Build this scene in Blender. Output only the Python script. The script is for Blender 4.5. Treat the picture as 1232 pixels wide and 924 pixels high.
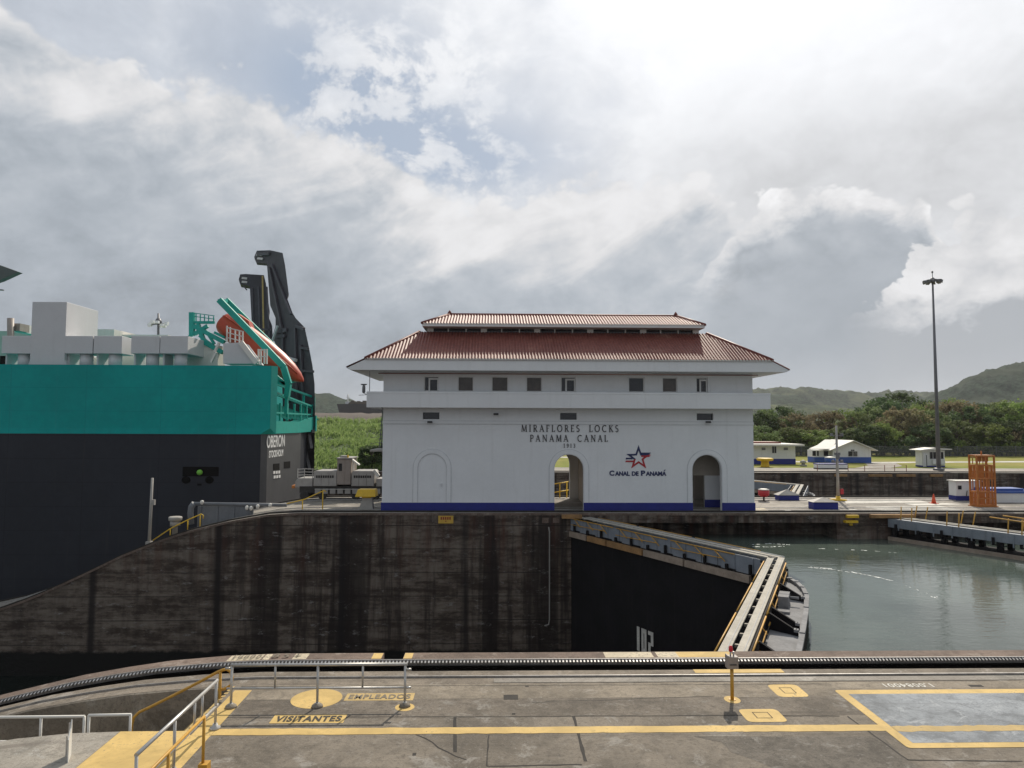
import bpy, bmesh, math, random
from mathutils import Vector, Matrix
R = math.radians
rnd = random.Random(11)
sc = bpy.context.scene
for o in list(bpy.data.objects):
    bpy.data.objects.remove(o)
COL = sc.collection
# ------------------------------------------------------------------ camera
IW, IH, F = 1232.0, 924.0, 830.0
CAMZ = 7.0
cam = bpy.data.cameras.new('camera')
camo = bpy.data.objects.new('camera', cam)
COL.objects.link(camo)
CM = Matrix.Rotation(R(-1.4), 4, 'Z') @ Matrix.Rotation(R(90 + 3.38), 4, 'X') @ Matrix.Rotation(R(0.2), 4, 'Z')
camo.matrix_world = Matrix.Translation((0, 0, CAMZ)) @ CM
cam.sensor_fit = 'HORIZONTAL'
cam.sensor_width = 36.0
cam.lens = F / IW * 36.0
cam.clip_start = 0.1
cam.clip_end = 20000
sc.camera = camo
M3 = CM.to_3x3()


def ray(px, py):
    return M3 @ Vector(((px - IW / 2) / F, (IH / 2 - py) / F, -1.0))


def G(px, py, z=0.0):          # where the sight line meets the level z
    d = ray(px, py)
    t = (z - CAMZ) / d.z
    return Vector((d.x * t, d.y * t, z))


def AY(px, py, Y):             # where it meets the upright plane y = Y
    d = ray(px, py)
    t = Y / d.y
    return Vector((d.x * t, Y, CAMZ + d.z * t))


# ------------------------------------------------------------------ sun, sky, exposure
SUN_AZ, SUN_EL = 21.0, 42.0
SDIR = Vector((math.sin(R(SUN_AZ)) * math.cos(R(SUN_EL)), math.cos(R(SUN_AZ)) * math.cos(R(SUN_EL)), math.sin(R(SUN_EL))))
sun = bpy.data.lights.new('sun', 'SUN')
sun.energy = 3.9
sun.angle = R(0.55)
sun.color = (1.0, 0.91, 0.77)
suno = bpy.data.objects.new('sun', sun)
COL.objects.link(suno)
suno.rotation_euler = SDIR.to_track_quat('Z', 'Y').to_euler()
sc.view_settings.view_transform = 'Standard'
sc.view_settings.look = 'None'
sc.view_settings.exposure = 0.0
sc.view_settings.gamma = 1.0
sc.view_settings.use_curve_mapping = False
sc.cycles.max_bounces = 8
sc.cycles.transparent_max_bounces = 16
sc.cycles.volume_bounces = 0
sc.cycles.use_adaptive_sampling = True

wd = bpy.data.worlds.new('World')
sc.world = wd
wd.use_nodes = True


class NG:                      # a short hand for node trees
    def __init__(s, nt):
        s.nt = nt

    def n(s, t, **kw):
        x = s.nt.nodes.new(t)
        for k, v in kw.items():
            setattr(x, k, v)
        return x

    def put(s, sock, v):
        if isinstance(v, bpy.types.NodeSocket):
            s.nt.links.new(v, sock)
        elif v is not None:
            if sock.type == 'RGBA' and not hasattr(v, '__len__'):
                v = (v, v, v, 1)
            elif sock.type == 'RGBA' and len(v) == 3:
                v = tuple(v) + (1,)
            sock.default_value = v

    def m(s, op, a, b=None, c=None, clamp=False):
        x = s.n('ShaderNodeMath', operation=op, use_clamp=clamp)
        s.put(x.inputs[0], a)
        s.put(x.inputs[1], b)
        s.put(x.inputs[2], c)
        return x.outputs[0]

    def ss(s, x, lo, hi, a=0.0, b=1.0):
        k = s.n('ShaderNodeMapRange', interpolation_type='SMOOTHSTEP')
        for i, v in enumerate((x, lo, hi, a, b)):
            s.put(k.inputs[i], v)
        return k.outputs[0]

    def lin(s, x, lo, hi, a=0.0, b=1.0):
        k = s.n('ShaderNodeMapRange')
        for i, v in enumerate((x, lo, hi, a, b)):
            s.put(k.inputs[i], v)
        return k.outputs[0]

    def xyz(s, x, y, z=0.0):
        k = s.n('ShaderNodeCombineXYZ')
        s.put(k.inputs[0], x); s.put(k.inputs[1], y); s.put(k.inputs[2], z)
        return k.outputs[0]

    def sep(s, v):
        k = s.n('ShaderNodeSeparateXYZ')
        s.put(k.inputs[0], v)
        return k.outputs

    def vm(s, op, a, b=None):
        k = s.n('ShaderNodeVectorMath', operation=op)
        s.put(k.inputs[0], a); s.put(k.inputs[1], b)
        return k.outputs[1] if op == 'DOT_PRODUCT' else k.outputs[0]

    def noise(s, v, scale, detail=4.0, rough=0.55, dist=0.0):
        k = s.n('ShaderNodeTexNoise')
        s.put(k.inputs['Vector'], v)
        k.inputs['Scale'].default_value = scale
        k.inputs['Detail'].default_value = detail
        k.inputs['Roughness'].default_value = rough
        k.inputs['Distortion'].default_value = dist
        return k.outputs[0]

    def mix(s, a, b, f):
        k = s.n('ShaderNodeMix', data_type='RGBA')
        s.put(k.inputs[0], f); s.put(k.inputs[6], a); s.put(k.inputs[7], b)
        return k.outputs[2]

    def curve(s, x, pts):      # pts in 0..1, ascending
        k = s.n('ShaderNodeFloatCurve')
        cv = k.mapping.curves[0]
        k.mapping.use_clip = False
        while len(cv.points) < len(pts):
            cv.points.new(0.5, 0.5)
        for p, q in zip(cv.points, pts):
            p.location = q
            p.handle_type = 'AUTO'
        k.mapping.update()
        s.put(k.inputs[1], x)
        return k.outputs[0]


def SK(px, py):                # sight line -> azimuth, elevation
    d = ray(px, py).normalized()
    return math.atan2(d.x, d.y), math.asin(d.z)


def build_world():
    g = NG(wd.node_tree)
    nt = wd.node_tree
    for x in list(nt.nodes):
        nt.nodes.remove(x)
    tc = g.n('ShaderNodeTexCoord')
    D = tc.outputs['Generated']
    X, Y, Z = g.sep(D)
    a = g.m('ARCTAN2', X, Y)
    e = g.m('ARCSINE', g.m('MINIMUM', g.m('MAXIMUM', Z, -1.0), 1.0))
    sky = g.n('ShaderNodeTexSky')
    sky.sky_type = 'NISHITA'
    sky.sun_disc = False
    sky.sun_elevation = R(SUN_EL)
    sky.sun_rotation = R(SUN_AZ)
    sky.air_density = 1.0
    sky.dust_density = 2.0
    S = 10.0                                      # the background runs at a tenth
    # soft warp of the sky coordinates by noise, so every edge billows
    v0 = g.xyz(a, g.m('MULTIPLY', e, 1.35), 3.7)
    nbig = g.noise(v0, 2.2, 5, 0.55, 0.6)
    nmid = g.noise(v0, 7.0, 6, 0.6, 0.4)
    nfine = g.noise(v0, 19.0, 7, 0.62, 0.25)
    cs, sn = math.cos(R(-24)), math.sin(R(-24))
    ar = g.m('SUBTRACT', g.m('MULTIPLY', a, cs), g.m('MULTIPLY', e, sn))
    er = g.m('ADD', g.m('MULTIPLY', a, sn), g.m('MULTIPLY', e, cs))
    nstr = g.noise(g.xyz(g.m('MULTIPLY', ar, 2.2), g.m('MULTIPLY', er, 7.0), 8.2), 1.6, 6, 0.55, 0.5)
    def billow(sc_, det):
        nb = g.m('ABSOLUTE', g.m('SUBTRACT', g.noise(v0, sc_, det, 0.5, 0.15), 0.5))
        return g.m('MULTIPLY', nb, 4.0)            # 0 in the creases, about 1 on the puffs
    bil = g.m('ADD', g.m('MULTIPLY', billow(8.0, 2), 0.6), g.m('MULTIPLY', billow(21.0, 3), 0.4))
    bumps = g.m('ADD', g.m('MULTIPLY', g.m('SUBTRACT', nmid, 0.5), 0.12), g.m('ADD', g.m('MULTIPLY', g.m('SUBTRACT', nfine, 0.5), 0.07), g.m('MULTIPLY', g.m('SUBTRACT', bil, 0.45), -0.045)))

    puffs = g.m('ADD', g.m('MULTIPLY', g.m('SUBTRACT', nmid, 0.5), 0.05), g.m('ADD', g.m('MULTIPLY', g.m('SUBTRACT', nfine, 0.5), 0.05), g.m('MULTIPLY', g.m('SUBTRACT', bil, 0.42), -0.05)))

    def gauss(px, py, sx, sy):
        a0, e0 = SK(px, py)
        u = g.m('DIVIDE', g.m('SUBTRACT', a, a0), sx / F)
        w = g.m('DIVIDE', g.m('SUBTRACT', e, e0), sy / F)
        q = g.m('ADD', g.m('MULTIPLY', u, u), g.m('MULTIPLY', w, w))
        return g.m('EXPONENT', g.m('MULTIPLY', q, -1.0))

    un = g.lin(a, -0.8, 0.8)

    def edge(pts):                                # height above a cloud's upper outline
        q = [SK(*p) for p in pts]
        return g.m('SUBTRACT', e, g.curve(un, [((x + 0.8) / 1.6, y) for x, y in q]))

    # 0: clear sky with thin veil
    base = g.vm('SCALE', sky.outputs[0], None)
    base.node.inputs['Scale'].default_value = 0.62
    col = g.mix(base, tuple(S * c for c in (0.46, 0.545, 0.67)), 0.75)
    glow = g.m('MAXIMUM', g.vm('DOT_PRODUCT', D, tuple(SDIR)), 0.0)
    glow1 = g.m('POWER', glow, 7.0)
    # 1: bright veil of high cloud, thick towards the sun
    veil = g.ss(g.m('ADD', g.m('ADD', nbig, g.m('MULTIPLY', nmid, 0.5)), g.m('MULTIPLY', a, 0.6)), 0.5, 0.85)
    blue = g.m('MULTIPLY', g.m('ADD', gauss(425, 105, 125, 60), g.m('MULTIPLY', gauss(540, 190, 120, 40), 0.9)), g.ss(g.m('ADD', nmid, g.m('MULTIPLY', g.m('SUBTRACT', nfine, 0.5), 0.7)), 0.60, 0.44))
    veil = g.m('MULTIPLY', g.m('ADD', g.m('MULTIPLY', veil, 0.5), 0.5), g.m('SUBTRACT', 1.0, g.m('MINIMUM', g.m('MULTIPLY', blue, 1.35), 1.0)))
    calm = g.m('SUBTRACT', 1.0, g.m('MULTIPLY', glow1, 0.9))
    vb = g.m('ADD', g.m('ADD', 0.70, g.m('MULTIPLY', g.m('MULTIPLY', g.m('SUBTRACT', nmid, 0.5), 0.5), calm)), g.m('MULTIPLY', g.m('POWER', glow, 9.0), 0.42))
    vb = g.m('ADD', vb, g.m('MULTIPLY', g.m('MULTIPLY', g.m('SUBTRACT', nfine, 0.5), 0.4), calm))
    vb = g.m('ADD', vb, g.m('MULTIPLY', g.m('SUBTRACT', nbig, 0.5), 0.10))
    vb = g.m('ADD', vb, g.m('MULTIPLY', gauss(1020, 215, 260, 75), -0.20))
    vb = g.m('MULTIPLY', vb, S)
    vcol = g.n('ShaderNodeCombineColor')
    g.put(vcol.inputs[0], g.m('MULTIPLY', vb, 0.985)); g.put(vcol.inputs[1], vb); g.put(vcol.inputs[2], g.m('MULTIPLY', vb, 1.03))
    col = g.mix(col, vcol.outputs[0], veil)

    def grey(v, cool):
        cool = g.m('MULTIPLY', g.ss(v, 0.80, 0.40), cool)          # only the shaded parts of a cloud are bluish
        v = g.m('MULTIPLY', v, S)
        k = g.n('ShaderNodeCombineColor')
        g.put(k.inputs[0], g.m('MULTIPLY', v, g.m('MULTIPLY_ADD', cool, -0.095, 1.0))); g.put(k.inputs[1], v); g.put(k.inputs[2], g.m('MULTIPLY', v, g.m('MULTIPLY_ADD', cool, 0.10, 1.015)))
        return k.outputs[0]

    # 2: the long bank from upper left to the middle, bright at its top, grey below
    h = g.m('ADD', edge([(-200, -20), (0, 20), (120, 60), (250, 95), (330, 128), (400, 150), (460, 185), (520, 218), (600, 238), (680, 226), (740, 212), (790, 203), (850, 214), (895, 262), (960, 300), (1100, 320), (1400, 330)]), bumps)
    mask = g.ss(h, 0.010, -0.012)
    shade = g.ss(h, -0.20, 0.0)
    shade2 = g.ss(g.m('ADD', h, g.m('MULTIPLY', g.m('SUBTRACT', nstr, 0.5), 0.45)), -0.15, 0.035)
    br = g.m('ADD', g.m('ADD', 0.475, g.m('MULTIPLY', shade2, 0.26)), g.m('MULTIPLY', g.m('SUBTRACT', nstr, 0.5), 0.26))
    br = g.m('ADD', br, g.m('MULTIPLY', shade, 0.06))
    br = g.m('ADD', br, g.m('MULTIPLY', g.m('SUBTRACT', nfine, 0.5), 0.26))
    br = g.m('ADD', br, g.m('MULTIPLY', g.m('MULTIPLY', g.m('SUBTRACT', bil, 0.4), g.ss(h, -0.11, 0.0)), 0.34))
    br = g.m('ADD', br, g.m('MULTIPLY', gauss(560, 290, 330, 60), 0.05))
    br = g.m('ADD', br, g.m('MULTIPLY', glow1, 0.16))
    br = g.m('ADD', br, g.m('MULTIPLY', gauss(260, 380, 260, 70), -0.10))
    br = g.m('SMOOTH_MIN', g.m('MAXIMUM', br, 0.31), 0.86, 0.25)
    col = g.mix(col, grey(br, 1.0), mask)
    # 3: the big cumulus right of the middle
    h = g.m('ADD', edge([(600, 430), (760, 380), (830, 335), (862, 308), (885, 275), (915, 250), (950, 232), (1000, 224), (1050, 225), (1088, 234), (1118, 258), (1140, 300), (1170, 330), (1300, 360)]), g.m('SUBTRACT', g.m('MULTIPLY', puffs, 0.8), 0.004))
    mask = g.ss(h, 0.004, -0.004)
    rim = g.ss(g.m('ADD', h, g.m('MULTIPLY', g.m('SUBTRACT', nfine, 0.5), 0.05)), -0.05, 0.0)
    br = g.m('ADD', g.m('ADD', 0.455, g.m('MULTIPLY', rim, 0.33)), g.m('MULTIPLY', g.m('SUBTRACT', nmid, 0.5), 0.14))
    br = g.m('ADD', br, g.m('MULTIPLY', g.m('MULTIPLY', g.m('SUBTRACT', bil, 0.4), g.ss(h, -0.13, 0.0)), 0.42))
    br = g.m('ADD', br, g.m('MULTIPLY', g.ss(g.m('ADD', h, g.m('MULTIPLY', g.m('SUBTRACT', nmid, 0.5), 0.12)), -0.14, 0.0), 0.07))
    br = g.m('ADD', br, g.m('MULTIPLY', g.m('SUBTRACT', nstr, 0.5), 0.12))
    br = g.m('ADD', br, g.m('MULTIPLY', g.m('SUBTRACT', nfine, 0.5), 0.07))
    col = g.mix(col, grey(br, 0.85), g.m('MULTIPLY', mask, g.ss(a, SK(800, 300)[0], SK(905, 300)[0])))
    # 4: the bright heap at the far right
    h = g.m('ADD', edge([(900, 430), (1000, 392), (1035, 372), (1060, 356), (1080, 350), (1092, 316), (1112, 298), (1140, 284), (1165, 250), (1190, 246), (1232, 230), (1400, 200)]), g.m('SUBTRACT', g.m('MULTIPLY', puffs, 2.3), 0.008))
    mask = g.ss(h, 0.006, -0.008)
    fade = g.ss(g.m('ADD', e, g.m('MULTIPLY', puffs, 1.2)), SK(1180, 400)[1], SK(1180, 350)[1])
    br = g.m('ADD', 0.76, g.m('MULTIPLY', g.m('SUBTRACT', nmid, 0.5), 0.45))
    br = g.m('ADD', br, g.m('MULTIPLY', g.m('SUBTRACT', nfine, 0.5), 0.3))
    br = g.m('ADD', br, g.m('MULTIPLY', g.m('SUBTRACT', bil, 0.4), 0.22))
    br = g.m('ADD', g.m('MULTIPLY', br, fade), g.m('MULTIPLY', g.m('SUBTRACT', 1.0, fade), 0.43))
    br = g.m('MINIMUM', g.m('MAXIMUM', br, 0.47), 0.84)
    col = g.mix(col, grey(br, 0.6), g.m('MULTIPLY', mask, g.ss(a, SK(1000, 300)[0], SK(1075, 300)[0])))
    # 5: grey murk towards the horizon
    mk = g.m('MULTIPLY', g.ss(g.m('ADD', e, g.m('MULTIPLY', g.m('SUBTRACT', nmid, 0.5), 0.09)), 0.105, 0.03), 0.7)
    mb = g.m('ADD', g.lin(a, -0.5, 0.5, 0.36, 0.55), g.m('MULTIPLY', g.m('SUBTRACT', nstr, 0.5), 0.22))
    mb = g.m('ADD', mb, g.m('MULTIPLY', g.m('SUBTRACT', nmid, 0.5), 0.12))
    col = g.mix(col, grey(mb, 0.7), mk)
    # behind the camera: plain broken cloud
    back = g.ss(Y, 0.25, -0.15)
    bk = grey(g.m('ADD', 0.46, g.m('MULTIPLY', g.m('SUBTRACT', nbig, 0.5), 0.5)), 1.0)
    col = g.mix(col, bk, back)
    col = g.mix(col, tuple(S * c for c in (0.16, 0.155, 0.14)), g.ss(Z, 0.0, -0.06))
    bg = g.n('ShaderNodeBackground')
    bg.inputs['Strength'].default_value = 0.1
    g.put(bg.inputs['Color'], col)
    out = g.n('ShaderNodeOutputWorld')
    nt.links.new(bg.outputs[0], out.inputs[0])


build_world()

# ------------------------------------------------------------------ materials


def newmat(name):
    m = bpy.data.materials.new(name)
    m.use_nodes = True
    nt = m.node_tree
    for x in list(nt.nodes):
        nt.nodes.remove(x)
    g = NG(nt)
    out = g.n('ShaderNodeOutputMaterial')
    b = g.n('ShaderNodeBsdfPrincipled')
    nt.links.new(b.outputs[0], out.inputs[0])
    geo = g.n('ShaderNodeNewGeometry')
    return m, g, b, geo.outputs['Position'], out


def sc3(c, k):
    return tuple(max(0.0, min(1.0, x * k)) for x in c)


def pm(name, col, rough=0.6, var=0.14, scale=1.2, metal=0.0, bump=0.0, bscale=12.0, grime=0.0, gcol=(0.05, 0.04, 0.03), spec=0.5, streak=False):
    m, g, b, P, out = newmat(name)
    n1 = g.noise(P, scale, 6, 0.6)
    n2 = g.noise(P, scale * 9, 4, 0.6)
    f = g.m('ADD', g.m('MULTIPLY', n1, 0.65), g.m('MULTIPLY', n2, 0.35))
    c = g.mix(sc3(col, 1 - var), sc3(col, 1 + var), g.ss(f, 0.3, 0.7))
    if grime > 0:
        if streak:
            x, y, z = g.sep(P)
            gn = g.noise(g.xyz(g.m('MULTIPLY', x, 2.6), g.m('MULTIPLY', y, 2.6), g.m('MULTIPLY', z, 0.16)), 1.0, 6, 0.65)
        else:
            gn = g.noise(P, scale * 2.3, 7, 0.68, 0.6)
        c = g.mix(c, gcol, g.m('MULTIPLY', g.ss(gn, 0.5, 0.8), grime))
    g.put(b.inputs['Base Color'], c)
    b.inputs['Roughness'].default_value = rough
    b.inputs['Metallic'].default_value = metal
    b.inputs['Specular IOR Level'].default_value = spec
    if bump > 0:
        bn = g.n('ShaderNodeBump')
        bn.inputs['Strength'].default_value = bump
        bn.inputs['Distance'].default_value = 0.05
        g.put(bn.inputs['Height'], g.noise(P, bscale, 5, 0.65))
        g.put(b.inputs['Normal'], bn.outputs[0])
    return m


def concrete(name, col, dark=(0.05, 0.045, 0.04), light=None, patch=0.6, scale=0.35, seed=0.0):
    m, g, b, P, out = newmat(name)
    P = g.vm('ADD', P, (seed, seed * 0.7, 0))
    light = light or sc3(col, 1.6)
    big = g.noise(P, scale, 7, 0.62, 0.4)
    mid = g.noise(P, scale * 5, 8, 0.68, 0.3)
    fin = g.noise(P, 14, 6, 0.7)
    gr = g.noise(P, 23, 3, 0.75)
    c = g.mix(sc3(col, 0.62), sc3(col, 1.35), g.ss(g.m('ADD', g.m('MULTIPLY', big, 0.5), g.m('MULTIPLY', mid, 0.5)), 0.38, 0.62))
    c = g.mix(c, dark, g.m('MULTIPLY', g.ss(mid, 0.50, 0.66), patch))
    c = g.mix(c, light, g.m('MULTIPLY', g.ss(g.noise(P, scale * 2.6, 8, 0.75, 0.6), 0.54, 0.64), 0.7))
    c = g.mix(c, dark, g.m('MULTIPLY', g.ss(fin, 0.50, 0.68), 0.55))
    c = g.mix(c, light, g.m('MULTIPLY', g.ss(g.noise(P, 5.5, 7, 0.72, 0.5), 0.56, 0.7), 0.45))
    c = g.mix(c, light, g.m('MULTIPLY', g.ss(gr, 0.56, 0.72), 0.55))
    c = g.mix(c, dark, g.m('MULTIPLY', g.ss(g.noise(P, 31, 3, 0.75), 0.56, 0.72), 0.5))
    # tyre and wheel marks along the wall
    tx, ty, tz = g.sep(P)
    tm = g.noise(g.xyz(g.m('MULTIPLY', tx, 0.09), g.m('MULTIPLY', ty, 2.4), 0.0), 1.0, 7, 0.68, 0.15)
    c = g.mix(c, dark, g.m('MULTIPLY', g.ss(tm, 0.53, 0.68), 0.5))
    # hair cracks
    vo = g.n('ShaderNodeTexVoronoi', feature='DISTANCE_TO_EDGE')
    g.put(vo.inputs['Vector'], g.vm('ADD', P, g.vm('SCALE', g.vm('SUBTRACT', g.xyz(mid, big, fin), (0.5, 0.5, 0.5)), None)))
    vo.inputs['Scale'].default_value = 0.33
    crack = g.m('MULTIPLY', g.ss(vo.outputs[0], 0.006, 0.0), g.ss(big, 0.45, 0.6))
    c = g.mix(c, sc3(dark, 0.6), g.m('MULTIPLY', crack, 0.8))
    g.put(b.inputs['Base Color'], c)
    b.inputs['Roughness'].default_value = 0.85
    b.inputs['Specular IOR Level'].default_value = 0.3
    bn = g.n('ShaderNodeBump')
    bn.inputs['Strength'].default_value = 0.5
    bn.inputs['Distance'].default_value = 0.03
    g.put(bn.inputs['Height'], g.m('ADD', fin, g.m('MULTIPLY', mid, 0.6)))
    g.put(b.inputs['Normal'], bn.outputs[0])
    return m


def paint_on_concrete(name, col, wear=0.55, seed=0.0):
    m, g, b, P, out = newmat(name)
    P2 = g.vm('ADD', P, (seed, 0, 0))
    wear -= 0.045
    n1 = g.noise(P2, 0.9, 7, 0.65, 0.5)
    n2 = g.noise(P2, 11, 7, 0.72)
    c = g.mix(sc3(col, 0.8), sc3(col, 1.12), g.ss(n1, 0.3, 0.7))
    w = g.ss(g.m('ADD', g.m('MULTIPLY', n2, 0.7), g.m('MULTIPLY', n1, 0.3)), wear, wear + 0.1)
    c = g.mix(c, (0.14, 0.125, 0.105), g.m('MULTIPLY', w, 0.75))
    c = g.mix(c, sc3(col, 0.55), g.m('MULTIPLY', g.ss(g.noise(P2, 3.0, 8, 0.7, 0.8), 0.52, 0.72), 0.4))
    g.put(b.inputs['Base Color'], c)
    b.inputs['Roughness'].default_value = 0.75
    b.inputs['Specular IOR Level'].default_value = 0.3
    return m


def wallmat(name, a=(0.055, 0.040, 0.031), bcol=(0.20, 0.165, 0.133), tide=-10.6, seed=0.0):
    m, g, b, P, out = newmat(name)
    x, y, z = g.sep(P)
    x = g.m('ADD', x, seed)
    xy = g.m('ADD', x, y)
    st = g.noise(g.xyz(g.m('MULTIPLY', xy, 0.75), 0.0, g.m('MULTIPLY', z, 0.05)), 1.0, 7, 0.7, 0.0)
    st2 = g.noise(g.xyz(g.m('MULTIPLY', xy, 0.26), 4.0, g.m('MULTIPLY', z, 0.01)), 1.0, 4, 0.65, 0.0)
    hz = g.noise(g.xyz(g.m('MULTIPLY', xy, 0.16), 9.0, g.m('MULTIPLY', z, 1.3)), 1.0, 8, 0.72, 0.2)
    bl = g.noise(g.xyz(g.m('MULTIPLY', xy, 0.55), 2.0, g.m('MULTIPLY', z, 0.9)), 1.0, 9, 0.76, 0.2)
    c = g.mix(a, bcol, g.ss(g.m('ADD', g.m('MULTIPLY', hz, 0.55), g.m('MULTIPLY', bl, 0.45)), 0.42, 0.58))
    wet = g.ss(g.m('SUBTRACT', x, seed), -26.0, -16.0, 0.35, 1.0)      # the reach under the house weeps most
    c = g.mix(c, (0.03, 0.021, 0.018), g.m('MULTIPLY', g.m('MULTIPLY', g.ss(st, 0.46, 0.62), 0.85), wet))
    c = g.mix(c, (0.018, 0.013, 0.012), g.m('MULTIPLY', g.m('MULTIPLY', g.ss(st2, 0.52, 0.58), 0.8), wet))
    # salts and scraped patches
    sp = g.noise(g.xyz(g.m('MULTIPLY', xy, 0.75), 17.0, g.m('MULTIPLY', z, 1.9)), 1.0, 9, 0.78, 0.1)
    c = g.mix(c, (0.30, 0.285, 0.27), g.m('MULTIPLY', g.ss(sp, 0.56, 0.66), 0.72))
    # rust bleeding from the crest
    rs = g.noise(g.xyz(g.m('MULTIPLY', xy, 1.3), 30.0, g.m('MULTIPLY', z, 0.1)), 1.0, 6, 0.7)
    c = g.mix(c, (0.085, 0.036, 0.024), g.m('MULTIPLY', g.m('MULTIPLY', g.ss(rs, 0.45, 0.7), g.ss(z, -7.5, -1.0)), 0.7))
    # casting lifts and vertical joints
    fz = g.m('FRACT', g.m('DIVIDE', g.m('ADD', z, g.m('MULTIPLY', bl, 0.08)), 1.83))
    ln = g.m('MULTIPLY', g.ss(g.m('ABSOLUTE', g.m('SUBTRACT', fz, 0.5)), 0.03, 0.008), g.ss(hz, 0.35, 0.6))
    c = g.mix(c, (0.018, 0.015, 0.014), g.m('MULTIPLY', ln, 0.85))
    fx = g.m('FRACT', g.m('DIVIDE', xy, 9.6))
    lx = g.ss(g.m('ABSOLUTE', g.m('SUBTRACT', fx, 0.5)), 0.045, 0.01)
    c = g.mix(c, (0.018, 0.014, 0.014), g.m('MULTIPLY', g.m('MULTIPLY', lx, g.ss(st2, 0.36, 0.5)), 0.9))
    # weed-blackened wet band under the high-water mark
    td = g.m('ADD', z, g.m('ADD', g.m('MULTIPLY', g.m('SUBTRACT', bl, 0.5), 0.5), g.m('MULTIPLY', g.m('SUBTRACT', st, 0.5), 0.7)))
    c = g.mix(c, (0.009, 0.009, 0.008), g.ss(td, tide + 0.15, tide - 0.15))
    g.put(b.inputs['Base Color'], c)
    b.inputs['Roughness'].default_value = 0.8
    b.inputs['Specular IOR Level'].default_value = 0.25
    bn = g.n('ShaderNodeBump')
    bn.inputs['Strength'].default_value = 0.6
    bn.inputs['Distance'].default_value = 0.06
    g.put(bn.inputs['Height'], g.m('ADD', bl, g.m('MULTIPLY', sp, 0.6)))
    g.put(b.inputs['Normal'], bn.outputs[0])
    return m


def watermat(name, body, rough=0.06, scale=1.0, amp=0.25):
    m, g, b, P, out = newmat(name)
    x, y, z = g.sep(P)
    V = g.xyz(g.m('ADD', g.m('MULTIPLY', x, 0.42), g.m('MULTIPLY', y, 0.12)), y, 0.0)
    n1 = g.noise(V, 0.55 * scale, 5, 0.6, 0.5)
    n2 = g.noise(V, 2.4 * scale, 4, 0.6, 0.3)
    n3 = g.noise(V, 0.06 * scale, 3, 0.5)
    calm = g.ss(n3, 0.35, 0.65, 0.35, 1.0)
    g.put(b.inputs['Base Color'], g.mix(sc3(body, 0.75), sc3(body, 1.25), g.ss(g.noise(P, 0.12, 4, 0.6), 0.3, 0.7)))
    b.inputs['Roughness'].default_value = rough
    b.inputs['IOR'].default_value = 1.33
    bn = g.n('ShaderNodeBump')
    bn.inputs['Distance'].default_value = 0.1
    g.put(bn.inputs['Strength'], g.m('MULTIPLY', calm, amp))
    g.put(bn.inputs['Height'], g.m('ADD', g.m('MULTIPLY', n1, 0.6), g.m('MULTIPLY', n2, 0.4)))
    g.put(b.inputs['Normal'], bn.outputs[0])
    return m


def leafmat(name, c1, c2, c3=None):
    m, g, b, P, out = newmat(name)
    oi = g.n('ShaderNodeObjectInfo')
    n1 = g.noise(P, 0.35, 4, 0.6)
    n2 = g.noise(P, 2.2, 3, 0.65)
    c = g.mix(c1, c2, g.ss(g.m('ADD', g.m('MULTIPLY', n1, 0.6), g.m('MULTIPLY', n2, 0.4)), 0.35, 0.65))
    if c3:
        c = g.mix(c, c3, g.m('MULTIPLY', g.ss(n2, 0.5, 0.7), 0.6))
    hs = g.n('ShaderNodeHueSaturation')
    g.put(hs.inputs['Color'], c)
    g.put(hs.inputs['Value'], g.lin(oi.outputs['Random'], 0, 1, 0.75, 1.25))
    g.put(hs.inputs['Hue'], g.lin(oi.outputs['Random'], 0, 1, 0.485, 0.515))
    g.put(b.inputs['Base Color'], hs.outputs[0])
    b.inputs['Roughness'].default_value = 0.7
    b.inputs['Specular IOR Level'].default_value = 0.2
    tr = g.n('ShaderNodeBsdfTranslucent')
    g.put(tr.inputs[0], hs.outputs[0])
    mx = g.n('ShaderNodeMixShader')
    mx.inputs[0].default_value = 0.45
    g.nt.links.new(b.outputs[0], mx.inputs[1]); g.nt.links.new(tr.outputs[0], mx.inputs[2])
    g.nt.links.new(mx.outputs[0], out.inputs[0])
    return m


MT = {}
MT['plaza'] = concrete('plaza_concrete', (0.19, 0.163, 0.13), dark=(0.055, 0.047, 0.04), light=(0.30, 0.28, 0.25), patch=0.55)
MT['track'] = concrete('track_concrete', (0.22, 0.185, 0.145), dark=(0.06, 0.05, 0.042), light=(0.36, 0.33, 0.29), patch=0.5, seed=31)
MT['coping'] = concrete('coping_concrete', (0.17, 0.125, 0.10), dark=(0.06, 0.04, 0.03), light=(0.32, 0.27, 0.23), patch=0.6, seed=57)
MT['deck'] = concrete('deck_concrete', (0.30, 0.275, 0.24), dark=(0.12, 0.1, 0.085), light=(0.5, 0.47, 0.42), patch=0.45, scale=0.12, seed=83)
MT['palepatch'] = concrete('new_concrete', (0.52, 0.50, 0.45), dark=(0.3, 0.28, 0.25), light=(0.66, 0.64, 0.6), patch=0.3, scale=0.2)
MT['bluegrey'] = concrete('blue_grey_hatch_paint', (0.27, 0.29, 0.31), dark=(0.15, 0.155, 0.16), light=(0.42, 0.44, 0.46), patch=0.4, scale=0.5, seed=12)
MT['ramp'] = concrete('ramp_concrete', (0.30, 0.275, 0.235), dark=(0.12, 0.1, 0.085), light=(0.46, 0.45, 0.42), patch=0.4, scale=0.3, seed=5)
MT['wall'] = wallmat('lock_wall_concrete')
MT['wallfar'] = wallmat('far_wall_concrete', seed=40.0)
MT['pit'] = concrete('retaining_concrete', (0.25, 0.215, 0.17), dark=(0.09, 0.075, 0.06), light=(0.36, 0.33, 0.28), patch=0.6, scale=0.4, seed=99)
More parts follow.
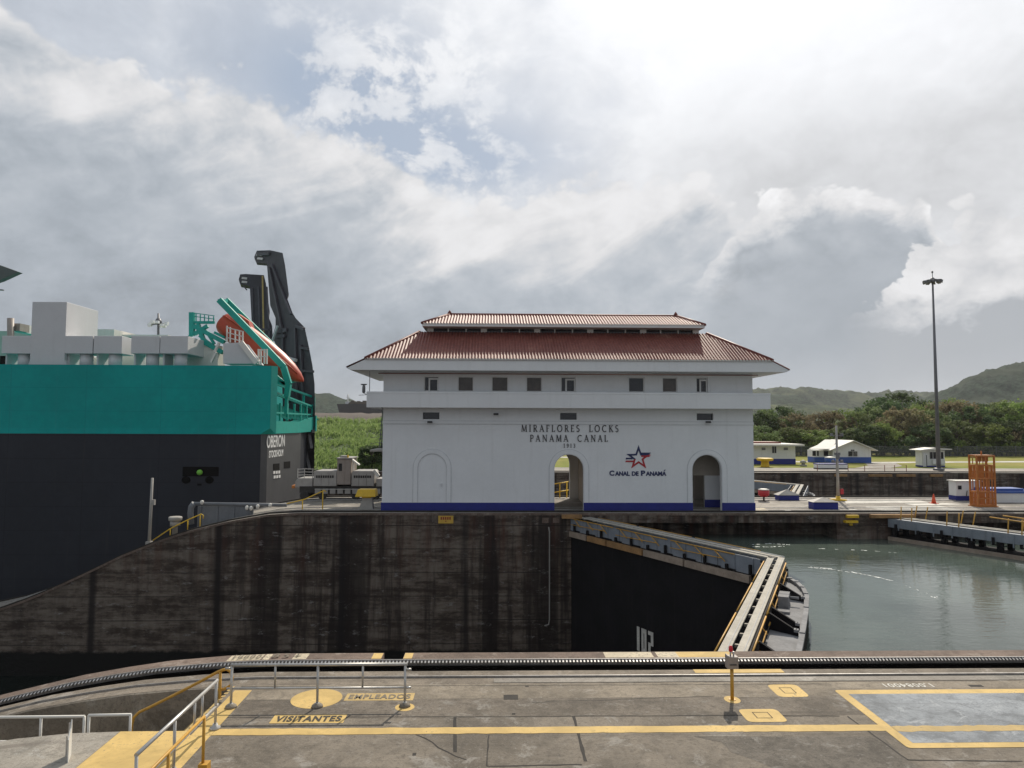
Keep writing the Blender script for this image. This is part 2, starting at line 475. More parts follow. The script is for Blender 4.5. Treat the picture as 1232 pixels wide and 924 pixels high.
MT['yline'] = paint_on_concrete('yellow_road_paint', (0.60, 0.42, 0.155), 0.60)
MT['yfaint'] = paint_on_concrete('worn_yellow_paint', (0.50, 0.36, 0.15), 0.575, 7)
MT['cream'] = paint_on_concrete('cream_road_paint', (0.58, 0.50, 0.36), 0.54, 3)
MT['wline'] = paint_on_concrete('white_road_paint', (0.66, 0.64, 0.58), 0.58, 9)
MT['blackpaint'] = pm('black_stencil_paint', (0.035, 0.03, 0.022), 0.8)
MT['greystencil'] = pm('faded_grey_stencil', (0.17, 0.145, 0.11), 0.85, 0.3, 4)
MT['shadegrey'] = pm('shade_line_grey', (0.60, 0.61, 0.62), 0.8, 0.1, 2)  # grey that paints shade lines on the mouldings; also the wall box
MT['plaza2'] = concrete('plaza_tan_concrete', (0.245, 0.208, 0.16), dark=(0.08, 0.066, 0.052), light=(0.33, 0.30, 0.26), patch=0.45, scale=0.5, seed=140)
MT['plaza3'] = concrete('plaza_grey_concrete', (0.165, 0.14, 0.112), dark=(0.05, 0.042, 0.036), light=(0.27, 0.25, 0.22), patch=0.6, scale=0.6, seed=171)
MT['asphalt'] = concrete('speckled_dark_screed', (0.13, 0.114, 0.095), dark=(0.045, 0.04, 0.035), light=(0.25, 0.235, 0.21), patch=0.4, scale=0.9, seed=211)
MT['joint'] = pm('joint_bitumen', (0.03, 0.026, 0.022), 0.9, 0.4, 3)
MT['void'] = pm('shade_black', (0.006, 0.0055, 0.0055), 0.8, 0.3, spec=0.1)  # near-black painting shade in slots and openings; also on dark fittings
MT['steel'] = pm('worn_rail_steel', (0.42, 0.41, 0.40), 0.4, 0.25, 3, metal=0.7, grime=0.5, gcol=(0.12, 0.06, 0.04))
MT['galv'] = pm('galvanised_steel', (0.50, 0.49, 0.47), 0.42, 0.15, 4, metal=0.55, grime=0.35, gcol=(0.2, 0.15, 0.1))
MT['yellow'] = pm('yellow_rail_paint', (0.52, 0.28, 0.035), 0.5, 0.18, 5, grime=0.4, gcol=(0.2, 0.09, 0.03))
MT['brightyellow'] = pm('bright_yellow_paint', (0.70, 0.44, 0.02), 0.5, 0.12, 4, grime=0.25, gcol=(0.3, 0.16, 0.03))
MT['white'] = pm('white_wall_paint', (0.77, 0.78, 0.79), 0.6, 0.035, 0.4, grime=0.2, gcol=(0.47, 0.46, 0.44), streak=True, bump=0.15, bscale=9)
MT['whitetrim'] = pm('white_trim_paint', (0.72, 0.72, 0.71), 0.6, 0.05, 0.6, grime=0.25, gcol=(0.4, 0.36, 0.31), streak=True)
MT['warmwall'] = pm('inside_plaster', (0.42, 0.37, 0.32), 0.8, 0.12, 0.6, grime=0.4, gcol=(0.18, 0.14, 0.11), streak=True)
MT['blue'] = pm('blue_plinth_paint', (0.012, 0.02, 0.20), 0.6, 0.12, 1, grime=0.2, gcol=(0.02, 0.02, 0.08))
MT['bluefar'] = pm('mid_blue_paint', (0.03, 0.09, 0.34), 0.55, 0.12, 1)
MT['letter'] = pm('dark_letters', (0.028, 0.028, 0.032), 0.5, 0.1)
MT['navy'] = pm('navy_emblem_paint', (0.015, 0.025, 0.10), 0.5, 0.1)
MT['redp'] = pm('red_emblem_paint', (0.42, 0.02, 0.03), 0.5, 0.1)
MT['glass'] = pm('dark_window_glass', (0.02, 0.02, 0.024), 0.08, 0.2, 1)
MT['glassbrown'] = pm('brown_blind_window', (0.075, 0.06, 0.05), 0.2, 0.25, 2)
MT['teal'] = pm('teal_hull_paint', (0.0, 0.245, 0.255), 0.6, 0.06, 0.3, bump=0.05, bscale=1.2, grime=0.12, gcol=(0.0, 0.18, 0.18), spec=0.15, streak=True)
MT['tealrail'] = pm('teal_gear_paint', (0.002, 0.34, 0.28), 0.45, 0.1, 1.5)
MT['hull'] = pm('dark_hull_paint', (0.021, 0.023, 0.031), 0.6, 0.16, 0.25, bump=0.08, bscale=0.9, grime=0.35, gcol=(0.012, 0.013, 0.02), spec=0.15, streak=True)
MT['hullsunlit'] = pm('sunlit_stern_paint', (0.07, 0.07, 0.074), 0.5, 0.16, 0.4, grime=0.4, gcol=(0.13, 0.125, 0.12), streak=True)  # paler copy of the hull colour with the sunlit tone painted in
MT['rampsteel'] = pm('stern_ramp_steel', (0.045, 0.042, 0.053), 0.6, 0.3, 0.5, bump=0.2, bscale=3, grime=0.35, gcol=(0.09, 0.075, 0.07), streak=True)
MT['shipgrey'] = pm('ship_deck_grey', (0.60, 0.60, 0.61), 0.55, 0.04, 0.5, grime=0.12, gcol=(0.35, 0.33, 0.3), streak=True)
MT['shipwhite'] = pm('ship_white', (0.70, 0.68, 0.63), 0.5, 0.06, 0.7, grime=0.25, gcol=(0.45, 0.36, 0.27), streak=True)
MT['mint'] = pm('pale_green_deck', (0.36, 0.46, 0.40), 0.6, 0.08)
MT['orange'] = pm('lifeboat_orange', (0.48, 0.055, 0.016), 0.4, 0.1, 0.8, grime=0.2, gcol=(0.35, 0.05, 0.02))
MT['cage'] = pm('orange_cage_paint', (0.46, 0.155, 0.025), 0.55, 0.18, 2, grime=0.35, gcol=(0.2, 0.07, 0.03))
MT['red'] = pm('red_lamp', (0.55, 0.015, 0.03), 0.3, 0.1)
MT['conecol'] = pm('cone_orange_red', (0.65, 0.08, 0.025), 0.5, 0.1)
MT['greypaint'] = pm('grey_gate_paint', (0.23, 0.255, 0.29), 0.55, 0.15, 1, grime=0.4, gcol=(0.07, 0.06, 0.055), streak=True)
MT['black'] = pm('black_gate_steel', (0.013, 0.0122, 0.014), 0.75, 0.3, 0.7, spec=0.12, grime=0.25, gcol=(0.05, 0.045, 0.04), streak=True)
MT['timber'] = pm('fender_timber', (0.34, 0.19, 0.075), 0.8, 0.3, 1.4, grime=0.55, gcol=(0.16, 0.11, 0.08))
MT['timberpale'] = pm('pale_fender_timber', (0.34, 0.27, 0.21), 0.8, 0.25, 1.6, grime=0.45, gcol=(0.15, 0.11, 0.09))
MT['plank'] = pm('pale_walkway_plank', (0.44, 0.41, 0.35), 0.8, 0.2, 1.5, spec=0.2, grime=0.55, gcol=(0.3, 0.27, 0.24))
MT['pontoon'] = pm('grey_platform_deck', (0.25, 0.25, 0.255), 0.8, 0.25, 0.8, spec=0.12, grime=0.5, gcol=(0.14, 0.13, 0.13))
MT['mule'] = pm('weathered_silver_paint', (0.36, 0.34, 0.32), 0.5, 0.14, 1.5, metal=0.1, grime=0.45, gcol=(0.14, 0.11, 0.09), streak=True)
MT['mulecab'] = pm('weathered_cab_paint', (0.30, 0.255, 0.225), 0.5, 0.14, 1.5, grime=0.45, gcol=(0.12, 0.09, 0.07), streak=True)
MT['under'] = pm('greasy_underframe', (0.03, 0.027, 0.025), 0.7, 0.3, 2)
MT['mast'] = pm('mast_grey', (0.16, 0.16, 0.17), 0.5, 0.12, 1.0, metal=0.3)
MT['post'] = pm('pale_post', (0.36, 0.34, 0.31), 0.6, 0.15, 2)
MT['metalroof'] = pm('pale_sheet_roof', (0.62, 0.60, 0.55), 0.55, 0.1, 1.0, grime=0.3, gcol=(0.4, 0.34, 0.28))
MT['redroof'] = pm('red_sheet_roof', (0.22, 0.06, 0.045), 0.6, 0.15, 1.0)
MT['bark'] = pm('tree_bark', (0.11, 0.085, 0.065), 0.9, 0.3, 2)
MT['leafa'] = leafmat('leaves_mid_green', (0.10, 0.145, 0.048), (0.22, 0.27, 0.115))
MT['leafb'] = leafmat('leaves_dark_green', (0.048, 0.08, 0.032), (0.115, 0.16, 0.065))
MT['leafc'] = leafmat('leaves_olive_brown', (0.17, 0.16, 0.08), (0.29, 0.245, 0.14), (0.34, 0.26, 0.19))
MT['leafd'] = leafmat('leaves_fresh_green', (0.13, 0.19, 0.045), (0.24, 0.30, 0.095))
MT['reed'] = leafmat('reed_blades', (0.21, 0.34, 0.09), (0.36, 0.50, 0.18), (0.52, 0.60, 0.36))
MT['reedsoil'] = pm('reed_bed_soil', (0.07, 0.105, 0.03), 0.9, 0.3, 0.4)
MT['brownwall'] = pm('brown_embankment', (0.085, 0.065, 0.05), 0.9, 0.25, 0.1)
MT['farship'] = pm('far_black_hull', (0.022, 0.018, 0.028), 0.6, 0.2, 0.1)
MT['signyellow'] = pm('sign_yellow', (0.60, 0.38, 0.06), 0.5, 0.1, 3)
MT['wingpaint'] = pm('wing_grey_paint', (0.10, 0.11, 0.105), 0.6, 0.1, 0.5)
MT['signred'] = pm('sign_red', (0.28, 0.035, 0.02), 0.5, 0.1)
MT['lampglass'] = pm('floodlight_glass', (0.75, 0.77, 0.78), 0.15, 0.05)
MT['green'] = pm('green_fender_ball', (0.20, 0.55, 0.06), 0.5, 0.1)
MT['skin'] = pm('skin', (0.30, 0.17, 0.11), 0.6, 0.1)
MT['vest'] = pm('red_work_shirt', (0.45, 0.06, 0.06), 0.8, 0.1)
MT['trousers'] = pm('dark_trousers', (0.03, 0.032, 0.045), 0.8, 0.1)


MT['ramprib'] = pm('ramp_rib_steel', (0.075, 0.07, 0.085), 0.6, 0.3, 0.6)
MT['barriergrey'] = pm('barrier_grey', (0.15, 0.16, 0.175), 0.6, 0.15, 1, grime=0.4, gcol=(0.07, 0.065, 0.06), streak=True)


def platemat(name, col, seam, rust):
    # painted ship's side: plate seams, weld buckling, faint runs of rust and salt
    m, g, b, P, out = newmat(name)
    x, y, z = g.sep(P)
    xy = g.m('ADD', x, g.m('MULTIPLY', y, 0.6))
    n1 = g.noise(P, 0.12, 6, 0.6)
    n2 = g.noise(P, 1.6, 5, 0.6)
    c = g.mix(sc3(col, 0.88), sc3(col, 1.1), g.ss(g.m('ADD', g.m('MULTIPLY', n1, 0.7), g.m('MULTIPLY', n2, 0.3)), 0.35, 0.65))
    fx_ = g.m('ABSOLUTE', g.m('SUBTRACT', g.m('FRACT', g.m('DIVIDE', x, 7.4)), 0.5))
    fz_ = g.m('ABSOLUTE', g.m('SUBTRACT', g.m('FRACT', g.m('DIVIDE', z, 2.35)), 0.5))
    ln = g.m('MAXIMUM', g.ss(fx_, 0.008, 0.003), g.ss(fz_, 0.022, 0.008))
    c = g.mix(c, seam, g.m('MULTIPLY', ln, 0.35))
    st = g.noise(g.xyz(g.m('MULTIPLY', xy, 1.5), 0.0, g.m('MULTIPLY', z, 0.07)), 1.0, 7, 0.7)
    c = g.mix(c, rust, g.m('MULTIPLY', g.ss(st, 0.56, 0.74), 0.30))
    sc_ = g.noise(g.xyz(g.m('MULTIPLY', xy, 0.4), 5.0, g.m('MULTIPLY', z, 2.5)), 1.0, 8, 0.75, 0.4)
    c = g.mix(c, sc3(rust, 1.5), g.m('MULTIPLY', g.m('MULTIPLY', g.ss(sc_, 0.62, 0.72), g.ss(z, 3.5, -2.0)), 0.4))
    g.put(b.inputs['Base Color'], c)
    b.inputs['Roughness'].default_value = 0.55
    b.inputs['Specular IOR Level'].default_value = 0.2
    bn = g.n('ShaderNodeBump')
    bn.inputs['Strength'].default_value = 0.35
    bn.inputs['Distance'].default_value = 0.12
    g.put(bn.inputs['Height'], g.m('ADD', g.noise(P, 0.55, 3, 0.5), g.m('MULTIPLY', ln, 0.15)))
    g.put(b.inputs['Normal'], bn.outputs[0])
    return m


MT['hull'] = platemat('dark_hull_plating', (0.027, 0.029, 0.037), (0.012, 0.012, 0.016), (0.06, 0.055, 0.055))
MT['teal'] = platemat('teal_hull_plating', (0.0, 0.315, 0.295), (0.0, 0.20, 0.19), (0.03, 0.28, 0.28))


def tilemat():
    m, g, b, P, out = newmat('glazed_red_tiles')
    x, y, z = g.sep(P)
    n1 = g.noise(P, 0.5, 6, 0.65)
    n2 = g.noise(g.xyz(g.m('MULTIPLY', x, 4.0), g.m('MULTIPLY', y, 3.0), g.m('MULTIPLY', z, 3.0)), 1.0, 3, 0.6)
    c = g.mix((0.14, 0.038, 0.031), (0.26, 0.09, 0.068), g.ss(g.m('ADD', g.m('MULTIPLY', n1, 0.4), g.m('MULTIPLY', n2, 0.6)), 0.3, 0.7))
    row = g.m('FRACT', g.m('MULTIPLY', z, 5.2))
    c = g.mix(c, (0.09, 0.02, 0.016), g.m('MULTIPLY', g.ss(row, 0.16, 0.0), 0.8))
    c = g.mix(c, (0.42, 0.30, 0.22), g.m('MULTIPLY', g.ss(n1, 0.56, 0.75), 0.3))
    g.put(b.inputs['Base Color'], c)
    b.inputs['Roughness'].default_value = 0.5
    b.inputs['Specular IOR Level'].default_value = 0.22
    bn = g.n('ShaderNodeBump')
    bn.inputs['Strength'].default_value = 0.6
    bn.inputs['Distance'].default_value = 0.03
    g.put(bn.inputs['Height'], row)
    g.put(b.inputs['Normal'], bn.outputs[0])
    return m


MT['tile'] = tilemat()


def groundmat():
    m, g, b, P, out = newmat('far_lawn')
    n1 = g.noise(P, 0.035, 5, 0.6, 0.5)
    n2 = g.noise(P, 0.5, 5, 0.65)
    c = g.mix((0.17, 0.20, 0.035), (0.29, 0.26, 0.075), g.ss(n1, 0.35, 0.65))
    c = g.mix(c, (0.10, 0.12, 0.03), g.m('MULTIPLY', g.ss(n2, 0.45, 0.7), 0.6))
    g.put(b.inputs['Base Color'], c)
    b.inputs['Roughness'].default_value = 0.95
    b.inputs['Specular IOR Level'].default_value = 0.1
    return m


MT['lawn'] = groundmat()


def hillmat(name, ca, cb, cc):
    m, g, b, P, out = newmat(name)
    n1 = g.noise(P, 0.012, 6, 0.6, 0.5)
    n2 = g.noise(P, 0.13, 6, 0.75)
    c = g.mix(sc3(ca, 0.6), sc3(cb, 1.3), g.ss(n2, 0.38, 0.62))
    c = g.mix(c, cc, g.m('MULTIPLY', g.ss(n1, 0.5, 0.62), 0.85))
    g.put(b.inputs['Base Color'], c)
    b.inputs['Roughness'].default_value = 0.95
    b.inputs['Specular IOR Level'].default_value = 0.05
    return m


MT['hillforest'] = hillmat('hill_forest', (0.016, 0.030, 0.020), (0.034, 0.055, 0.034), (0.045, 0.06, 0.038))
MT['hillmeadow'] = hillmat('hill_meadow', (0.020, 0.036, 0.022), (0.045, 0.065, 0.036), (0.11, 0.125, 0.065))


def fencemat():
    m, g, b, P, out = newmat('chain_link')
    g.put(b.inputs['Base Color'], (0.16, 0.165, 0.16))
    b.inputs['Roughness'].default_value = 0.6
    t = g.n('ShaderNodeBsdfTransparent')
    mx = g.n('ShaderNodeMixShader')
    mx.inputs[0].default_value = 0.38
    g.nt.links.new(t.outputs[0], mx.inputs[1]); g.nt.links.new(b.outputs[0], mx.inputs[2])
    g.nt.links.new(mx.outputs[0], out.inputs[0])
    return m


MT['chain'] = fencemat()

# ------------------------------------------------------------------ mesh helpers
ORG = {}


class MB:
    def __init__(s):
        s.v = []; s.f = []; s.mi = []; s.sm = []

    def add(s, vs, fs, mi=0, sm=False):
        k = len(s.v)
        s.v += [Vector(p) for p in vs]
        for f in fs:
            s.f.append([i + k for i in f]); s.mi.append(mi); s.sm.append(sm)
        return s

    def hexa(s, lo, hi, mi=0):               # two rings of four points
        return s.add(list(lo) + list(hi), [(3, 2, 1, 0), (4, 5, 6, 7), (0, 1, 5, 4), (1, 2, 6, 5), (2, 3, 7, 6), (3, 0, 4, 7)], mi)

    def bx(s, x0, x1, y0, y1, z0, z1, mi=0):
        return s.hexa([(x0, y0, z0), (x1, y0, z0), (x1, y1, z0), (x0, y1, z0)], [(x0, y0, z1), (x1, y0, z1), (x1, y1, z1), (x0, y1, z1)], mi)

    def bar(s, p, q, w, h, mi=0, up=(0, 0, 1)):   # a beam of section w x h
        p, q = Vector(p), Vector(q)
        d = (q - p).normalized()
        up = Vector(up)
        if abs(d.dot(up)) > 0.97:
            up = Vector((0, 1, 0))
        a = d.cross(up).normalized() * (w / 2)
        c = a.cross(d).normalized() * (h / 2)
        return s.hexa([p - a - c, p + a - c, p + a + c, p - a + c], [q - a - c, q + a - c, q + a + c, q - a + c], mi)

    def tube(s, pts, r, n=8, mi=0, closed=False):
        pts = [Vector(p) for p in pts]
        rs = r if hasattr(r, '__len__') else [r] * len(pts)
        N = len(pts)
        rings = []
        ref = None
        for i in range(N):
            a = pts[(i - 1) % N] if (i > 0 or closed) else pts[i]
            b = pts[(i + 1) % N] if (i < N - 1 or closed) else pts[i]
            d = (b - a).normalized()
            if ref is None or abs(d.dot(ref)) > 0.95:
                ref = Vector((0, 0, 1)) if abs(d.z) < 0.9 else Vector((1, 0, 0))
            u = d.cross(ref).normalized()
            w = u.cross(d).normalized()
            ref = w
            rings.append([pts[i] + (u * math.cos(2 * math.pi * k / n) + w * math.sin(2 * math.pi * k / n)) * rs[i] for k in range(n)])
        vs = [p for rg in rings for p in rg]
        fs = []
        for i in range(N if closed else N - 1):
            j = (i + 1) % N
            for k in range(n):
                l = (k + 1) % n
                fs.append((i * n + k, i * n + l, j * n + l, j * n + k))
        s.add(vs, fs, mi, True)
        if not closed:
            k0 = len(s.v) - len(vs)
            s.f.append([k0 + k for k in reversed(range(n))]); s.mi.append(mi); s.sm.append(False)
            s.f.append([k0 + (N - 1) * n + k for k in range(n)]); s.mi.append(mi); s.sm.append(False)
        return s

    def lathe(s, prof, c=(0, 0, 0), n=20, mi=0, sm=True):
        c = Vector(c)
        vs = [c + Vector((r * math.cos(2 * math.pi * k / n), r * math.sin(2 * math.pi * k / n), z)) for r, z in prof for k in range(n)]
        fs = []
        for i in range(len(prof) - 1):
            for k in range(n):
                l = (k + 1) % n
                fs.append((i * n + k, i * n + l, (i + 1) * n + l, (i + 1) * n + k))
        s.add(vs, fs, mi, sm)
        k0 = len(s.v) - len(vs)
        s.f.append([k0 + k for k in reversed(range(n))]); s.mi.append(mi); s.sm.append(False)
        s.f.append([k0 + (len(prof) - 1) * n + k for k in range(n)]); s.mi.append(mi); s.sm.append(False)
        return s

    def prism(s, poly, vec, mi=0):
        n = len(poly)
        vec = Vector(vec)
        vs = [Vector(p) for p in poly] + [Vector(p) + vec for p in poly]
        fs = [tuple(reversed(range(n))), tuple(range(n, 2 * n))] + [(i, (i + 1) % n, n + (i + 1) % n, n + i) for i in range(n)]
        return s.add(vs, fs, mi)

    def face(s, pts, mi=0):
        return s.add(pts, [tuple(range(len(pts)))], mi)

    def sweep(s, sec, stations, mi=0, close=True):   # sec: (dy, dz) list; stations: list of (x, z)
        n = len(sec)
        vs = [(x, y, z0 + dz) for x, z0 in stations for y, dz in sec]
        fs = []
        for i in range(len(stations) - 1):
            for k in range(n if close else n - 1):
                l = (k + 1) % n
                fs.append((i * n + k, i * n + l, (i + 1) * n + l, (i + 1) * n + k))
        if close:
            fs.append(tuple(range(n)))
            fs.append(tuple(reversed(range((len(stations) - 1) * n, len(stations) * n))))
        return s.add(vs, fs, mi)

    def build(s, name, mats, parent=None, bevel=0.0, normals=True):
        if not isinstance(mats, (list, tuple)):
            mats = [mats]
        org = ORG[parent.name] if parent else Vector((0, 0, 0))
        me = bpy.data.meshes.new(name)
        me.from_pydata([tuple(p - org) for p in s.v], [], s.f)
        for m in mats:
            me.materials.append(m if not isinstance(m, str) else MT[m])
        me.polygons.foreach_set('material_index', s.mi)
        me.polygons.foreach_set('use_smooth', s.sm)
        if normals:
            bm = bmesh.new()
            bm.from_mesh(me)
            bmesh.ops.recalc_face_normals(bm, faces=bm.faces)
            bm.to_mesh(me)
            bm.free()
        me.update()
        o = bpy.data.objects.new(name, me)
        COL.objects.link(o)
        if parent:
            o.parent = parent
        ORG[o.name] = org.copy()
        if bevel > 0:
            b = o.modifiers.new('bevel', 'BEVEL')
            b.width = bevel; b.segments = 2; b.limit_method = 'ANGLE'; b.angle_limit = R(40)
        return o


def build_each(mb, name, mats, parent=None, bevel=0.0):   # every separate piece becomes an object of its own
    par = list(range(len(mb.v)))

    def find(i):
        while par[i] != i:
            par[i] = par[par[i]]
            i = par[i]
        return i
    for f in mb.f:
        for i in f[1:]:
            par[find(i)] = find(f[0])
    groups = {}
    for k, f in enumerate(mb.f):
        groups.setdefault(find(f[0]), []).append(k)
    out = []
    for ks in groups.values():
        ids = sorted({i for k in ks for i in mb.f[k]})
        mp = {i: j for j, i in enumerate(ids)}
        q = MB()
        q.v = [mb.v[i] for i in ids]
        for k in ks:
            q.f.append([mp[i] for i in mb.f[k]]); q.mi.append(mb.mi[k]); q.sm.append(mb.sm[k])
        out.append(q.build(name, mats, parent, bevel))
    return out


def tag(o, label=None, cat=None, group=None, kind=None):
    if label: o['label'] = label
    if cat: o['category'] = cat
    if group: o['group'] = group
    if kind: o['kind'] = kind
    return o


def thing(name, label, cat, loc=(0, 0, 0), group=None):
    o = bpy.data.objects.new(name, None)
    o.empty_display_size = 0.3
    COL.objects.link(o)
    o.location = loc
    ORG[o.name] = Vector(loc)
    return tag(o, label, cat, group)


def dup(root, loc, rz=0.0, scale=None, label=None, group=None):
    def cp(o, par):
        c = o.copy()
        COL.objects.link(c)
        if par: c.parent = par
        for ch in list(o.children):
            cp(ch, c)
        return c
    r = cp(root, None)
    r.location = loc
    r.rotation_euler = (0, 0, rz)
    if scale: r.scale = scale
    if label: r['label'] = label
    if group: r['group'] = group
    return r


def text(s, size, mat, name, parent, M, extrude=0.01, bold=0.0, sx=1.0, spacing=1.0, align='CENTER', fit=None):
    cu = bpy.data.curves.new('lettering', 'FONT')
    cu.body = s
    cu.size = size
    cu.extrude = extrude
    cu.offset = bold
    cu.align_x = align
    cu.align_y = 'CENTER'
    cu.space_character = spacing
    to = bpy.data.objects.new('lettering', cu)
    COL.objects.link(to)
    bpy.context.view_layer.update()
    dg = bpy.context.evaluated_depsgraph_get()
    me = bpy.data.meshes.new_from_object(to.evaluated_get(dg))
    bpy.data.objects.remove(to)
    org = ORG[parent.name] if parent else Vector((0, 0, 0))
    if fit:                    # exact width, centred, and exact cap height
        xs_ = [v.co.x for v in me.vertices]
        ys_ = [v.co.y for v in me.vertices]
        me.transform(Matrix.Translation((-(max(xs_) + min(xs_)) / 2, -(max(ys_) + min(ys_)) / 2 if len(fit) > 2 else 0, 0)))
        me.transform(Matrix.Diagonal((fit[0] / (max(xs_) - min(xs_)), fit[1] / (max(ys_) - min(ys_)), 1, 1)))
        sx = 1
    me.transform(Matrix.Translation(-org) @ M @ Matrix.Diagonal((sx, 1, 1, 1)))
    me.materials.clear()
    me.materials.append(MT[mat])
    o = bpy.data.objects.new(name, me)
    COL.objects.link(o)
    if parent:
        o.parent = parent
    ORG[o.name] = org.copy()
    return o


def upright(p, ang=0.0):       # text standing on a wall that faces -y, turned by ang about z
    return Matrix.Translation(p) @ Matrix.Rotation(ang, 4, 'Z') @ Matrix.Rotation(R(90), 4, 'X')
HAZE = True
# ------------------------------------------------------------------ the setting: levels and lines
YN = 21.73          # chamber edge of the near wall
YC0, YC1 = 55.15, 68.3   # the centre wall
YF = 102.6          # chamber edge of the far bank
YB = 19.1           # near edge of the near track bank
WZ = -2.05          # high water
LZ = -12.4          # low water


def interp(pts):
    def f(x):
        if x <= pts[0][0]: return pts[0][1]
        for (a, b), (c, d) in zip(pts, pts[1:]):
            if x <= c:
                t = (x - a) / (c - a)
                return b + (d - b) * t
        return pts[-1][1]
    return f


zN = interp([(-45, -9.5), (-36, -9.2), (-30, -7.4), (-24, -4.5), (-20, -2.9), (-17.5, -2.0), (-14.9, -1.2), (-13.6, -0.89), (-12.35, -0.6), (-11.07, -0.38), (-9.8, -0.2), (-8.1, -0.06), (-6.5, 0), (0, 0)])
zC = interp([(-75, -11.6), (-58, -11.4), (-50, -10.6), (-44, -9.3), (-40, -8.0), (-36.5, -6.75), (-34.9, -6.1), (-32, -4.75), (-29.07, -3.3), (-26.1, -2.1), (-24.0, -1.42), (-21, -0.69), (-17.9, -0.14), (-15.5, 0), (0, 0)])
STN = [(x, zN(x)) for x in [-60, -45, -40, -36, -33, -30, -27, -24, -22, -20, -18.5, -17.5, -16, -14.9, -13.6, -12.35, -11.07, -9.8, -8.9, -8.1, -7.3, -6.5, 0, 20, 40, 90]]
STC = [(x, zC(x)) for x in [-130, -75, -58, -54, -50, -47, -44, -42, -40, -38, -36.5, -34.9, -33.4, -32, -30.5, -29.07, -27.5, -26.1, -24.0, -22.4, -21, -19.4, -17.9, -16.6, -15.5]]

# ---- far ground: one sheet to the horizon, beyond the far chamber
mb = MB()
mb.add([(-3600, YF + 0.8, -0.012), (3600, YF + 0.8, -0.012), (3600, 3600, -0.012), (-3600, 3600, -0.012)], [(0, 1, 2, 3)])
ground = tag(mb.build('ground', 'lawn'), kind='structure')
mb = MB()
mb.add([(-14, YF + 0.9, 0), (140, YF + 0.9, 0), (140, 112.5, 0), (52, 114.5, 0), (-14, 114.5, 0)], [(0, 1, 2, 3, 4)])
apron = tag(mb.build('pavement', 'deck'), kind='structure')
# pale service road curving across the lawn
mb = MB()
p1 = [(8, 150), (45, 138), (58, 132), (72, 129), (84, 131), (110, 134), (220, 138)]
p2 = [(8, 155), (45, 143), (58, 136.5), (72, 133.2), (84, 135), (110, 138.5), (220, 143)]
for i in range(len(p1) - 1):
    mb.face([(p1[i][0], p1[i][1], 0.004), (p1[i + 1][0], p1[i + 1][1], 0.004), (p2[i + 1][0], p2[i + 1][1], 0.004), (p2[i][0], p2[i][1], 0.004)])
road = tag(mb.build('road', 'palepatch'), kind='structure')
mb = MB()
q1 = [(60, 114.2), (66, 121), (70, 129.5)]
q2 = [(66, 114.2), (71.5, 120), (76, 129.5)]
for i in range(2):
    mb.face([(q1[i][0], q1[i][1], 0.008), (q2[i][0], q2[i][1], 0.008), (q2[i + 1][0], q2[i + 1][1], 0.008), (q1[i + 1][0], q1[i + 1][1], 0.008)])
path = tag(mb.build('path', 'deck'), kind='structure')

# ---- near lock wall with the towing-track bank on its crest
lwn = thing('lock_wall', 'near brown concrete lock wall carrying a toothed track and black slot beside the paved plaza', 'lock wall', (0, YN, 0))
mb = MB()
GA, GB = G(461, 788).x, G(486.5, 788).x      # a notch in the crest
csec = [(YN - 0.62, 0), (YN - 0.03, 0), (YN, -0.05), (YN, -16), (YN - 0.62, -16)]
mb.sweep(csec, [s for s in STN if s[0] < GA] + [(GA, 0)])
mb.sweep(csec, [(GB, 0)] + [s for s in STN if s[0] > GB])
mb.sweep([(YN - 0.615, -0.35), (YN - 0.02, -0.35), (YN - 0.02, -16), (YN - 0.615, -16)], [(GA + 0.003, 0), (GB - 0.003, 0)])
mb.build('coping', 'coping', lwn)
mb = MB()
mb.sweep([(20.86, -0.16), (YN - 0.62, -0.16), (YN - 0.62, -16), (20.86, -16)], STN, 1)
mb.sweep([(20.1, -0.75), (20.86, -0.75), (20.86, -16), (20.1, -16)], STN, 1)
mb.sweep([(YB, 0), (19.62, 0), (19.62, 0.012), (20.08, 0.012), (20.1, 0.0), (20.1, -16), (YB, -16)], STN)
mb.build('track_bank', ['track', 'void'], lwn)
# black sheet painting the shade inside the slot
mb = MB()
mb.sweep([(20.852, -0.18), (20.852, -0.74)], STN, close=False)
mb.build('slot_shade', 'void', lwn)
# rack: two flanges and a row of teeth
mb = MB()
xs = -22.0
mb.sweep([(21.0, -0.15), (21.03, -0.15), (21.03, 0.03), (21.0, 0.03)], STN)
mb.sweep([(20.81, -0.15), (20.818, -0.15), (20.818, -0.09), (20.81, -0.09)], STN, 1)
while xs < 46:
    z = zN(xs)
    z2 = zN(xs + 0.045)
    mb.hexa([(xs, 20.9, z - 0.06), (xs + 0.045, 20.9, z2 - 0.06), (xs + 0.045, 20.998, z2 - 0.06), (xs, 20.998, z - 0.06)],
            [(xs, 20.9, z - 0.03), (xs + 0.045, 20.9, z2 - 0.03), (xs + 0.045, 20.998, z2 + 0.01), (xs, 20.998, z + 0.01)])
    xs += 0.105
mb.build('rack_rail', ['steel', 'void'], lwn)
mb = MB()
mb.sweep([(19.585, 0), (19.615, 0), (19.615, 0.05), (19.585, 0.05)], STN)
mb.build('rail', 'steel', lwn)
mb = MB()
mb.sweep([(19.18, 0.004), (19.5, 0.004), (19.5, 0.012), (19.18, 0.012)], [(x, z) for x, z in STN if x >= -4] )
mb.build('edge_strip', 'deck', lwn)
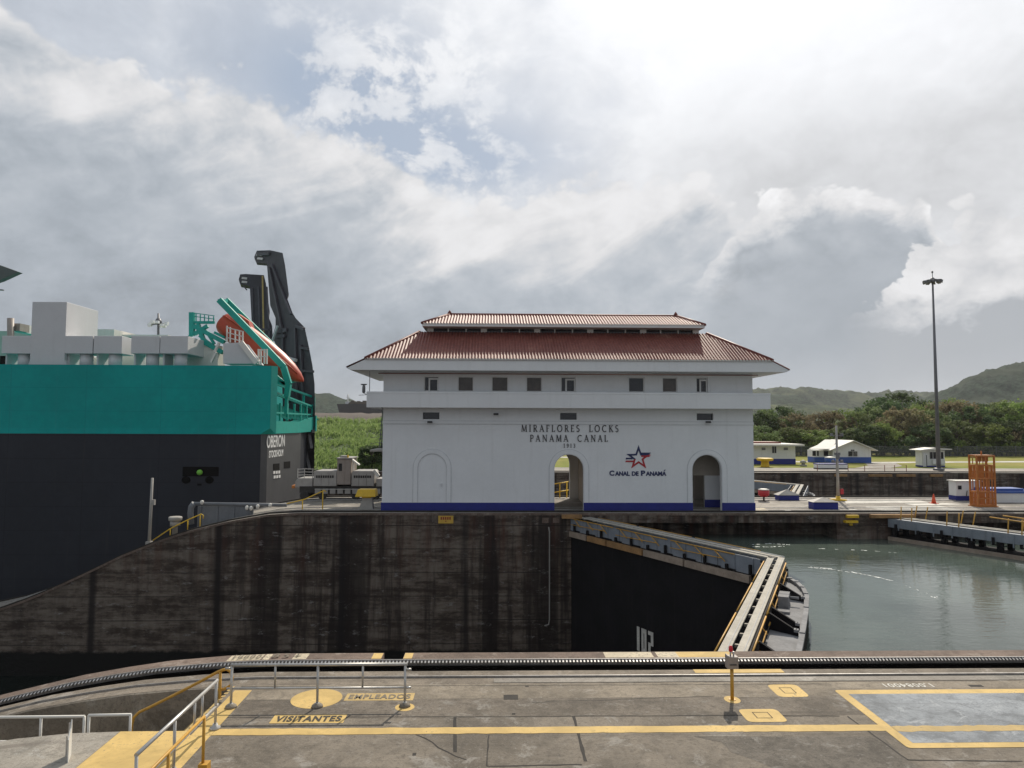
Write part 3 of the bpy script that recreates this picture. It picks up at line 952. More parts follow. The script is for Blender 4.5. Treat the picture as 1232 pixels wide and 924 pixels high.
# yellow and cream painted boards on the coping
mb = MB()
for a, b, m in [(278, 318, 1), (320, 372, 1), (727, 785, 1), (790, 815, 1), (815, 882, 0), (449, 460.5, 0), (487, 497, 0)]:
    x0, x1 = G(a, 788).x, G(b, 788).x
    z0, z1 = zN(x0), zN(x1)
    mb.add([(x0, 21.17, z0 + 0.005), (x1, 21.17, z1 + 0.005), (x1, 21.66, z1 + 0.005), (x0, 21.66, z0 + 0.005)], [(0, 1, 2, 3)], m)
mb.bx(G(835, 808).x, G(942, 808).x, 19.8, 20.08, 0.014, 0.02, 0)
build_each(mb, 'painted_board', ['yline', 'cream'], lwn)
for s, a, b in [('10000', 284, 316), ('85+', 330, 364)]:
    xm = G((a + b) / 2, 788).x
    text(s, 0.42, 'greystencil', 'lettering', lwn, Matrix.Translation((xm, 21.42, zN(xm) + 0.035)), 0.001, 0.004, 1, 1.35, fit=(G(b, 788).x - G(a, 788).x, 0.34, 1))
# retaining wall of the bank above the stair pit
mb = MB()
mb.sweep([(YB - 0.004, -0.004), (YB - 0.05, -0.03), (YB - 0.05, -16), (YB - 0.004, -16)], [(x, z) for x, z in STN if x <= -6.5])
mb.build('retaining_face', 'pit', lwn)

# ---- plaza
PY = 16.35
mb = MB()
mb.add([(-6.95, -40, 0), (90, -40, 0), (90, YB, 0), (-6.95, YB, 0)], [(0, 1, 2, 3)])
mb.add([(-8.5, -40, 0), (-6.95, -40, 0), (-6.95, PY, 0), (-8.5, PY, 0)], [(0, 1, 2, 3)])
mb.add([(-6.95, PY, 0), (-6.95, YB, 0), (-6.95, YB, -2.6), (-6.95, PY, -2.6)], [(0, 1, 2, 3)])
plaza = tag(mb.build('pavement', 'plaza'), kind='structure')
mb = MB()   # the paler slab falling away at the edge of the picture
rp = [(-8.5, 0), (-9.6, -0.03), (-10.8, -0.14), (-12, -0.32), (-14, -0.7), (-20, -2.2), (-40, -7)]
mb.sweep([(-40, 0), (PY, 0), (PY, -2.6), (-40, -2.6)], rp)
ramp = tag(mb.build('path', 'ramp'), kind='structure')
mb = MB()
mb.bx(-40, -6.95, PY + 0.005, YB - 0.055, -2.9, -2.4)
mb.build('pit_floor', 'pit', plaza)

ZP = 0.006
mb = MB()
mb.add([(-6.3, 18.13, 0.003), (60, 18.05, 0.003), (60, YB - 0.01, 0.003), (-6.3, YB - 0.01, 0.003)], [(0, 1, 2, 3)])
mb.build('slab', 'plaza2', plaza)
mb = MB()
mb.add([(-6.3, 16.98, 0.003), (60, 16.95, 0.003), (60, 18.045, 0.003), (-6.3, 18.125, 0.003)], [(0, 1, 2, 3)])
mb.build('slab', 'plaza3', plaza)
mb = MB()
ag = [G(px, py, 0.003) for px, py in [(835, 886), (868, 893), (880, 905), (905, 913), (930, 924), (960, 950), (1150, 950), (1088, 912), (1062, 886)]]
mb.face(ag)
mb.build('slab', 'asphalt', plaza)


def gp(*pts, z=ZP):
    return [G(px, py, z) for px, py in pts]


def rounded(pts, k=0.18, n=5):
    out = []
    m = len(pts)
    for i in range(m):
        p0, p1, p2 = Vector(pts[i - 1]), Vector(pts[i]), Vector(pts[(i + 1) % m])
        a = p1 + (p0 - p1) * k * min(1, (p2 - p1).length / (p0 - p1).length)
        b = p1 + (p2 - p1) * k * min(1, (p0 - p1).length / (p2 - p1).length)
        for j in range(n + 1):
            t = j / n
            out.append(a * (1 - t) ** 2 + p1 * 2 * t * (1 - t) + b * t * t)
    return out


def decal(name, polys, mat, z=0.0):
    mb = MB()
    for p in polys:
        mb.face([(q[0], q[1], ZP + z) for q in p])
    return mb.build(name, mat, plaza)


def ragged(x0, x1, f0, f1, step=0.22, jit=0.014):      # a hand-painted stripe along x with worn edges
    n = int((x1 - x0) / step)
    lo, hi = [], []
    for i in range(n + 1):
        x = x0 + (x1 - x0) * i / n
        lo.append((x, f0(x) + rnd.uniform(-jit, jit))); hi.append((x, f1(x) + rnd.uniform(-jit, jit)))
    return [[lo[i], lo[i + 1], hi[i + 1], hi[i]] for i in range(n)]


YL0, YL1 = G(600, 883).y, G(600, 875.3).y
decal('painted_line', ragged(-6.35, 40, lambda x: YL0 + 0.015 - 0.0009 * x, lambda x: YL1 + 0.015 - 0.0009 * x), 'yline')
decal('painted_line', [[(-6.8, YL0 + 0.02), (-6.355, YL0 + 0.02), (-6.355, 18.75), (-6.8, 18.75)]], 'yline')
decal('painted_patch', [[(-8.48, -10), (-6.35, -10), (-6.35, YL0 + 0.015), (-6.8, YL0 + 0.015), (-6.95, PY - 0.005), (-8.48, PY - 0.005)]], 'yline')
c = G(381, 840.6)
decal('painted_disc', [[(c.x + 0.64 * math.cos(t * math.pi / 18), c.y + 0.63 * math.sin(t * math.pi / 18)) for t in range(36)]], 'yline')
c2 = G(487, 851)
decal('painted_disc', [[(c2.x + 0.24 * math.cos(t * math.pi / 12), c2.y + 0.24 * math.sin(t * math.pi / 12)) for t in range(24)]], 'yline')
c3 = G(881, 842)
decal('painted_disc', [[(c3.x + 0.2 * math.cos(t * math.pi / 12), c3.y + 0.24 * math.sin(t * math.pi / 12)) for t in range(24)]], 'yline', 0.001)


def boxpatch(pts, mat, name, rad=None, z=0.0):
    g4 = gp(*pts)
    x0 = (g4[0].x + g4[3].x) / 2; x1 = (g4[1].x + g4[2].x) / 2
    y1 = (g4[0].y + g4[1].y) / 2; y0 = (g4[2].y + g4[3].y) / 2
    q = [(x0, y1, 0), (x1, y1, 0), (x1, y0, 0), (x0, y0, 0)]
    if rad: q = rounded(q, rad)
    decal(name, [q], mat, z)
    return x0, x1, y0, y1


x0, x1, y0, y1 = boxpatch([(330, 860), (417, 860), (413, 870), (325, 870)], 'yline', 'painted_patch')
text('VISITANTES', 0.50, 'blackpaint', 'lettering', plaza, Matrix.Translation(((x0 + x1) / 2, (y0 + y1) / 2, 0.012)), 0.001, 0.02, 1, 1.12, fit=((x1 - x0) * 0.9, (y1 - y0) * 0.68, 1))
x0, x1, y0, y1 = boxpatch([(416, 834), (499, 834), (497, 842.7), (416, 842.7)], 'yfaint', 'painted_patch')
text('EMPLEADOS', 0.42, 'greystencil', 'lettering', plaza, Matrix.Translation(((x0 + x1) / 2, (y0 + y1) / 2, 0.012)), 0.001, 0.012, 1, 1.12, fit=((x1 - x0) * 0.9, (y1 - y0) * 0.62, 1))
for pts in ([(924, 823.5), (962, 823.5), (971, 838.5), (935, 838.5)], [(888, 853), (935, 853), (948, 868.6), (899, 868.6)]):
    x0, x1, y0, y1 = boxpatch(pts, 'yline', 'painted_patch', 0.22)
    w, h = x1 - x0, y1 - y0
    a, b, cc, d = x0 + w * 0.3, x1 - w * 0.3, y0 + h * 0.28, y1 - h * 0.28
    decal('joint', [[(a, cc), (b, cc), (b, cc + 0.02), (a, cc + 0.02)], [(a, d), (b, d), (b, d + 0.02), (a, d + 0.02)], [(a, cc + 0.02), (a + 0.02, cc + 0.02), (a + 0.02, d), (a, d)], [(b - 0.02, cc + 0.02), (b, cc + 0.02), (b, d), (b - 0.02, d)]], 'joint', 0.003)
# the blue-grey painted rectangle with its yellow border
tl, bl = G(1006, 830.5), G(1089, 900.5)
xl = (tl.x + bl.x) / 2
yt, yb = tl.y, bl.y
it, ib = G(1100, 835).y, G(1200, 893.5).y
il = (G(1019, 835).x + G(1087, 893).x) / 2 + 0.1
decal('painted_patch', [rounded([(xl, yt, 0), (xl + 14, yt, 0), (xl + 14, yb, 0), (xl, yb, 0)], 0.035)], 'yline', 0.002)
decal('painted_patch', [[(il, it), (xl + 13.6, it), (xl + 13.6, ib), (il, ib)]], 'bluegrey', 0.005)
decal('painted_line', [*ragged(il, xl + 13.6, lambda x: G(1200, 880).y, lambda x: G(1200, 873.2).y, 0.15, 0.03)], 'yfaint', 0.008)
# upside-down white numbers read from the lock
tp = G(1092, 824.5)
text('1,0084001', 0.42, 'wline', 'lettering', plaza, Matrix.Translation((tp.x, tp.y, 0.008)) @ Matrix.Rotation(math.pi, 4, 'Z'), 0.001, 0.004, 1, 1.15, fit=(G(1121, 824).x - G(1063, 824).x, 0.3, 1))


def joint(p, q, w, mat='joint', z=0.0045, wob=0.012):
    a, b = G(*p), G(*q)
    n = max(2, int((b - a).length / 0.25))
    d = (b - a).normalized()
    s = Vector((-d.y, d.x, 0))
    L, Rr = [], []
    for i in range(n + 1):
        m = a + (b - a) * (i / n) + s * rnd.uniform(-wob, wob)
        ww = w * rnd.uniform(0.6, 1.3) / 2
        L.append(m - s * ww); Rr.append(m + s * ww)
    mb = MB()
    for i in range(n):
        mb.face([(v.x, v.y, z) for v in (L[i], L[i + 1], Rr[i + 1], Rr[i])])
    mb.build('joint', mat, plaza)


joint((262, 863.5), (870, 861), 0.035)
joint((870, 861), (1010, 861.5), 0.03)
joint((547, 863), (547, 905), 0.07)
joint((690, 862), (705, 916), 0.07)
joint((588, 884), (586, 922), 0.03)
joint((586, 922), (700, 920), 0.04)
joint((290, 826.5), (1000, 823), 0.03)
joint((1020, 862), (1092, 914.5), 0.04)
joint((1092, 914.5), (1230, 916), 0.04)
joint((500, 884), (560, 915), 0.03, wob=0.05)
joint((640, 845), (860, 838), 0.025, wob=0.04)
# small sunken covers
mb = MB()
for a, b, c_, d in [(606, 836, 623, 842), (1168, 824, 1180, 826.5), (616, 858, 620, 860), (632, 825, 636, 826.6), (496, 906, 501, 909)]:
    p, q = G(a, d), G(c_, b)
    mb.bx(p.x, q.x, p.y, q.y, 0.002, 0.006)
build_each(mb, 'cover', 'joint', plaza)

# ---- stair pit, steps with hazard-painted edges
stair = thing('staircase', 'concrete steps with yellow nosings dropping from the plaza into the pit', 'stairs', (-8.2, 17.6, -2.4))
mb = MB()
for i in range(8):
    zt = -0.30 * (i + 1)
    mb.bx(-6.96 - 0.34 * (i + 1), -6.96 - 0.34 * i, PY + 0.1, YB - 0.06, -2.6, zt)
mb.build('step', 'pit', stair)
mb = MB()
for i in range(13):
    y = PY + 0.15 + i * 0.2
    mb.add([(-7.0, y, 0.003), (-6.9, y + 0.02, 0.006), (-6.9, y + 0.13, 0.006), (-7.0, y + 0.11, 0.003)], [(0, 1, 2, 3)])
for i in range(8):
    zt = -0.30 * (i + 1)
    mb.bx(-6.96 - 0.34 * (i + 1) - 0.004, -6.96 - 0.34 * i - 0.27, PY + 0.12, YB - 0.08, zt + 0.002, zt + 0.006)
mb.build('painted_edge', 'yfaint', stair)

# ---- centre lock wall
lwc = thing('lock_wall', 'stained dark centre lock wall under the white control house, its crest dipping beside the ship', 'lock wall', (0, YC0, 0))
mb = MB()


def full(x0, x1):
    return [(YC0, -0.03), (YC0 + 0.04, 0), (YC1, 0), (YC1, -16), (YC0, -16)]


st = [s for s in STC] + [(-15.4, 0), (6.1, 0)]
mb.sweep(full(0, 0), st, 0)
rec = [(YC0, -0.03), (YC0 + 0.04, 0), (YC1, 0), (YC1, -16), (YC0 + 2.5, -16), (YC0 + 2.5, -0.75), (YC0, -0.75)]
mb.sweep(rec, [(6.1, 0), (27.4, 0)], 0)
mb.sweep(full(0, 0), [(27.4, 0), (32.0, 0)], 0)
mb.sweep(rec, [(32.0, 0), (54, 0)], 0)
mb.sweep(full(0, 0), [(54, 0), (150, 0)], 0)
mb.build('wall_body', 'wall', lwc)
mb = MB()
mb.sweep([(YC0 + 0.02, 0.004), (YC1 - 0.02, 0.004), (YC1 - 0.02, 0.01), (YC0 + 0.02, 0.01)], st + [(150, 0)])
mb.build('deck', 'deck', lwc)
# edge timber, track slot and rack, on both crests
mb = MB()
mb.sweep([(YC0 - 0.06, -0.16), (YC0 + 0.03, -0.16), (YC0 + 0.03, 0.02), (YC0 - 0.06, 0.02)], st + [(150, 0)])
mb.build('edge_kerb', 'coping', lwc)
mb = MB()
for y in (YC0 + 0.55, YC1 - 0.95):
    mb.sweep([(y, 0.01), (y + 0.22, 0.01), (y + 0.22, 0.13), (y, 0.13)], st + [(150, 0)])
mb.build('rack_rail', 'joint', lwc)
mb = MB()
for y in (YC0 + 1.9, YC0 + 3.4, YC1 - 2.3, YC1 - 3.8):
    mb.sweep([(y, 0.01), (y + 0.08, 0.01), (y + 0.08, 0.07), (y, 0.07)], st + [(150, 0)])
mb.build('rail', 'steel', lwc)
# deck paint: pale slabs and lines to the right of the house
mb = MB()
for pts, m in [([(1015, 601), (1100, 600.5), (1118, 604.5), (1018, 605.5)], 0), ([(1040, 609.5), (1130, 608.5), (1168, 615), (1066, 615.5)], 0), ([(909, 611), (918, 610.5), (926, 615), (909, 615.5)], 1),
               ([(1088, 606), (1140, 605.5), (1160, 607), (1100, 608)], 2), ([(944, 613.5), (951, 613.4), (952, 614.5), (945, 614.6)], 2), ([(1020, 612.5), (1028, 612.4), (1034, 613.4), (1024, 613.5)], 2)]:
    mb.face([(v.x, v.y, 0.014 + 0.004 * m) for v in (G(px, py, 0.014) for px, py in pts)], m)
build_each(mb, 'painted_patch', ['palepatch', 'cream', 'wline'], lwc)
# yellow timber ledge over the gate hinge and the bracket near the far recess
mb = MB()
a, b = AY(676, 621.5, YC0 - 0.3), AY(700, 621.5, YC0 - 0.3)
mb.bx(a.x, b.x, YC0 - 0.5, YC0 - 0.065, a.z - 0.14, a.z + 0.14)
a, b = AY(1045, 621, YC0), AY(1075, 624, YC0)
mb.bx(a.x, b.x + 1.5, YC0 - 0.45, YC0 - 0.065, -0.32, -0.05)
build_each(mb, 'timber_ledge', 'timber', lwc)
mb = MB()
a = AY(1022, 624, YC0)
mb.bx(a.x - 0.55, a.x + 0.45, YC0 - 0.5, YC0 - 0.065, a.z - 0.28, a.z - 0.1)
mb.bx(a.x - 0.35, a.x + 0.6, YC0 - 0.35, YC0 - 0.065, a.z + 0.1, a.z + 0.32)
mb.bx(a.x - 0.1, a.x + 0.1, YC0 - 0.3, YC0 - 0.065, a.z - 0.5, a.z - 0.28)
mb.build('bracket', 'brightyellow', lwc)
# pipe down the face
mb = MB()
p = [AY(660, 634, YC0), AY(661, 640, YC0), AY(661, 745, YC0), AY(660, 751, YC0), AY(655, 752.5, YC0)]
mb.tube([(q.x, YC0 - 0.07, q.z) for q in p], 0.045, 8)
mb.build('pipe', 'post', lwc)
mb = MB()
for px in (656, 669):
    a = AY(px, 626, YC0)
    mb.bx(a.x - 0.25, a.x + 0.25, YC0 - 0.08, YC0, a.z - 0.2, a.z + 0.2)
build_each(mb, 'bracket', 'coping', lwc)
# ragged patches where the old render has come off
# black strip painting the shade of the hinge recess
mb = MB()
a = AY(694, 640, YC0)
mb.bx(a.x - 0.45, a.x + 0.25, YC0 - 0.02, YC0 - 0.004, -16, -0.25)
mb.build('recess_shade', 'void', lwc)

# ---- far bank wall
lwf = thing('lock_wall', 'far dark lock wall below the lawn and the small white huts', 'lock wall', (0, YF, 0))
mb = MB()
mb.bx(-130, 200, YF, YF + 1.2, -16, -0.03)
mb.build('wall_body', 'wallfar', lwf)
mb = MB()
mb.bx(-130, 200, YF - 0.06, YF + 0.92, -0.028, 0.03)
mb.build('edge_kerb', 'deck', lwf)
mb = MB()
mb.bx(-130, 200, YF + 0.95, YF + 1.25, -0.02, 0.16)
mb.build('rack_rail', 'joint', lwf)
mb = MB()
for a, b in [(1003, 1018), (1044, 1072), (1078, 1100), (1118, 1133)]:
    p, q = AY(a, 572, YF), AY(b, 572, YF)
    mb.bx(p.x, q.x, YF - 0.35, YF - 0.065, -0.55, -0.2)
build_each(mb, 'timber_ledge', 'timber', lwf)

# ---- water: high pool above the middle gate, low pool below it
HX, APX = 6.9, 15.65
YMID = (YN + YC0) / 2
mb = MB()
mb.face([(HX, YN, WZ), (150, YN, WZ), (150, YC0 + 2.5, WZ), (HX, YC0 + 2.5, WZ), (HX, YC0, WZ), (APX, YMID, WZ)])
water = tag(mb.build('water', watermat('pool_water', (0.085, 0.108, 0.093), 0.03, 1.2, 0.42)), kind='structure')
mb = MB()
mb.face([(-130, YN, LZ), (HX, YN, LZ), (APX, YMID, LZ), (HX, YC0, LZ), (-130, YC0, LZ)])
mb.face([(-300, YC1, LZ - 0.1), (29, YC1, LZ - 0.1), (38, 85, LZ - 0.1), (29, YF, LZ - 0.1), (-300, YF, LZ - 0.1)])
tag(mb.build('water', watermat('dark_water', (0.012, 0.016, 0.014), 0.05, 1.0, 0.2)), kind='structure')
mb = MB()
mb.face([(29, YC1, WZ - 1.5), (200, YC1, WZ - 1.5), (200, YF, WZ - 1.5), (29, YF, WZ - 1.5), (38, 85, WZ - 1.5)])
tag(mb.build('water', watermat('far_pool_water', (0.05, 0.065, 0.055), 0.05, 1.0, 0.2)), kind='structure')
# thin lines of foam drifting on the pool
mb = MB()
fm = newmat('foam')
fm[1].put(fm[2].inputs['Base Color'], (0.72, 0.74, 0.73)); fm[2].inputs['Roughness'].default_value = 0.7


def foam(pts, w, thin):
    q = [G(px, py, WZ + 0.004) for px, py in pts]
    P = []
    for i in range(len(q) - 1):
        for j in range(14):
            P.append(q[i].lerp(q[i + 1], j / 14))
    for i in range(len(P) - 1):
        if rnd.random() < thin: continue
        d = (P[i + 1] - P[i]).normalized()
        s = Vector((-d.y, d.x, 0)) * w * rnd.uniform(0.2, 1.0)
        o = Vector((-d.y, d.x, 0)) * rnd.uniform(-0.05, 0.05)
        mb.face([P[i] - s + o, P[i + 1] - s * 0.6 + o, P[i + 1] + s * 0.7 + o, P[i] + s + o])


foam([(972, 682.5), (1000, 685), (1040, 691), (1077, 699.5)], 0.06, 0.15)
foam([(975, 682), (1003, 684.5)], 0.10, 0.2)
foam([(1024, 688), (1065, 696)], 0.09, 0.1)
foam([(1077, 699.5), (1100, 708), (1130, 719)], 0.03, 0.75)
foam([(1118, 717), (1130, 720)], 0.07, 0.3)
foam([(985, 660), (1040, 662), (1085, 665.5)], 0.10, 0.45)
foam([(905, 655), (930, 654), (952, 655.5)], 0.16, 0.35)
foam([(900, 657.5), (925, 658), (945, 657)], 0.12, 0.5)
mb.build('foam', fm[0], water, normals=False)

# ---- hills
from mathutils import noise as MN


def hill(name, x0, x1, y0, y1, nx, ny, fn, mat, rough):
    vs = []
    for j in range(ny + 1):
        for i in range(nx + 1):
            x = x0 + (x1 - x0) * i / nx
            y = y0 + (y1 - y0) * j / ny
            h = fn(x, y)
            b = MN.fractal(Vector((x * 0.03, y * 0.03, 1.7)), 0.9, 2.1, 5) * rough + abs(MN.noise(Vector((x * 0.12, y * 0.12, 4.2)))) * rough * 1.5
            vs.append((x, y, max(-1.0, h + b * min(1, max(0, h) / 12))))
    fs = [(j * (nx + 1) + i, j * (nx + 1) + i + 1, (j + 1) * (nx + 1) + i + 1, (j + 1) * (nx + 1) + i) for j in range(ny) for i in range(nx)]
    mb = MB()
    mb.add(vs, fs, 0, True)
    return tag(mb.build(name, mat, normals=False), kind='structure')


def ridge(pts, yc, sy):
    f = interp(pts)
    return lambda x, y: f(x) * math.exp(-((y - yc) / sy) ** 2) if abs(y - yc) < 3 * sy else 0.0


def rp_(pts, Y):
    return [(AY(px, py, Y).x, AY(px, py, Y).z) for px, py in pts]


hill('hill', 450, 1900, 820, 1500, 290, 60, ridge([(500, 0)] + rp_([(1130, 480), (1150, 468), (1170, 457), (1195, 447), (1215, 440), (1232, 437), (1290, 428), (1360, 440), (1480, 470)], 1150) + [(1700, 10)], 1150, 160), 'hillforest', 5.0)
hill('hill', 100, 1900, 1700, 2400, 240, 36, ridge(rp_([(700, 478), (860, 474), (900, 470), (935, 468), (970, 467), (1000, 470), (1040, 474), (1085, 471), (1110, 473), (1150, 476), (1232, 480)], 2050), 2050, 170), 'hillmeadow', 7.0)
hill('hill', -1500, 700, 1300, 1900, 240, 36, ridge(rp_([(180, 482), (250, 478), (330, 474), (380, 474), (396, 474), (412, 480), (430, 485), (450, 487), (480, 488), (600, 485), (760, 482), (900, 476)], 1600), 1600, 150), 'hillforest', 5.0)
# meadow slope in front of the middle hills
hill('hill', 150, 900, 900, 1500, 150, 30, ridge(rp_([(820, 494), (905, 488), (960, 487), (1010, 492), (1060, 494), (1120, 500)], 1200), 1200, 130), 'hillmeadow', 4.0)
# brown embankment and black ship beyond the reed bed
tag(hill('terrain', -330, 60, 440, 560, 120, 12, ridge([(-330, 15), (60, 15)], 500, 55), 'brownwall', 0.9), kind='structure')

# ---- reed bed on the rising bank between the ship and the house


def bankz(x, y):
    t = (y - 104.5) / 46.0
    return max(0.0, min(1.0, t)) ** 0.9 * 7.6 + MN.noise(Vector((x * 0.12, y * 0.12, 0))) * 0.7 * min(1, t * 3 + 0.05)


vs = []
nx, ny = 56, 36
for j in range(ny + 1):
    for i in range(nx + 1):
        x = -75 + 72 * i / nx
        y = 104.3 + 60 * j / ny
        vs.append((x, y, bankz(x, y)))
mb = MB()
mb.add(vs, [(j * (nx + 1) + i, j * (nx + 1) + i + 1, (j + 1) * (nx + 1) + i + 1, (j + 1) * (nx + 1) + i) for j in range(ny) for i in range(nx)], 0, True)
tag(mb.build('terrain', 'reedsoil', normals=False), kind='structure')
mb = MB()
for k in range(16000):
    y = 104.8 + 48 * rnd.random() ** 1.1
    x = rnd.uniform(-52, -14) * (y / 112)
    dn = MN.noise(Vector((x * 0.25, y * 0.25, 3.0)))
    if dn < -0.28 and rnd.random() < 0.7: continue
    z = bankz(x, y) - 0.05
    h = rnd.uniform(0.6, 1.25) * (1 + 0.6 * dn)
    a = rnd.uniform(0, 6.28)
    w = rnd.uniform(0.06, 0.14)
    lx, ly = math.cos(a) * w, math.sin(a) * w
    bx_, by_ = rnd.gauss(0.15, 0.42), rnd.gauss(-0.1, 0.35)
    mb.add([(x - lx, y - ly, z), (x + lx, y + ly, z), (x + lx + bx_ * 0.4, y + ly + by_ * 0.4, z + h * 0.65), (x - lx + bx_ * 0.4, y - ly + by_ * 0.4, z + h * 0.65), (x + bx_ * 1.3, y + by_ * 1.3, z + h)],
           [(0, 1, 2, 3), (3, 2, 4)])
tag(mb.build('reeds', 'reed', normals=False), 'tall pale green reeds covering the bank between ship and house', 'reeds', kind='stuff')
# ------------------------------------------------------------------ control house
YH = 56.2                      # its front face
DH = 9.6                       # depth of the walls
HB = YH + DH


def hx(px, py=560, Y=YH): return AY(px, py, Y).x
def hz(py, px=683, Y=YH): return AY(px, py, Y).z


X0, X1 = hx(460), hx(907)
XC = (X0 + X1) / 2
house = thing('control_house', 'white lock control house with red tiled roof, blue plinth and arched doorways', 'building', (XC, YH + DH / 2, 0))
ZTOP = hz(447) + 0.25
Z2T, Z2B = hz(453.5), hz(471.5)          # upper windows
ZVT, ZVB = hz(496.8), hz(505)            # small vents
ops = []                                 # x0, x1, z0, z1, arched
doors = [(667, 702), (833, 868)]
ZA = hz(547)
for a, b in doors: ops.append((hx(a), hx(b), -0.1, ZA, True))
wins = [(509, 527, 'half'), (550, 569, 'blind'), (591, 611, 'blind'), (633, 652, 'blind'), (675, 693, 'half'), (757, 776, 'dark'), (798, 816, 'brown'), (839, 853, 'half')]
for a, b, k in wins: ops.append((hx(a), hx(b), Z2B, Z2T, False))
vents = [(508, 528), (674, 694), (839, 859)]
for a, b in vents: ops.append((hx(a), hx(b), ZVB, ZVT, False))


def panel(mb, x0, x1, z0, z1, y0, y1, ops, mi=0, n=14):
    xs = {x0, x1}
    for o in ops:
        xs |= {o[0], o[1]}
        if o[4]:
            for i in range(1, n):
                xs.add(o[0] + (o[1] - o[0]) * (0.5 - 0.5 * math.cos(math.pi * i / n)))
    xs = sorted(xs)

    def top(o, x):
        if not o[4]: return o[3]
        r = (o[1] - o[0]) / 2
        c = (o[0] + o[1]) / 2
        return o[3] - r + math.sqrt(max(0, r * r - (x - c) ** 2))
    for a, b in zip(xs, xs[1:]):
        if b - a < 1e-6: continue
        m = (a + b) / 2
        act = sorted([o for o in ops if o[0] < m < o[1]], key=lambda o: o[2])
        la = lb = z0
        for o in act:
            if o[2] > z0:
                mb.hexa([(a, y0, la), (b, y0, lb), (b, y1, lb), (a, y1, la)], [(a, y0, o[2]), (b, y0, o[2]), (b, y1, o[2]), (a, y1, o[2])], mi)
            la, lb = top(o, a), top(o, b)
        mb.hexa([(a, y0, la), (b, y0, lb), (b, y1, lb), (a, y1, la)], [(a, y0, z1), (b, y0, z1), (b, y1, z1), (a, y1, z1)], mi)


mb = MB()
panel(mb, X0, X1, 0.0, ZTOP, YH, YH + 0.45, ops)
panel(mb, X0, X1, 0.0, ZTOP, HB - 0.45, HB, [(hx(663), hx(700), -0.1, ZA, True), (hx(845), hx(868), -0.1, ZA - 1.3, False)])
mb.bx(X0, X0 + 0.45, YH + 0.45, HB - 0.45, 0, ZTOP)
mb.bx(X1 - 0.45, X1, YH + 0.45, HB - 0.45, 0, ZTOP)
# string course lines
mb.bx(X0 - 0.03, X1 + 0.03, YH - 0.035, YH - 0.002, hz(511), hz(510.3), 1)
mb.bx(X0 - 0.03, X1 + 0.03, YH - 0.06, YH - 0.002, hz(510.3) + 0.002, hz(507.4))
mb.bx(X0 - 0.02, X1 + 0.02, YH - 0.025, YH - 0.002, hz(507.2), hz(506.5), 1)
mb.build('wall', ['white', 'shadegrey'], house)
# interior: floor, passages and partitions
mb = MB()
mb.bx(X0 + 0.45, X1 - 0.45, YH, HB, 0.012, 0.05, 1)
mb.bx(X0 + 0.45, X1 - 0.45, YH + 0.45, HB - 0.45, 6.0, 6.2)
mb.bx(hx(660) - 0.25, hx(660), YH + 0.46, HB - 0.46, 0.05, 6.0)
mb.bx(hx(712), hx(712) + 0.25, YH + 0.46, HB - 0.46, 0.05, 6.0)
mb.bx(hx(826), hx(826) + 0.2, YH + 0.46, HB - 0.46, 0.05, 6.0)
mb.bx(hx(826), X1 - 0.46, YH + 2.4, YH + 2.7, 2.75, 6.0)
mb.bx(hx(858), X1 - 0.46, YH + 2.4, YH + 2.7, 0.05, 2.75, 2)
mb.bx(hx(836), hx(839), YH + 2.6, YH + 2.8, 0.05, 2.75)
mb.bx(hx(844), hx(848), YH + 4.4, YH + 4.6, 0.05, 2.75)
mb.build('interior', ['warmwall', 'deck', 'white'], house)
# plinth, broken at the doors
mb = MB()
ZPL = hz(604.8)
segs = [(X0 - 0.06, hx(667)), (hx(702), hx(833)), (hx(868), X1 + 0.06)]
for a, b in segs:
    mb.bx(a, b, YH - 0.06, YH - 0.004, 0.012, ZPL)
mb.bx(X0 - 0.06, X0 - 0.004, YH - 0.004, HB + 0.06, 0.012, ZPL)
mb.bx(X1 + 0.004, X1 + 0.06, YH - 0.004, HB + 0.06, 0.012, ZPL)
mb.bx(hx(858), X1 - 0.47, YH + 2.36, YH + 2.396, 0.05, ZPL)
mb.build('plinth', 'blue', house)
# arch surrounds (raised bands) and the blind arch


def archband(cx, r0, r1, zs, y0, y1, mb, mi=0, zb=None):
    n = 20
    inn = [(cx - r0, zb)] + [(cx + r0 * math.cos(math.pi - math.pi * i / n), zs + r0 * math.sin(math.pi * i / n)) for i in range(n + 1)] + [(cx + r0, zb)]
    out = [(cx - r1, zb)] + [(cx + r1 * math.cos(math.pi - math.pi * i / n), zs + r1 * math.sin(math.pi * i / n)) for i in range(n + 1)] + [(cx + r1, zb)]
    for i in range(len(inn) - 1):
        mb.hexa([(inn[i][0], y1, inn[i][1]), (inn[i + 1][0], y1, inn[i + 1][1]), (out[i + 1][0], y1, out[i + 1][1]), (out[i][0], y1, out[i][1])],
                [(inn[i][0], y0, inn[i][1]), (inn[i + 1][0], y0, inn[i + 1][1]), (out[i + 1][0], y0, out[i + 1][1]), (out[i][0], y0, out[i][1])], mi)


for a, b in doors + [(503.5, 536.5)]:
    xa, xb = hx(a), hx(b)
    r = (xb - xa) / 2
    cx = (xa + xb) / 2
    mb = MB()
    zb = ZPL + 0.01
    archband(cx, r + 0.40, r + 0.46, ZA - r, YH - 0.03, YH - 0.003, mb, 1, zb)  # grey ring painting the shade line at the step
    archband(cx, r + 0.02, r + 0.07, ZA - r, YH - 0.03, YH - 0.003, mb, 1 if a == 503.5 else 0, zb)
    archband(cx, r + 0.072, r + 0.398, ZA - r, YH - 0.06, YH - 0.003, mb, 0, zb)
    mb.build('arch_surround', ['white', 'shadegrey'], house)
mb = MB()
a = AY(531, 583, YH)
mb.bx(a.x - 0.06, a.x + 0.06, YH - 0.08, YH - 0.004, a.z - 0.1, a.z + 0.1)
mb.build('wall_box', 'shadegrey', house)
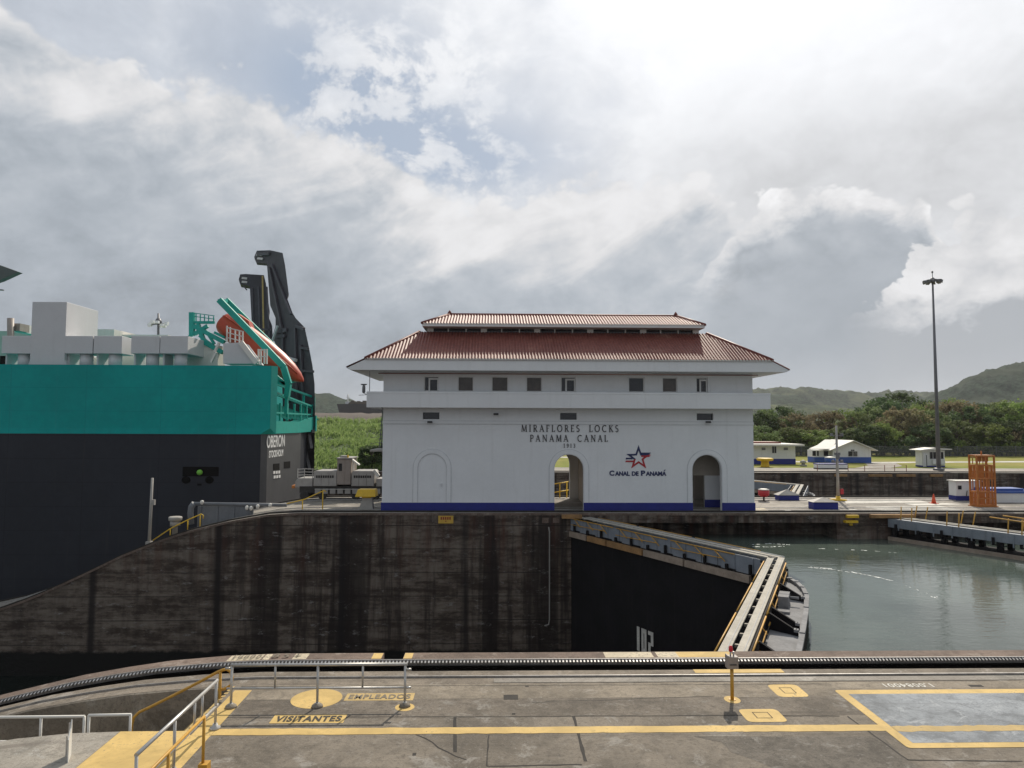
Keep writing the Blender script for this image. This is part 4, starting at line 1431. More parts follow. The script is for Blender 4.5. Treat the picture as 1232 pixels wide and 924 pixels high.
# balcony band round the house
YBB = YH - 1.25
zb1 = AY(683, 472, YBB).z
zb0 = AY(683, 491, YBB).z
bx0, bx1 = AY(441, 480, YBB).x, AY(927, 480, YBB).x
mb = MB()
mb.bx(bx0, bx1, YBB, YBB + 0.2, zb0, zb1)
mb.bx(bx0, bx0 + 0.2, YBB + 0.2, HB + 1.25, zb0, zb1)
mb.bx(bx1 - 0.2, bx1, YBB + 0.2, HB + 1.25, zb0, zb1)
mb.bx(bx0 + 0.2, bx1 - 0.2, HB + 1.05, HB + 1.25, zb0, zb1)
mb.bx(bx0 + 0.2, bx1 - 0.2, YBB + 0.2, YH - 0.002, zb0 + 0.06, zb0 + 0.3)
mb.bx(bx0 + 0.2, X0 - 0.002, YH - 0.002, HB + 1.04, zb0 + 0.06, zb0 + 0.3)
mb.bx(X1 + 0.002, bx1 - 0.2, YH - 0.002, HB + 1.04, zb0 + 0.06, zb0 + 0.3)
mb.bx(bx0 - 0.02, bx1 + 0.02, YBB - 0.025, YBB - 0.002, zb1 - 0.14, zb1 - 0.05)
mb.build('balcony', 'white', house)
# upper windows
for a, b, k in wins:
    xa, xb = hx(a), hx(b)
    mb = MB()
    mb.bx(xa, xb, YH + 0.22, YH + 0.26, Z2B, Z2T, 0)
    w = mb.build('window', 'glassbrown' if k in ('brown', 'blind') else 'glass', house)
    mb = MB()
    t = 0.07
    for q in ((xa, xa + t, Z2B, Z2T), (xb - t, xb, Z2B, Z2T), (xa + t, xb - t, Z2B, Z2B + t), (xa + t, xb - t, Z2T - t, Z2T)):
        mb.bx(q[0], q[1], YH + 0.14, YH + 0.215, q[2], q[3])
    if k == 'half':
        mb.bx(xa + (xb - xa) * 0.30, xa + (xb - xa) * 0.30 + 0.13, YH + 0.10, YH + 0.138, Z2B, Z2T - 0.14)
        mb.bx(xa + (xb - xa) * 0.30 + 0.13, xb - 0.02, YH + 0.10, YH + 0.138, Z2T - 0.28, Z2T - 0.14)
        mb.bx(xb - 0.14, xb - 0.02, YH + 0.10, YH + 0.138, Z2B, Z2T - 0.28)
    mb.bx(xa - 0.06, xb + 0.06, YH - 0.06, YH - 0.003, Z2B - 0.08, Z2B - 0.005)
    mb.build('frame', 'whitetrim', w)
for a, b in vents:
    xa, xb = hx(a), hx(b)
    mb = MB()
    mb.bx(xa, xb, YH + 0.25, YH + 0.3, ZVB, ZVT)
    mb.build('window', 'glass', house)
# faint blocked-up panels beside the windows
mb = MB()
for a, b in [(716, 736), (856, 861)]:
    mb.bx(hx(a), hx(b), YH - 0.02, YH - 0.003, Z2B - 0.1, Z2T + 0.02)
build_each(mb, 'wall_panel', 'white', house)
# roof: eave box, corrugated tile slopes, clerestory, top roof
YE = YH - 2.1
ze1 = AY(683, 433.2, YE).z
ze0 = AY(683, 446.3, YE).z
ex0, ex1 = AY(440.5, 433, YE).x, AY(928.5, 435, YE).x
tx0, tx1 = AY(417, 441.5, YE).x, AY(950, 444, YE).x
zt_ = ze0 + 0.14
YE2 = HB + 2.1
mb = MB()
prof = [(ex0, ze1), (ex1, ze1), (tx1, zt_), (tx1 - 0.25, ze0), (tx0 + 0.25, ze0), (tx0, zt_)]
mb.prism([(x, YE, z) for x, z in prof], (0, YE2 - YE, 0))
mb.build('eave', 'white', house)
mb = MB()   # conduit and gutter line under the eave
mb.tube([(X0 - 0.4, YH - 0.16, ze0 - 0.12), (X1 + 0.4, YH - 0.16, ze0 - 0.12)], 0.04, 6)
mb.build('conduit', 'redroof', house)


def tilted(mb, A, B, C, D, pitch, amp, rows=2):
    """ribbed slope: eave A-B, crest D-C (A under D); ribs run up the slope, clipped by the hips"""
    A, B, C, D = map(Vector, (A, B, C, D))
    u = (B - A).normalized()
    L = (B - A).length
    nrm = u.cross(D - A).normalized()
    if nrm.z < 0: nrm = -nrm
    up = (D - A) - u * (D - A).dot(u)
    l0 = (D - A).dot(u)
    l1 = (C - A).dot(u)
    n = int(L / pitch) * 6
    pr = []
    for i in range(n + 1):
        s = L * i / n
        t = 1.0
        if l0 > 0 and s < l0: t = s / l0
        if l1 < L and s > l1: t = min(t, (L - s) / (L - l1))
        ph = (s / pitch) % 1.0
        hh = amp * abs(math.sin(math.pi * ph)) ** 0.7
        base = A + u * s
        pr.append([base + nrm * hh, base + up * t + nrm * hh])
    vs = [p for q in pr for p in q]
    mb.add(vs, [(2 * i, 2 * i + 2, 2 * i + 3, 2 * i + 1) for i in range(n)], 0, True)
    # closing edge under the tile ends
    vs = [p for i in range(n + 1) for p in (A + u * (L * i / n) - nrm * 0.05, pr[i][0])]
    mb.add(vs, [(2 * i, 2 * i + 2, 2 * i + 3, 2 * i + 1) for i in range(n)], 1, False)


def hiproof(name, x0, x1, y0, y1, z0, rx0, rx1, ry0, ry1, z1, amp=0.11):
    mb = MB()
    tilted(mb, (x0, y0, z0), (x1, y0, z0), (rx1, ry0, z1), (rx0, ry0, z1), 0.25, amp)
    tilted(mb, (x1, y1, z0), (x0, y1, z0), (rx0, ry1, z1), (rx1, ry1, z1), 0.25, amp)
    tilted(mb, (x1, y0, z0), (x1, y1, z0), (rx1, ry1, z1), (rx1, ry0, z1), 0.25, amp)
    tilted(mb, (x0, y1, z0), (x0, y0, z0), (rx0, ry0, z1), (rx0, ry1, z1), 0.25, amp)
    o = mb.build(name, ['tile', 'whitetrim'], house, normals=False)
    mb = MB()
    for p, q in (((x0, y0), (rx0, ry0)), ((x1, y0), (rx1, ry0)), ((x0, y1), (rx0, ry1)), ((x1, y1), (rx1, ry1))):
        mb.tube([(p[0], p[1], z0 + 0.06), (q[0], q[1], z1 + 0.08)], 0.13, 8)
    if abs(ry1 - ry0) < 0.5:
        mb.tube([(rx0, (ry0 + ry1) / 2, z1 + 0.07), (rx1, (ry0 + ry1) / 2, z1 + 0.07)], 0.15, 8)
        for x in (rx0, rx1):
            mb.lathe([(0.16, 0), (0.2, 0.12), (0.1, 0.3), (0.02, 0.4)], (x, (ry0 + ry1) / 2, z1 + 0.08), 8)
    build_each(mb, 'ridge_tile', 'tile', o)
    return o


YM = YH + DH / 2
RY = YE + 4.9
rz1 = AY(683, 401.3, RY).z
lx0, lx1 = AY(505, 401, RY).x, AY(850, 402, RY).x
sl = (ze1 - zt_) / (ex0 - tx0)
mb = MB()
hiproof('roof', ex0 - 0.05, ex1 + 0.05, YE - 0.12, YE2 + 0.12, ze1, lx0, lx1, RY, 2 * YM - RY, rz1)
for s, xa, xb in ((1, tx0, ex0), (-1, tx1, ex1)):
    pts = ((xa, YE2 + 0.05, zt_ + 0.03), (xa, YE - 0.05, zt_ + 0.03), (xb, YE - 0.05, ze1 + 0.02), (xb, YE2 + 0.05, ze1 + 0.02))
    if s < 0: pts = (pts[1], pts[0], pts[3], pts[2])
    mb = MB()   # side skirts of tiles down to the low eave tips
    tilted(mb, *pts, 0.25, 0.10)
    mb.build('roof', ['tile', 'whitetrim'], house, normals=False)
# clerestory
UY0 = RY - 1.2
uz0 = AY(683, 393.5, UY0).z
mb = MB()
mb.bx(lx0 + 0.6, lx1 - 0.6, RY + 0.25, 2 * YM - RY - 0.25, rz1 - 0.4, uz0 + 0.1)
cl = mb.build('clerestory', 'glass', house)
mb = MB()
n = 5
for i in range(n + 1):
    x = lx0 + 0.9 + (lx1 - lx0 - 1.8) * i / n
    mb.bx(x - 0.26, x + 0.26, RY + 0.05, RY + 0.245, rz1 - 0.3, uz0 + 0.05)
    for j in (1, 2):
        if i < n:
            xx = x + (lx1 - lx0 - 1.8) / n * j / 3
            mb.bx(xx - 0.05, xx + 0.05, RY + 0.12, RY + 0.245, rz1 - 0.3, uz0 + 0.05)
build_each(mb, 'mullion', 'whitetrim', cl)
ux0, ux1 = AY(507.5, 391, UY0).x, AY(848.5, 393, UY0).x
uz1 = AY(683, 390.6, UY0).z
mb = MB()
mb.bx(ux0 + 0.03, ux1 - 0.03, UY0 + 0.03, 2 * YM - UY0 - 0.03, uz0, uz1 - 0.04)
mb.build('eave', 'whitetrim', house)
UR = YM - 0.1
uzr = AY(683, 379.3, YM).z
hiproof('roof', ux0, ux1, UY0, 2 * YM - UY0, uz1, AY(541, 379, YM).x, AY(813, 380, YM).x, UR, YM + 0.1, uzr - 0.1, 0.10)

# lettering: cut-out roman capitals
GLY = {}


def arc(cx, cy, rx, ry, a0, a1, n=10):
    return [(cx + rx * math.cos(R(a0 + (a1 - a0) * i / n)), cy + ry * math.sin(R(a0 + (a1 - a0) * i / n))) for i in range(n + 1)]


TH, TN, SF = 0.125, 0.06, 0.045
GLY['M'] = (1.0, [([(0.12, 0), (0.2, 1)], TN), ([(0.2, 1), (0.52, 0.06)], TH), ([(0.52, 0.06), (0.84, 1)], TN), ([(0.84, 1), (0.9, 0)], TH)], [(0.02, 0.24, 0), (0.76, 1.02, 0), (0.08, 0.24, 1), (0.8, 0.96, 1)])
GLY['I'] = (0.38, [([(0.19, 0), (0.19, 1)], TH)], [(0.05, 0.33, 0), (0.05, 0.33, 1)])
GLY['R'] = (0.72, [([(0.16, 0), (0.16, 1)], TH), ([(0.16, 0.97)] + arc(0.34, 0.73, 0.23, 0.24, 90, -90) + [(0.16, 0.49)], 0.1), ([(0.34, 0.49), (0.66, 0)], TH)], [(0.03, 0.3, 0), (0.03, 0.2, 1), (0.56, 0.78, 0)])
GLY['A'] = (0.82, [([(0.1, 0), (0.42, 1)], TN), ([(0.4, 1), (0.74, 0)], TH), ([(0.22, 0.34), (0.62, 0.34)], TN)], [(0.0, 0.22, 0), (0.6, 0.86, 0)])
GLY['F'] = (0.6, [([(0.16, 0), (0.16, 1)], TH), ([(0.16, 0.97), (0.54, 0.97)], TN), ([(0.16, 0.52), (0.44, 0.52)], TN), ([(0.53, 1.0), (0.53, 0.8)], 0.06)], [(0.03, 0.3, 0), (0.03, 0.2, 1)])
GLY['L'] = (0.6, [([(0.16, 0), (0.16, 1)], TH), ([(0.16, 0.03), (0.56, 0.03)], TN), ([(0.55, 0.0), (0.56, 0.22)], 0.06)], [(0.03, 0.3, 1), (0.03, 0.2, 0)])
GLY['O'] = (0.95, [(arc(0.47, 0.5, 0.39, 0.47, 0, 360, 28), 0.12)], [])
GLY['E'] = (0.62, [([(0.16, 0), (0.16, 1)], TH), ([(0.16, 0.97), (0.54, 0.97)], TN), ([(0.16, 0.52), (0.46, 0.52)], TN), ([(0.16, 0.03), (0.56, 0.03)], TN), ([(0.53, 1.0), (0.53, 0.82)], 0.06), ([(0.55, 0.0), (0.56, 0.2)], 0.06)], [(0.03, 0.2, 0), (0.03, 0.2, 1)])
GLY['S'] = (0.58, [(arc(0.29, 0.75, 0.19, 0.22, 40, 270, 12) + arc(0.29, 0.27, 0.21, 0.25, 90, -150, 12)[1:], 0.11)], [])
GLY['C'] = (0.84, [(arc(0.47, 0.5, 0.38, 0.47, 48, 312, 22), 0.11)], [])
GLY['K'] = (0.76, [([(0.16, 0), (0.16, 1)], TH), ([(0.18, 0.42), (0.62, 0.98)], TN), ([(0.3, 0.56), (0.7, 0)], TH)], [(0.03, 0.3, 0), (0.03, 0.3, 1), (0.5, 0.74, 1), (0.58, 0.82, 0)])
GLY['P'] = (0.66, [([(0.16, 0), (0.16, 1)], TH), ([(0.16, 0.97)] + arc(0.34, 0.71, 0.25, 0.26, 90, -90) + [(0.16, 0.45)], 0.1)], [(0.03, 0.3, 0), (0.03, 0.2, 1)])
GLY['N'] = (0.9, [([(0.16, 0), (0.16, 1)], TN), ([(0.14, 1), (0.76, 0.02)], TH), ([(0.76, 0), (0.76, 1)], TN)], [(0.04, 0.28, 0), (0.02, 0.2, 1), (0.64, 0.88, 1)])
GLY['1'] = (0.45, [([(0.22, 0), (0.22, 1), (0.08, 0.86)], 0.13)], [(0.08, 0.36, 0)])
GLY['9'] = (0.6, [(arc(0.3, 0.7, 0.2, 0.26, 0, 360, 16), 0.11), ([(0.5, 0.7), (0.45, 0.3), (0.2, 0.0)], 0.11)], [])
GLY['3'] = (0.56, [(arc(0.26, 0.75, 0.2, 0.22, 140, -80, 10) + arc(0.26, 0.28, 0.23, 0.26, 80, -140, 10), 0.11)], [])
GLY[' '] = (0.95, [], [])


def roman(mb, s, px0, px1, py0, py1):
    a, b = AY(px0, py1, YH), AY(px1, py0, YH)
    h = b.z - a.z
    KW = 0.84
    tot = sum(GLY[c][0] for c in s) * KW
    gap = ((b.x - a.x) / h - tot) / (len(s) - 1)
    x = a.x

    def seg(p, q, w, x):
        d = Vector((q[0] - p[0], q[1] - p[1]))
        if d.length < 1e-5: return
        d.normalize()
        k = Vector((-d.y, d.x)) * w / 2
        e = d * 0.012
        p, q = (p[0] * KW, p[1]), (q[0] * KW, q[1])
        P = [(p[0] - e.x - k.x, p[1] - e.y - k.y), (q[0] + e.x - k.x, q[1] + e.y - k.y), (q[0] + e.x + k.x, q[1] + e.y + k.y), (p[0] - e.x + k.x, p[1] - e.y + k.y)]
        dy = rnd.uniform(0, 0.006)
        mb.prism([(x + u * h, YH - 0.05 - dy, a.z + v * h) for u, v in P], (0, 0.046 + dy, 0))
    for c in s:
        w, strokes, serifs = GLY[c]
        for pl, sw in strokes:
            for p, q in zip(pl, pl[1:]): seg(p, q, sw, x)
        for u0, u1, v in serifs:
            seg((u0, v * 0.95 + 0.025), (u1, v * 0.95 + 0.025), SF, x)
        x += (w * KW + gap) * h


mb = MB()
roman(mb, 'MIRAFLORES LOCKS', 627, 744, 511.6, 519.4)
roman(mb, 'PANAMA CANAL', 637.5, 731, 523.4, 531.2)
roman(mb, '1913', 678, 692, 533.8, 538.6)
mb.build('lettering', 'letter', house)
# emblem: a five-pointed star of ribbons, navy above and red below
ec = AY(768.3, 551, YH)
er = (AY(768, 535.5, YH).z - ec.z)


def star(k, r0, r1):
    ang = 90 + 36 * k
    r = r0 if k % 2 == 0 else r1
    return (math.cos(R(ang)) * r, math.sin(R(ang)) * r)


outp = [star(k, 1.0, 0.40) for k in range(10)]
inp = [star(k, 0.60, 0.24) for k in range(10)]
mbn, mbr = MB(), MB()


def ep(p, dy): return (ec.x + p[0] * er, YH - dy, ec.z + p[1] * er)


for k in range(10):
    l = (k + 1) % 10
    quad = [outp[k], outp[l], inp[l], inp[k]]
    cen = sum(p[1] for p in quad) / 4
    cx_ = sum(p[0] for p in quad) / 4
    tgt = mbn if (k in (0, 1, 9, 8) or k == 2) else mbr
    tgt.prism([ep(p, 0.03) for p in quad], (0, 0.026, 0))
# the two ribbons running off to the sides
mbn.prism([ep(p, 0.034) for p in ((0.2, 0.42), (0.98, 0.42), (0.82, 0.30), (0.2, 0.30))], (0, 0.03, 0))
mbn.prism([ep(p, 0.034) for p in ((-0.98, 0.02), (-0.35, 0.02), (-0.5, -0.10), (-1.02, -0.10))], (0, 0.03, 0))
mbr.prism([ep(p, 0.038) for p in ((0.2, 0.20), (0.96, 0.20), (0.8, 0.08), (0.2, 0.08))], (0, 0.034, 0))
mbr.prism([ep(p, 0.038) for p in ((-1.0, -0.20), (-0.3, -0.20), (-0.42, -0.32), (-1.04, -0.32))], (0, 0.034, 0))
em = mbn.build('emblem', 'navy', house)
mbr.build('ribbon', 'redp', em)
# the wordmark: small capitals with taller initials
zc = hz(569.5)
zlo = hz(572.3)
for s, pa_, pb_, ch in [('C', 733, 739, 0.43), ('ANAL', 739.8, 757.5, 0.36), ('DE', 760, 768.2, 0.36), ('P', 771, 776.2, 0.43), ('ANAMA', 776.8, 801.6, 0.36)]:
    text(s, 0.5, 'navy', 'lettering', house, upright((hx((pa_ + pb_) / 2), YH - 0.02, zlo + ch / 2)), 0.012, 0.022, 1.0, 1.0, fit=(hx(pb_) - hx(pa_), ch, 1))
ac = hx(799.2)
mb = MB()
mb.prism([(ac - 0.06, YH - 0.03, zlo + 0.40), (ac + 0.02, YH - 0.03, zlo + 0.40), (ac + 0.12, YH - 0.03, zlo + 0.50), (ac + 0.02, YH - 0.03, zlo + 0.50)], (0, 0.022, 0))
mb.build('lettering', 'navy', house)
# little cameras, lamp and aerial fittings
for px, py in [(518, 507.5), (851, 507.5), (597, 498)]:
    a = AY(px, py, YH)
    mb = MB()
    mb.bx(a.x - 0.05, a.x + 0.05, YH - 0.25, YH - 0.004, a.z - 0.03, a.z + 0.03)
    mb.bx(a.x - 0.22, a.x + 0.18, YH - 0.42, YH - 0.25, a.z - 0.1, a.z + 0.06)
    mb.build('wall_lamp', 'letter', house)
a = AY(436.5, 470, YBB)
mb = MB()
mb.bar((bx0 + 0.02, YBB + 0.4, zb1 - 0.3), (a.x, YBB + 0.4, a.z - 0.15), 0.05, 0.05)
mb.lathe([(0.05, -0.2), (0.13, -0.1), (0.13, 0.35), (0.06, 0.42), (0.26, 0.5), (0.26, 0.55)], (a.x, YBB + 0.4, a.z), 10)
mb.bar((a.x - 0.4, YBB + 0.4, a.z - 0.35), (a.x + 0.3, YBB + 0.4, a.z - 0.3), 0.04, 0.04)
mb.bar((AY(444.5, 460, YBB).x, YBB + 0.1, zb1), (AY(444.5, 460, YBB).x, YBB + 0.1, ze0), 0.05, 0.05)
mb.build('camera_bracket', 'mast', house)
# outside stair on the end wall
mb = MB()
xs0 = X0 - 1.1
for s in (0, 1):
    ya = YH + 1.5 + s * 0.9
    mb.bar((xs0 + 0.85, ya, zb0), (xs0 + 0.25, ya + 2.0, 5.0), 0.06, 0.2)
    mb.bar((xs0 + 0.5, ya + 2.0, 4.7), (X0 - 0.25, ya + 5.2, 0.1), 0.06, 0.2)
for i in range(9):
    t = i / 9
    mb.bx(xs0 + 0.2 + 0.6 * (1 - t) - 0.1, xs0 + 0.5 + 0.6 * (1 - t), YH + 1.5 + 2 * t, YH + 2.5 + 2 * t, 5.0 + (zb0 - 5.0) * (1 - t), 5.05 + (zb0 - 5.0) * (1 - t))
mb.bx(xs0 - 0.15, X0 - 0.004, YH + 1.3, YH + 5.0, 4.75, 4.9, 1)
for i in range(14):
    t = i / 14
    mb.bx(xs0 + 0.5 + t * 0.3, X0 - 0.02, YH + 3.4 + t * 3.2, YH + 3.7 + t * 3.2, 4.6 * (1 - t), 4.64 * (1 - t) + 0.02, 1)
for z in (5.4, 5.9):
    mb.bar((xs0 - 0.12, YH + 1.4, z), (xs0 - 0.12, YH + 5.0, z), 0.04, 0.04)
mb.build('outside_stair', ['mast', 'post'], house)
# ------------------------------------------------------------------ lock gates
ZG = -0.35


def leaf(label, hinge, apex, zbot, face='timber', wz=WZ, platform=False, upside=1, railside='both', group=None, openface=False, rails_up=False, simple=False):
    """a mitre gate leaf from hinge to apex; n points upstream (+x side)"""
    H, A = Vector((hinge[0], hinge[1], 0)), Vector((apex[0], apex[1], 0))
    L = (A - H).length
    s_ = (A - H).normalized()
    n_ = Vector((-s_.y, s_.x, 0))
    if n_.x < 0: n_ = -n_
    t = thing('lock_gate', label, 'lock gate', (H.x, H.y, ZG), group)

    def P(s, n, z): return H + s_ * s + n_ * n + Vector((0, 0, z))

    def box(mb, s0, s1, n0, n1, z0, z1, mi=0):
        mb.hexa([P(s0, n0, z0), P(s1, n0, z0), P(s1, n1, z0), P(s0, n1, z0)], [P(s0, n0, z1), P(s1, n0, z1), P(s1, n1, z1), P(s0, n1, z1)], mi)
    mb = MB()
    if openface:
        box(mb, 0.1, L, -0.95, 0.95, zbot, -1.75)
        k = 0.3
        while k < L - 0.6:
            box(mb, k, k + 0.35, -0.9, -0.6, -1.75, -1.05)
            box(mb, k, k + 0.35, 0.5, 0.8, -1.75, -1.05)
            k += 1.9
    else:
        hw = 0.6 if platform and not simple else 0.95
        box(mb, 0.1, L, -hw, hw if platform else 0.95, zbot, -1.0)
    mb.build('gate_body', 'black', t)
    mb = MB()
    gw = 0.56 if platform and not simple else 1.0
    box(mb, 0.05, L - 0.25, -gw, -gw + 0.04, -1.32 if not openface else -1.05, ZG - 0.02)
    box(mb, 0.05, L - 0.25, gw - 0.1, gw - 0.04, -1.1, ZG - 0.02)
    if openface: box(mb, 0.05, L - 0.25, -0.955, 0.895, ZG - 0.25, ZG - 0.03)
    k = 0.9
    while k < L - 0.6 and not simple and not platform:
        box(mb, k, k + 0.07, -1.06, -1.0, -1.31, ZG - 0.05)
        k += 1.35
    mb.build('girder', 'black' if platform and not simple else 'greypaint', t)
    # fender timbers, with dark gaps between them
    mb = MB()
    edges = [0.15, 2.6, 5.1, 9.2, 13.2, L - 0.7] if not openface else [0.15, L - 0.3]
    for i, (a, b) in enumerate(zip(edges, edges[1:])):
        if platform: break
        box(mb, a, b - 0.16, -1.22, -1.0, -1.78 if not openface else -2.15, -1.38 if not openface else -1.78, 0 if 0 < i < 3 else 1)
    if mb.v: mb.build('fender', ['timber', 'timberpale'], t)
    # two planked walkways on cross members
    for n0, n1 in ((-0.43, -0.09), (0.10, 0.44)):
        mb = MB()
        box(mb, 0.1, L + 0.05, n0, n1, ZG, ZG + 0.06)
        box(mb, 0.1, L + 0.05, n0 + 0.23, n0 + 0.25, ZG + 0.062, ZG + 0.075, 1)
        mb.build('walkway', ['plank', 'greypaint'], t)
    if not simple:
        mb = MB()
        k = 0.4
        while k < L:
            box(mb, k, k + 0.12, -0.1, 0.12, ZG - 0.16, ZG - 0.06)
            k += 1.35
        box(mb, 0.1, L, -gw + 0.05, gw - 0.11, -0.95, -0.9, 1)
        mb.build('cross_member', ['plank', 'black'], t)
        # machinery brackets on the face
        mb = MB()
        for i in range(0 if platform else 11):
            k = 0.7 + i * (L - 1.6) / 10
            box(mb, k, k + 0.14, -1.2, -1.06, -1.30, -0.75 - 0.25 * (i % 2))
            box(mb, k + 0.14, k + 0.7 + 0.3 * (i % 3), -1.09, -1.06, -1.3, -1.22)
        build_each(mb, 'bracket', 'black', t)
    # folded railings along both sides
    mb = MB()
    nn = [-0.6] if simple else [-0.55, 0.57] if platform else [-1.08, 1.02]
    for n in nn:
        if rails_up: continue
        k = 0.3
        while k < L - 2.2:
            k2 = min(L - 0.5, k + 5.4)
            z0 = ZG - 0.02
            mb.tube([P(k, n, z0), P(k2, n, z0)], 0.035, 6)
            mb.tube([P(k + 0.1, n * 1.12, z0 - 0.45), P(k2 - 0.8, n * 1.12, z0 - 0.35)], 0.03, 6)
            q = k + 0.4
            while q < k2 - 0.9:
                mb.tube([P(q, n, z0), P(q + 1.0, n * 1.13, z0 - 0.5)], 0.03, 6)
                q += 1.7
            k = k2 + 0.35
    if rails_up:
        for n in (-0.85, 0.9):
            for k0 in (1.0, 4.5, 8.6, 12.2, 15.4):
                for dk in (0.0, 0.85):
                    mb.tube([P(k0 + dk, n, ZG - 0.5), P(k0 + dk + 0.3 * (1 if n > 0 else 0.3), n, ZG + 1.0)], 0.04, 6)
                if n < 0: continue
            for a, b in ((7.5, 12.6), (12.0, 17.0)):
                mb.tube([P(a, n, ZG + 0.95), P(b, n, ZG + 0.72)], 0.045, 6)
    if mb.v:
        mb.build('railing', 'yellow', t)
    if platform:
        mb = MB()
        pts = [(1.0, 0.62), (1.0, 1.78), (5, 1.84), (9.5, 1.84), (12.6, 1.76), (14.0, 1.56), (15.2, 1.25), (16.0, 0.9), (16.3, 0.62)]
        lo = [P(a, b, -1.55) for a, b in pts]
        mb.prism(lo, (0, 0, 0.45))
        mb.build('platform', 'pontoon', t)
        mb = MB()
        for i in range(len(pts) - 1):
            if i == 0: continue
            a, b = P(*pts[i], -1.0), P(*pts[i + 1], -1.0)
            mb.bar(a, b, 0.2, 0.14)
            for j in (0,):
                c = a.lerp(b, (j + 0.5) / 2)
                mb.bar(c - s_ * 0.12, c + s_ * 0.12, 0.2, 0.22, 1)
        for i in range(1, len(pts) - 1):
            a, b = P(pts[i][0], pts[i][1] + 0.06, -2.0), P(pts[i + 1][0], pts[i + 1][1] + 0.06, -2.0)
            mb.hexa([a, b, b - n_ * 0.12, a - n_ * 0.12], [p + Vector((0, 0, 0.85)) for p in (a, b, b - n_ * 0.12, a - n_ * 0.12)], 2)
        mb.build('platform_rim', ['pontoon', 'pontoon', 'void'], t)
        for k in (2.6, 6.6, 7.6, 12.3):
            mb = MB()
            w = 0.16
            poly = [P(k, 0.62, -0.45), P(k - 0.5, 1.7, -0.92), P(k - 0.5, 1.7, -1.09), P(k, 0.62, -1.09)]
            mb.prism(poly, s_ * w)
            for f in (0.9, 0.96):
                q = P(k - 0.5 * f, 0.62 + 1.08 * f, -0.9)
                mb.bar(q - s_ * 0.05, q + s_ * 0.2, 0.1, 0.1, 1)
            mb.build('gusset', ['black', 'pontoon'], t)
        mb = MB()
        for k, z in ((10.3, 0), (10.9, 0)):
            box(mb, k, k + 0.55, 0.66, 1.1, -1.09, -0.6)
        mb.tube([P(11.0, 1.1, -0.75), P(11.0, 1.5, -0.75)], 0.06, 8)
        box(mb, 9.3, 9.7, 0.7, 1.2, -1.09, -1.0)
        build_each(mb, 'machine_box', 'pontoon', t)
    return t, P, s_, n_


far_leaf, P, s_, n_ = leaf('long dark gate leaf with grey girder and orange timber fender below the control house', (HX, YC0 + 0.4), (APX, YMID), -15)
# number painted on its dark skin
a = AY(770, 776, 34)
ang = math.atan2((APX - HX), (YC0 + 0.4 - YMID))
p0 = G(778, 771, -5.0)
fd = (Vector((APX, YMID, 0)) - Vector((HX, YC0 + 0.4, 0))).normalized()
# point on the face under the pixel
d = ray(777, 772)
face0 = Vector((HX, YC0 + 0.4, 0)) - n_ * 1.0
tt = (face0 - Vector((0, 0, CAMZ))).dot(n_) / d.dot(n_)
pt = Vector((0, 0, CAMZ)) + d * tt
pt -= n_ * 0.02
mb = MB()
for u0, u1, w0, w1 in [(-0.9, -0.62, -0.8, 0.8), (-0.42, -0.2, -0.8, 0.8), (-0.12, 0.1, -0.8, 0.8), (-0.2, -0.12, 0.5, 0.8), (-0.2, -0.12, -0.8, -0.5), (0.28, 0.8, 0.55, 0.8), (0.55, 0.8, 0.05, 0.55), (0.28, 0.8, -0.12, 0.05), (0.28, 0.52, -0.6, -0.12), (0.28, 0.85, -0.8, -0.6)]:
    q = [pt + fd * u + Vector((0, 0, w)) for u, w in ((u0, w0), (u1, w0), (u1, w1), (u0, w1))]
    mb.prism(q, -n_ * 0.012)
mb.build('lettering', 'wline', far_leaf)
leaf('gate leaf with two pale walkway planks, yellow rails and grey curved side platform', (HX + 0.55, YN + 0.35), (APX, YMID), -15, platform=True)
leaf('grey gate leaf with upright yellow railings standing across the open pool', (32.3, YC0 + 0.3), (32.3 + 8.85, YMID), -15, openface=True, rails_up=True)
leaf('distant grey gate leaf in the far chamber beyond the pyramid-topped boxes', (29.3, YF - 0.4), (38.0, 85.6), -15, simple=True)
leaf('distant short gate leaf with pale planks meeting the far chamber gate', (29.6, YC1 + 0.4), (38.0, 85.6), -15, simple=True, platform=True)

# ------------------------------------------------------------------ ship
YS = 69.6
ship = thing('cargo_ship', 'huge dark and teal car carrier ship stern-first behind the lock wall', 'ship', (-60, YS, 0))
xt = AY(325.5, 470, YS).x      # teal corner
xd = AY(313, 560, YS).x        # dark corner
zdk = AY(325, 440, YS).z
ztl = AY(320, 522.5, YS).z
mb = MB()
plan = [(-235, YS + 12), (-215, YS), (xd, YS), (xd + 0.35, YS + 0.8), (xd + 0.35, 82.5), (xd - 0.3, 88.2), (-37.5, 101.6), (-215, 101.6), (-235, 92)]
mb.prism([(x, y, -13.6) for x, y in plan], (0, 0, ztl + 13.6 - 0.02))
hullo = mb.build('hull', 'hull', ship)
mb = MB()   # transom plating, its sunlit tone put into a paler paint
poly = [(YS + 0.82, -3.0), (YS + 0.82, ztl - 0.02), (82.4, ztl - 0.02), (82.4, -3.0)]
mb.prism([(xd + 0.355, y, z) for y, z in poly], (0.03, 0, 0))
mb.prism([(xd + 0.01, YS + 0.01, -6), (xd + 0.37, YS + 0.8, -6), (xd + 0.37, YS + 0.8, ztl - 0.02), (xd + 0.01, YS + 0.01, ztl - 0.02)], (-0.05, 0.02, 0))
mb.build('transom', 'hullsunlit', ship)


def onx(px, py, X=xd + 0.39):
    d = ray(px, py)
    t = X / d.x
    return Vector((X, d.y * t, CAMZ + d.z * t))


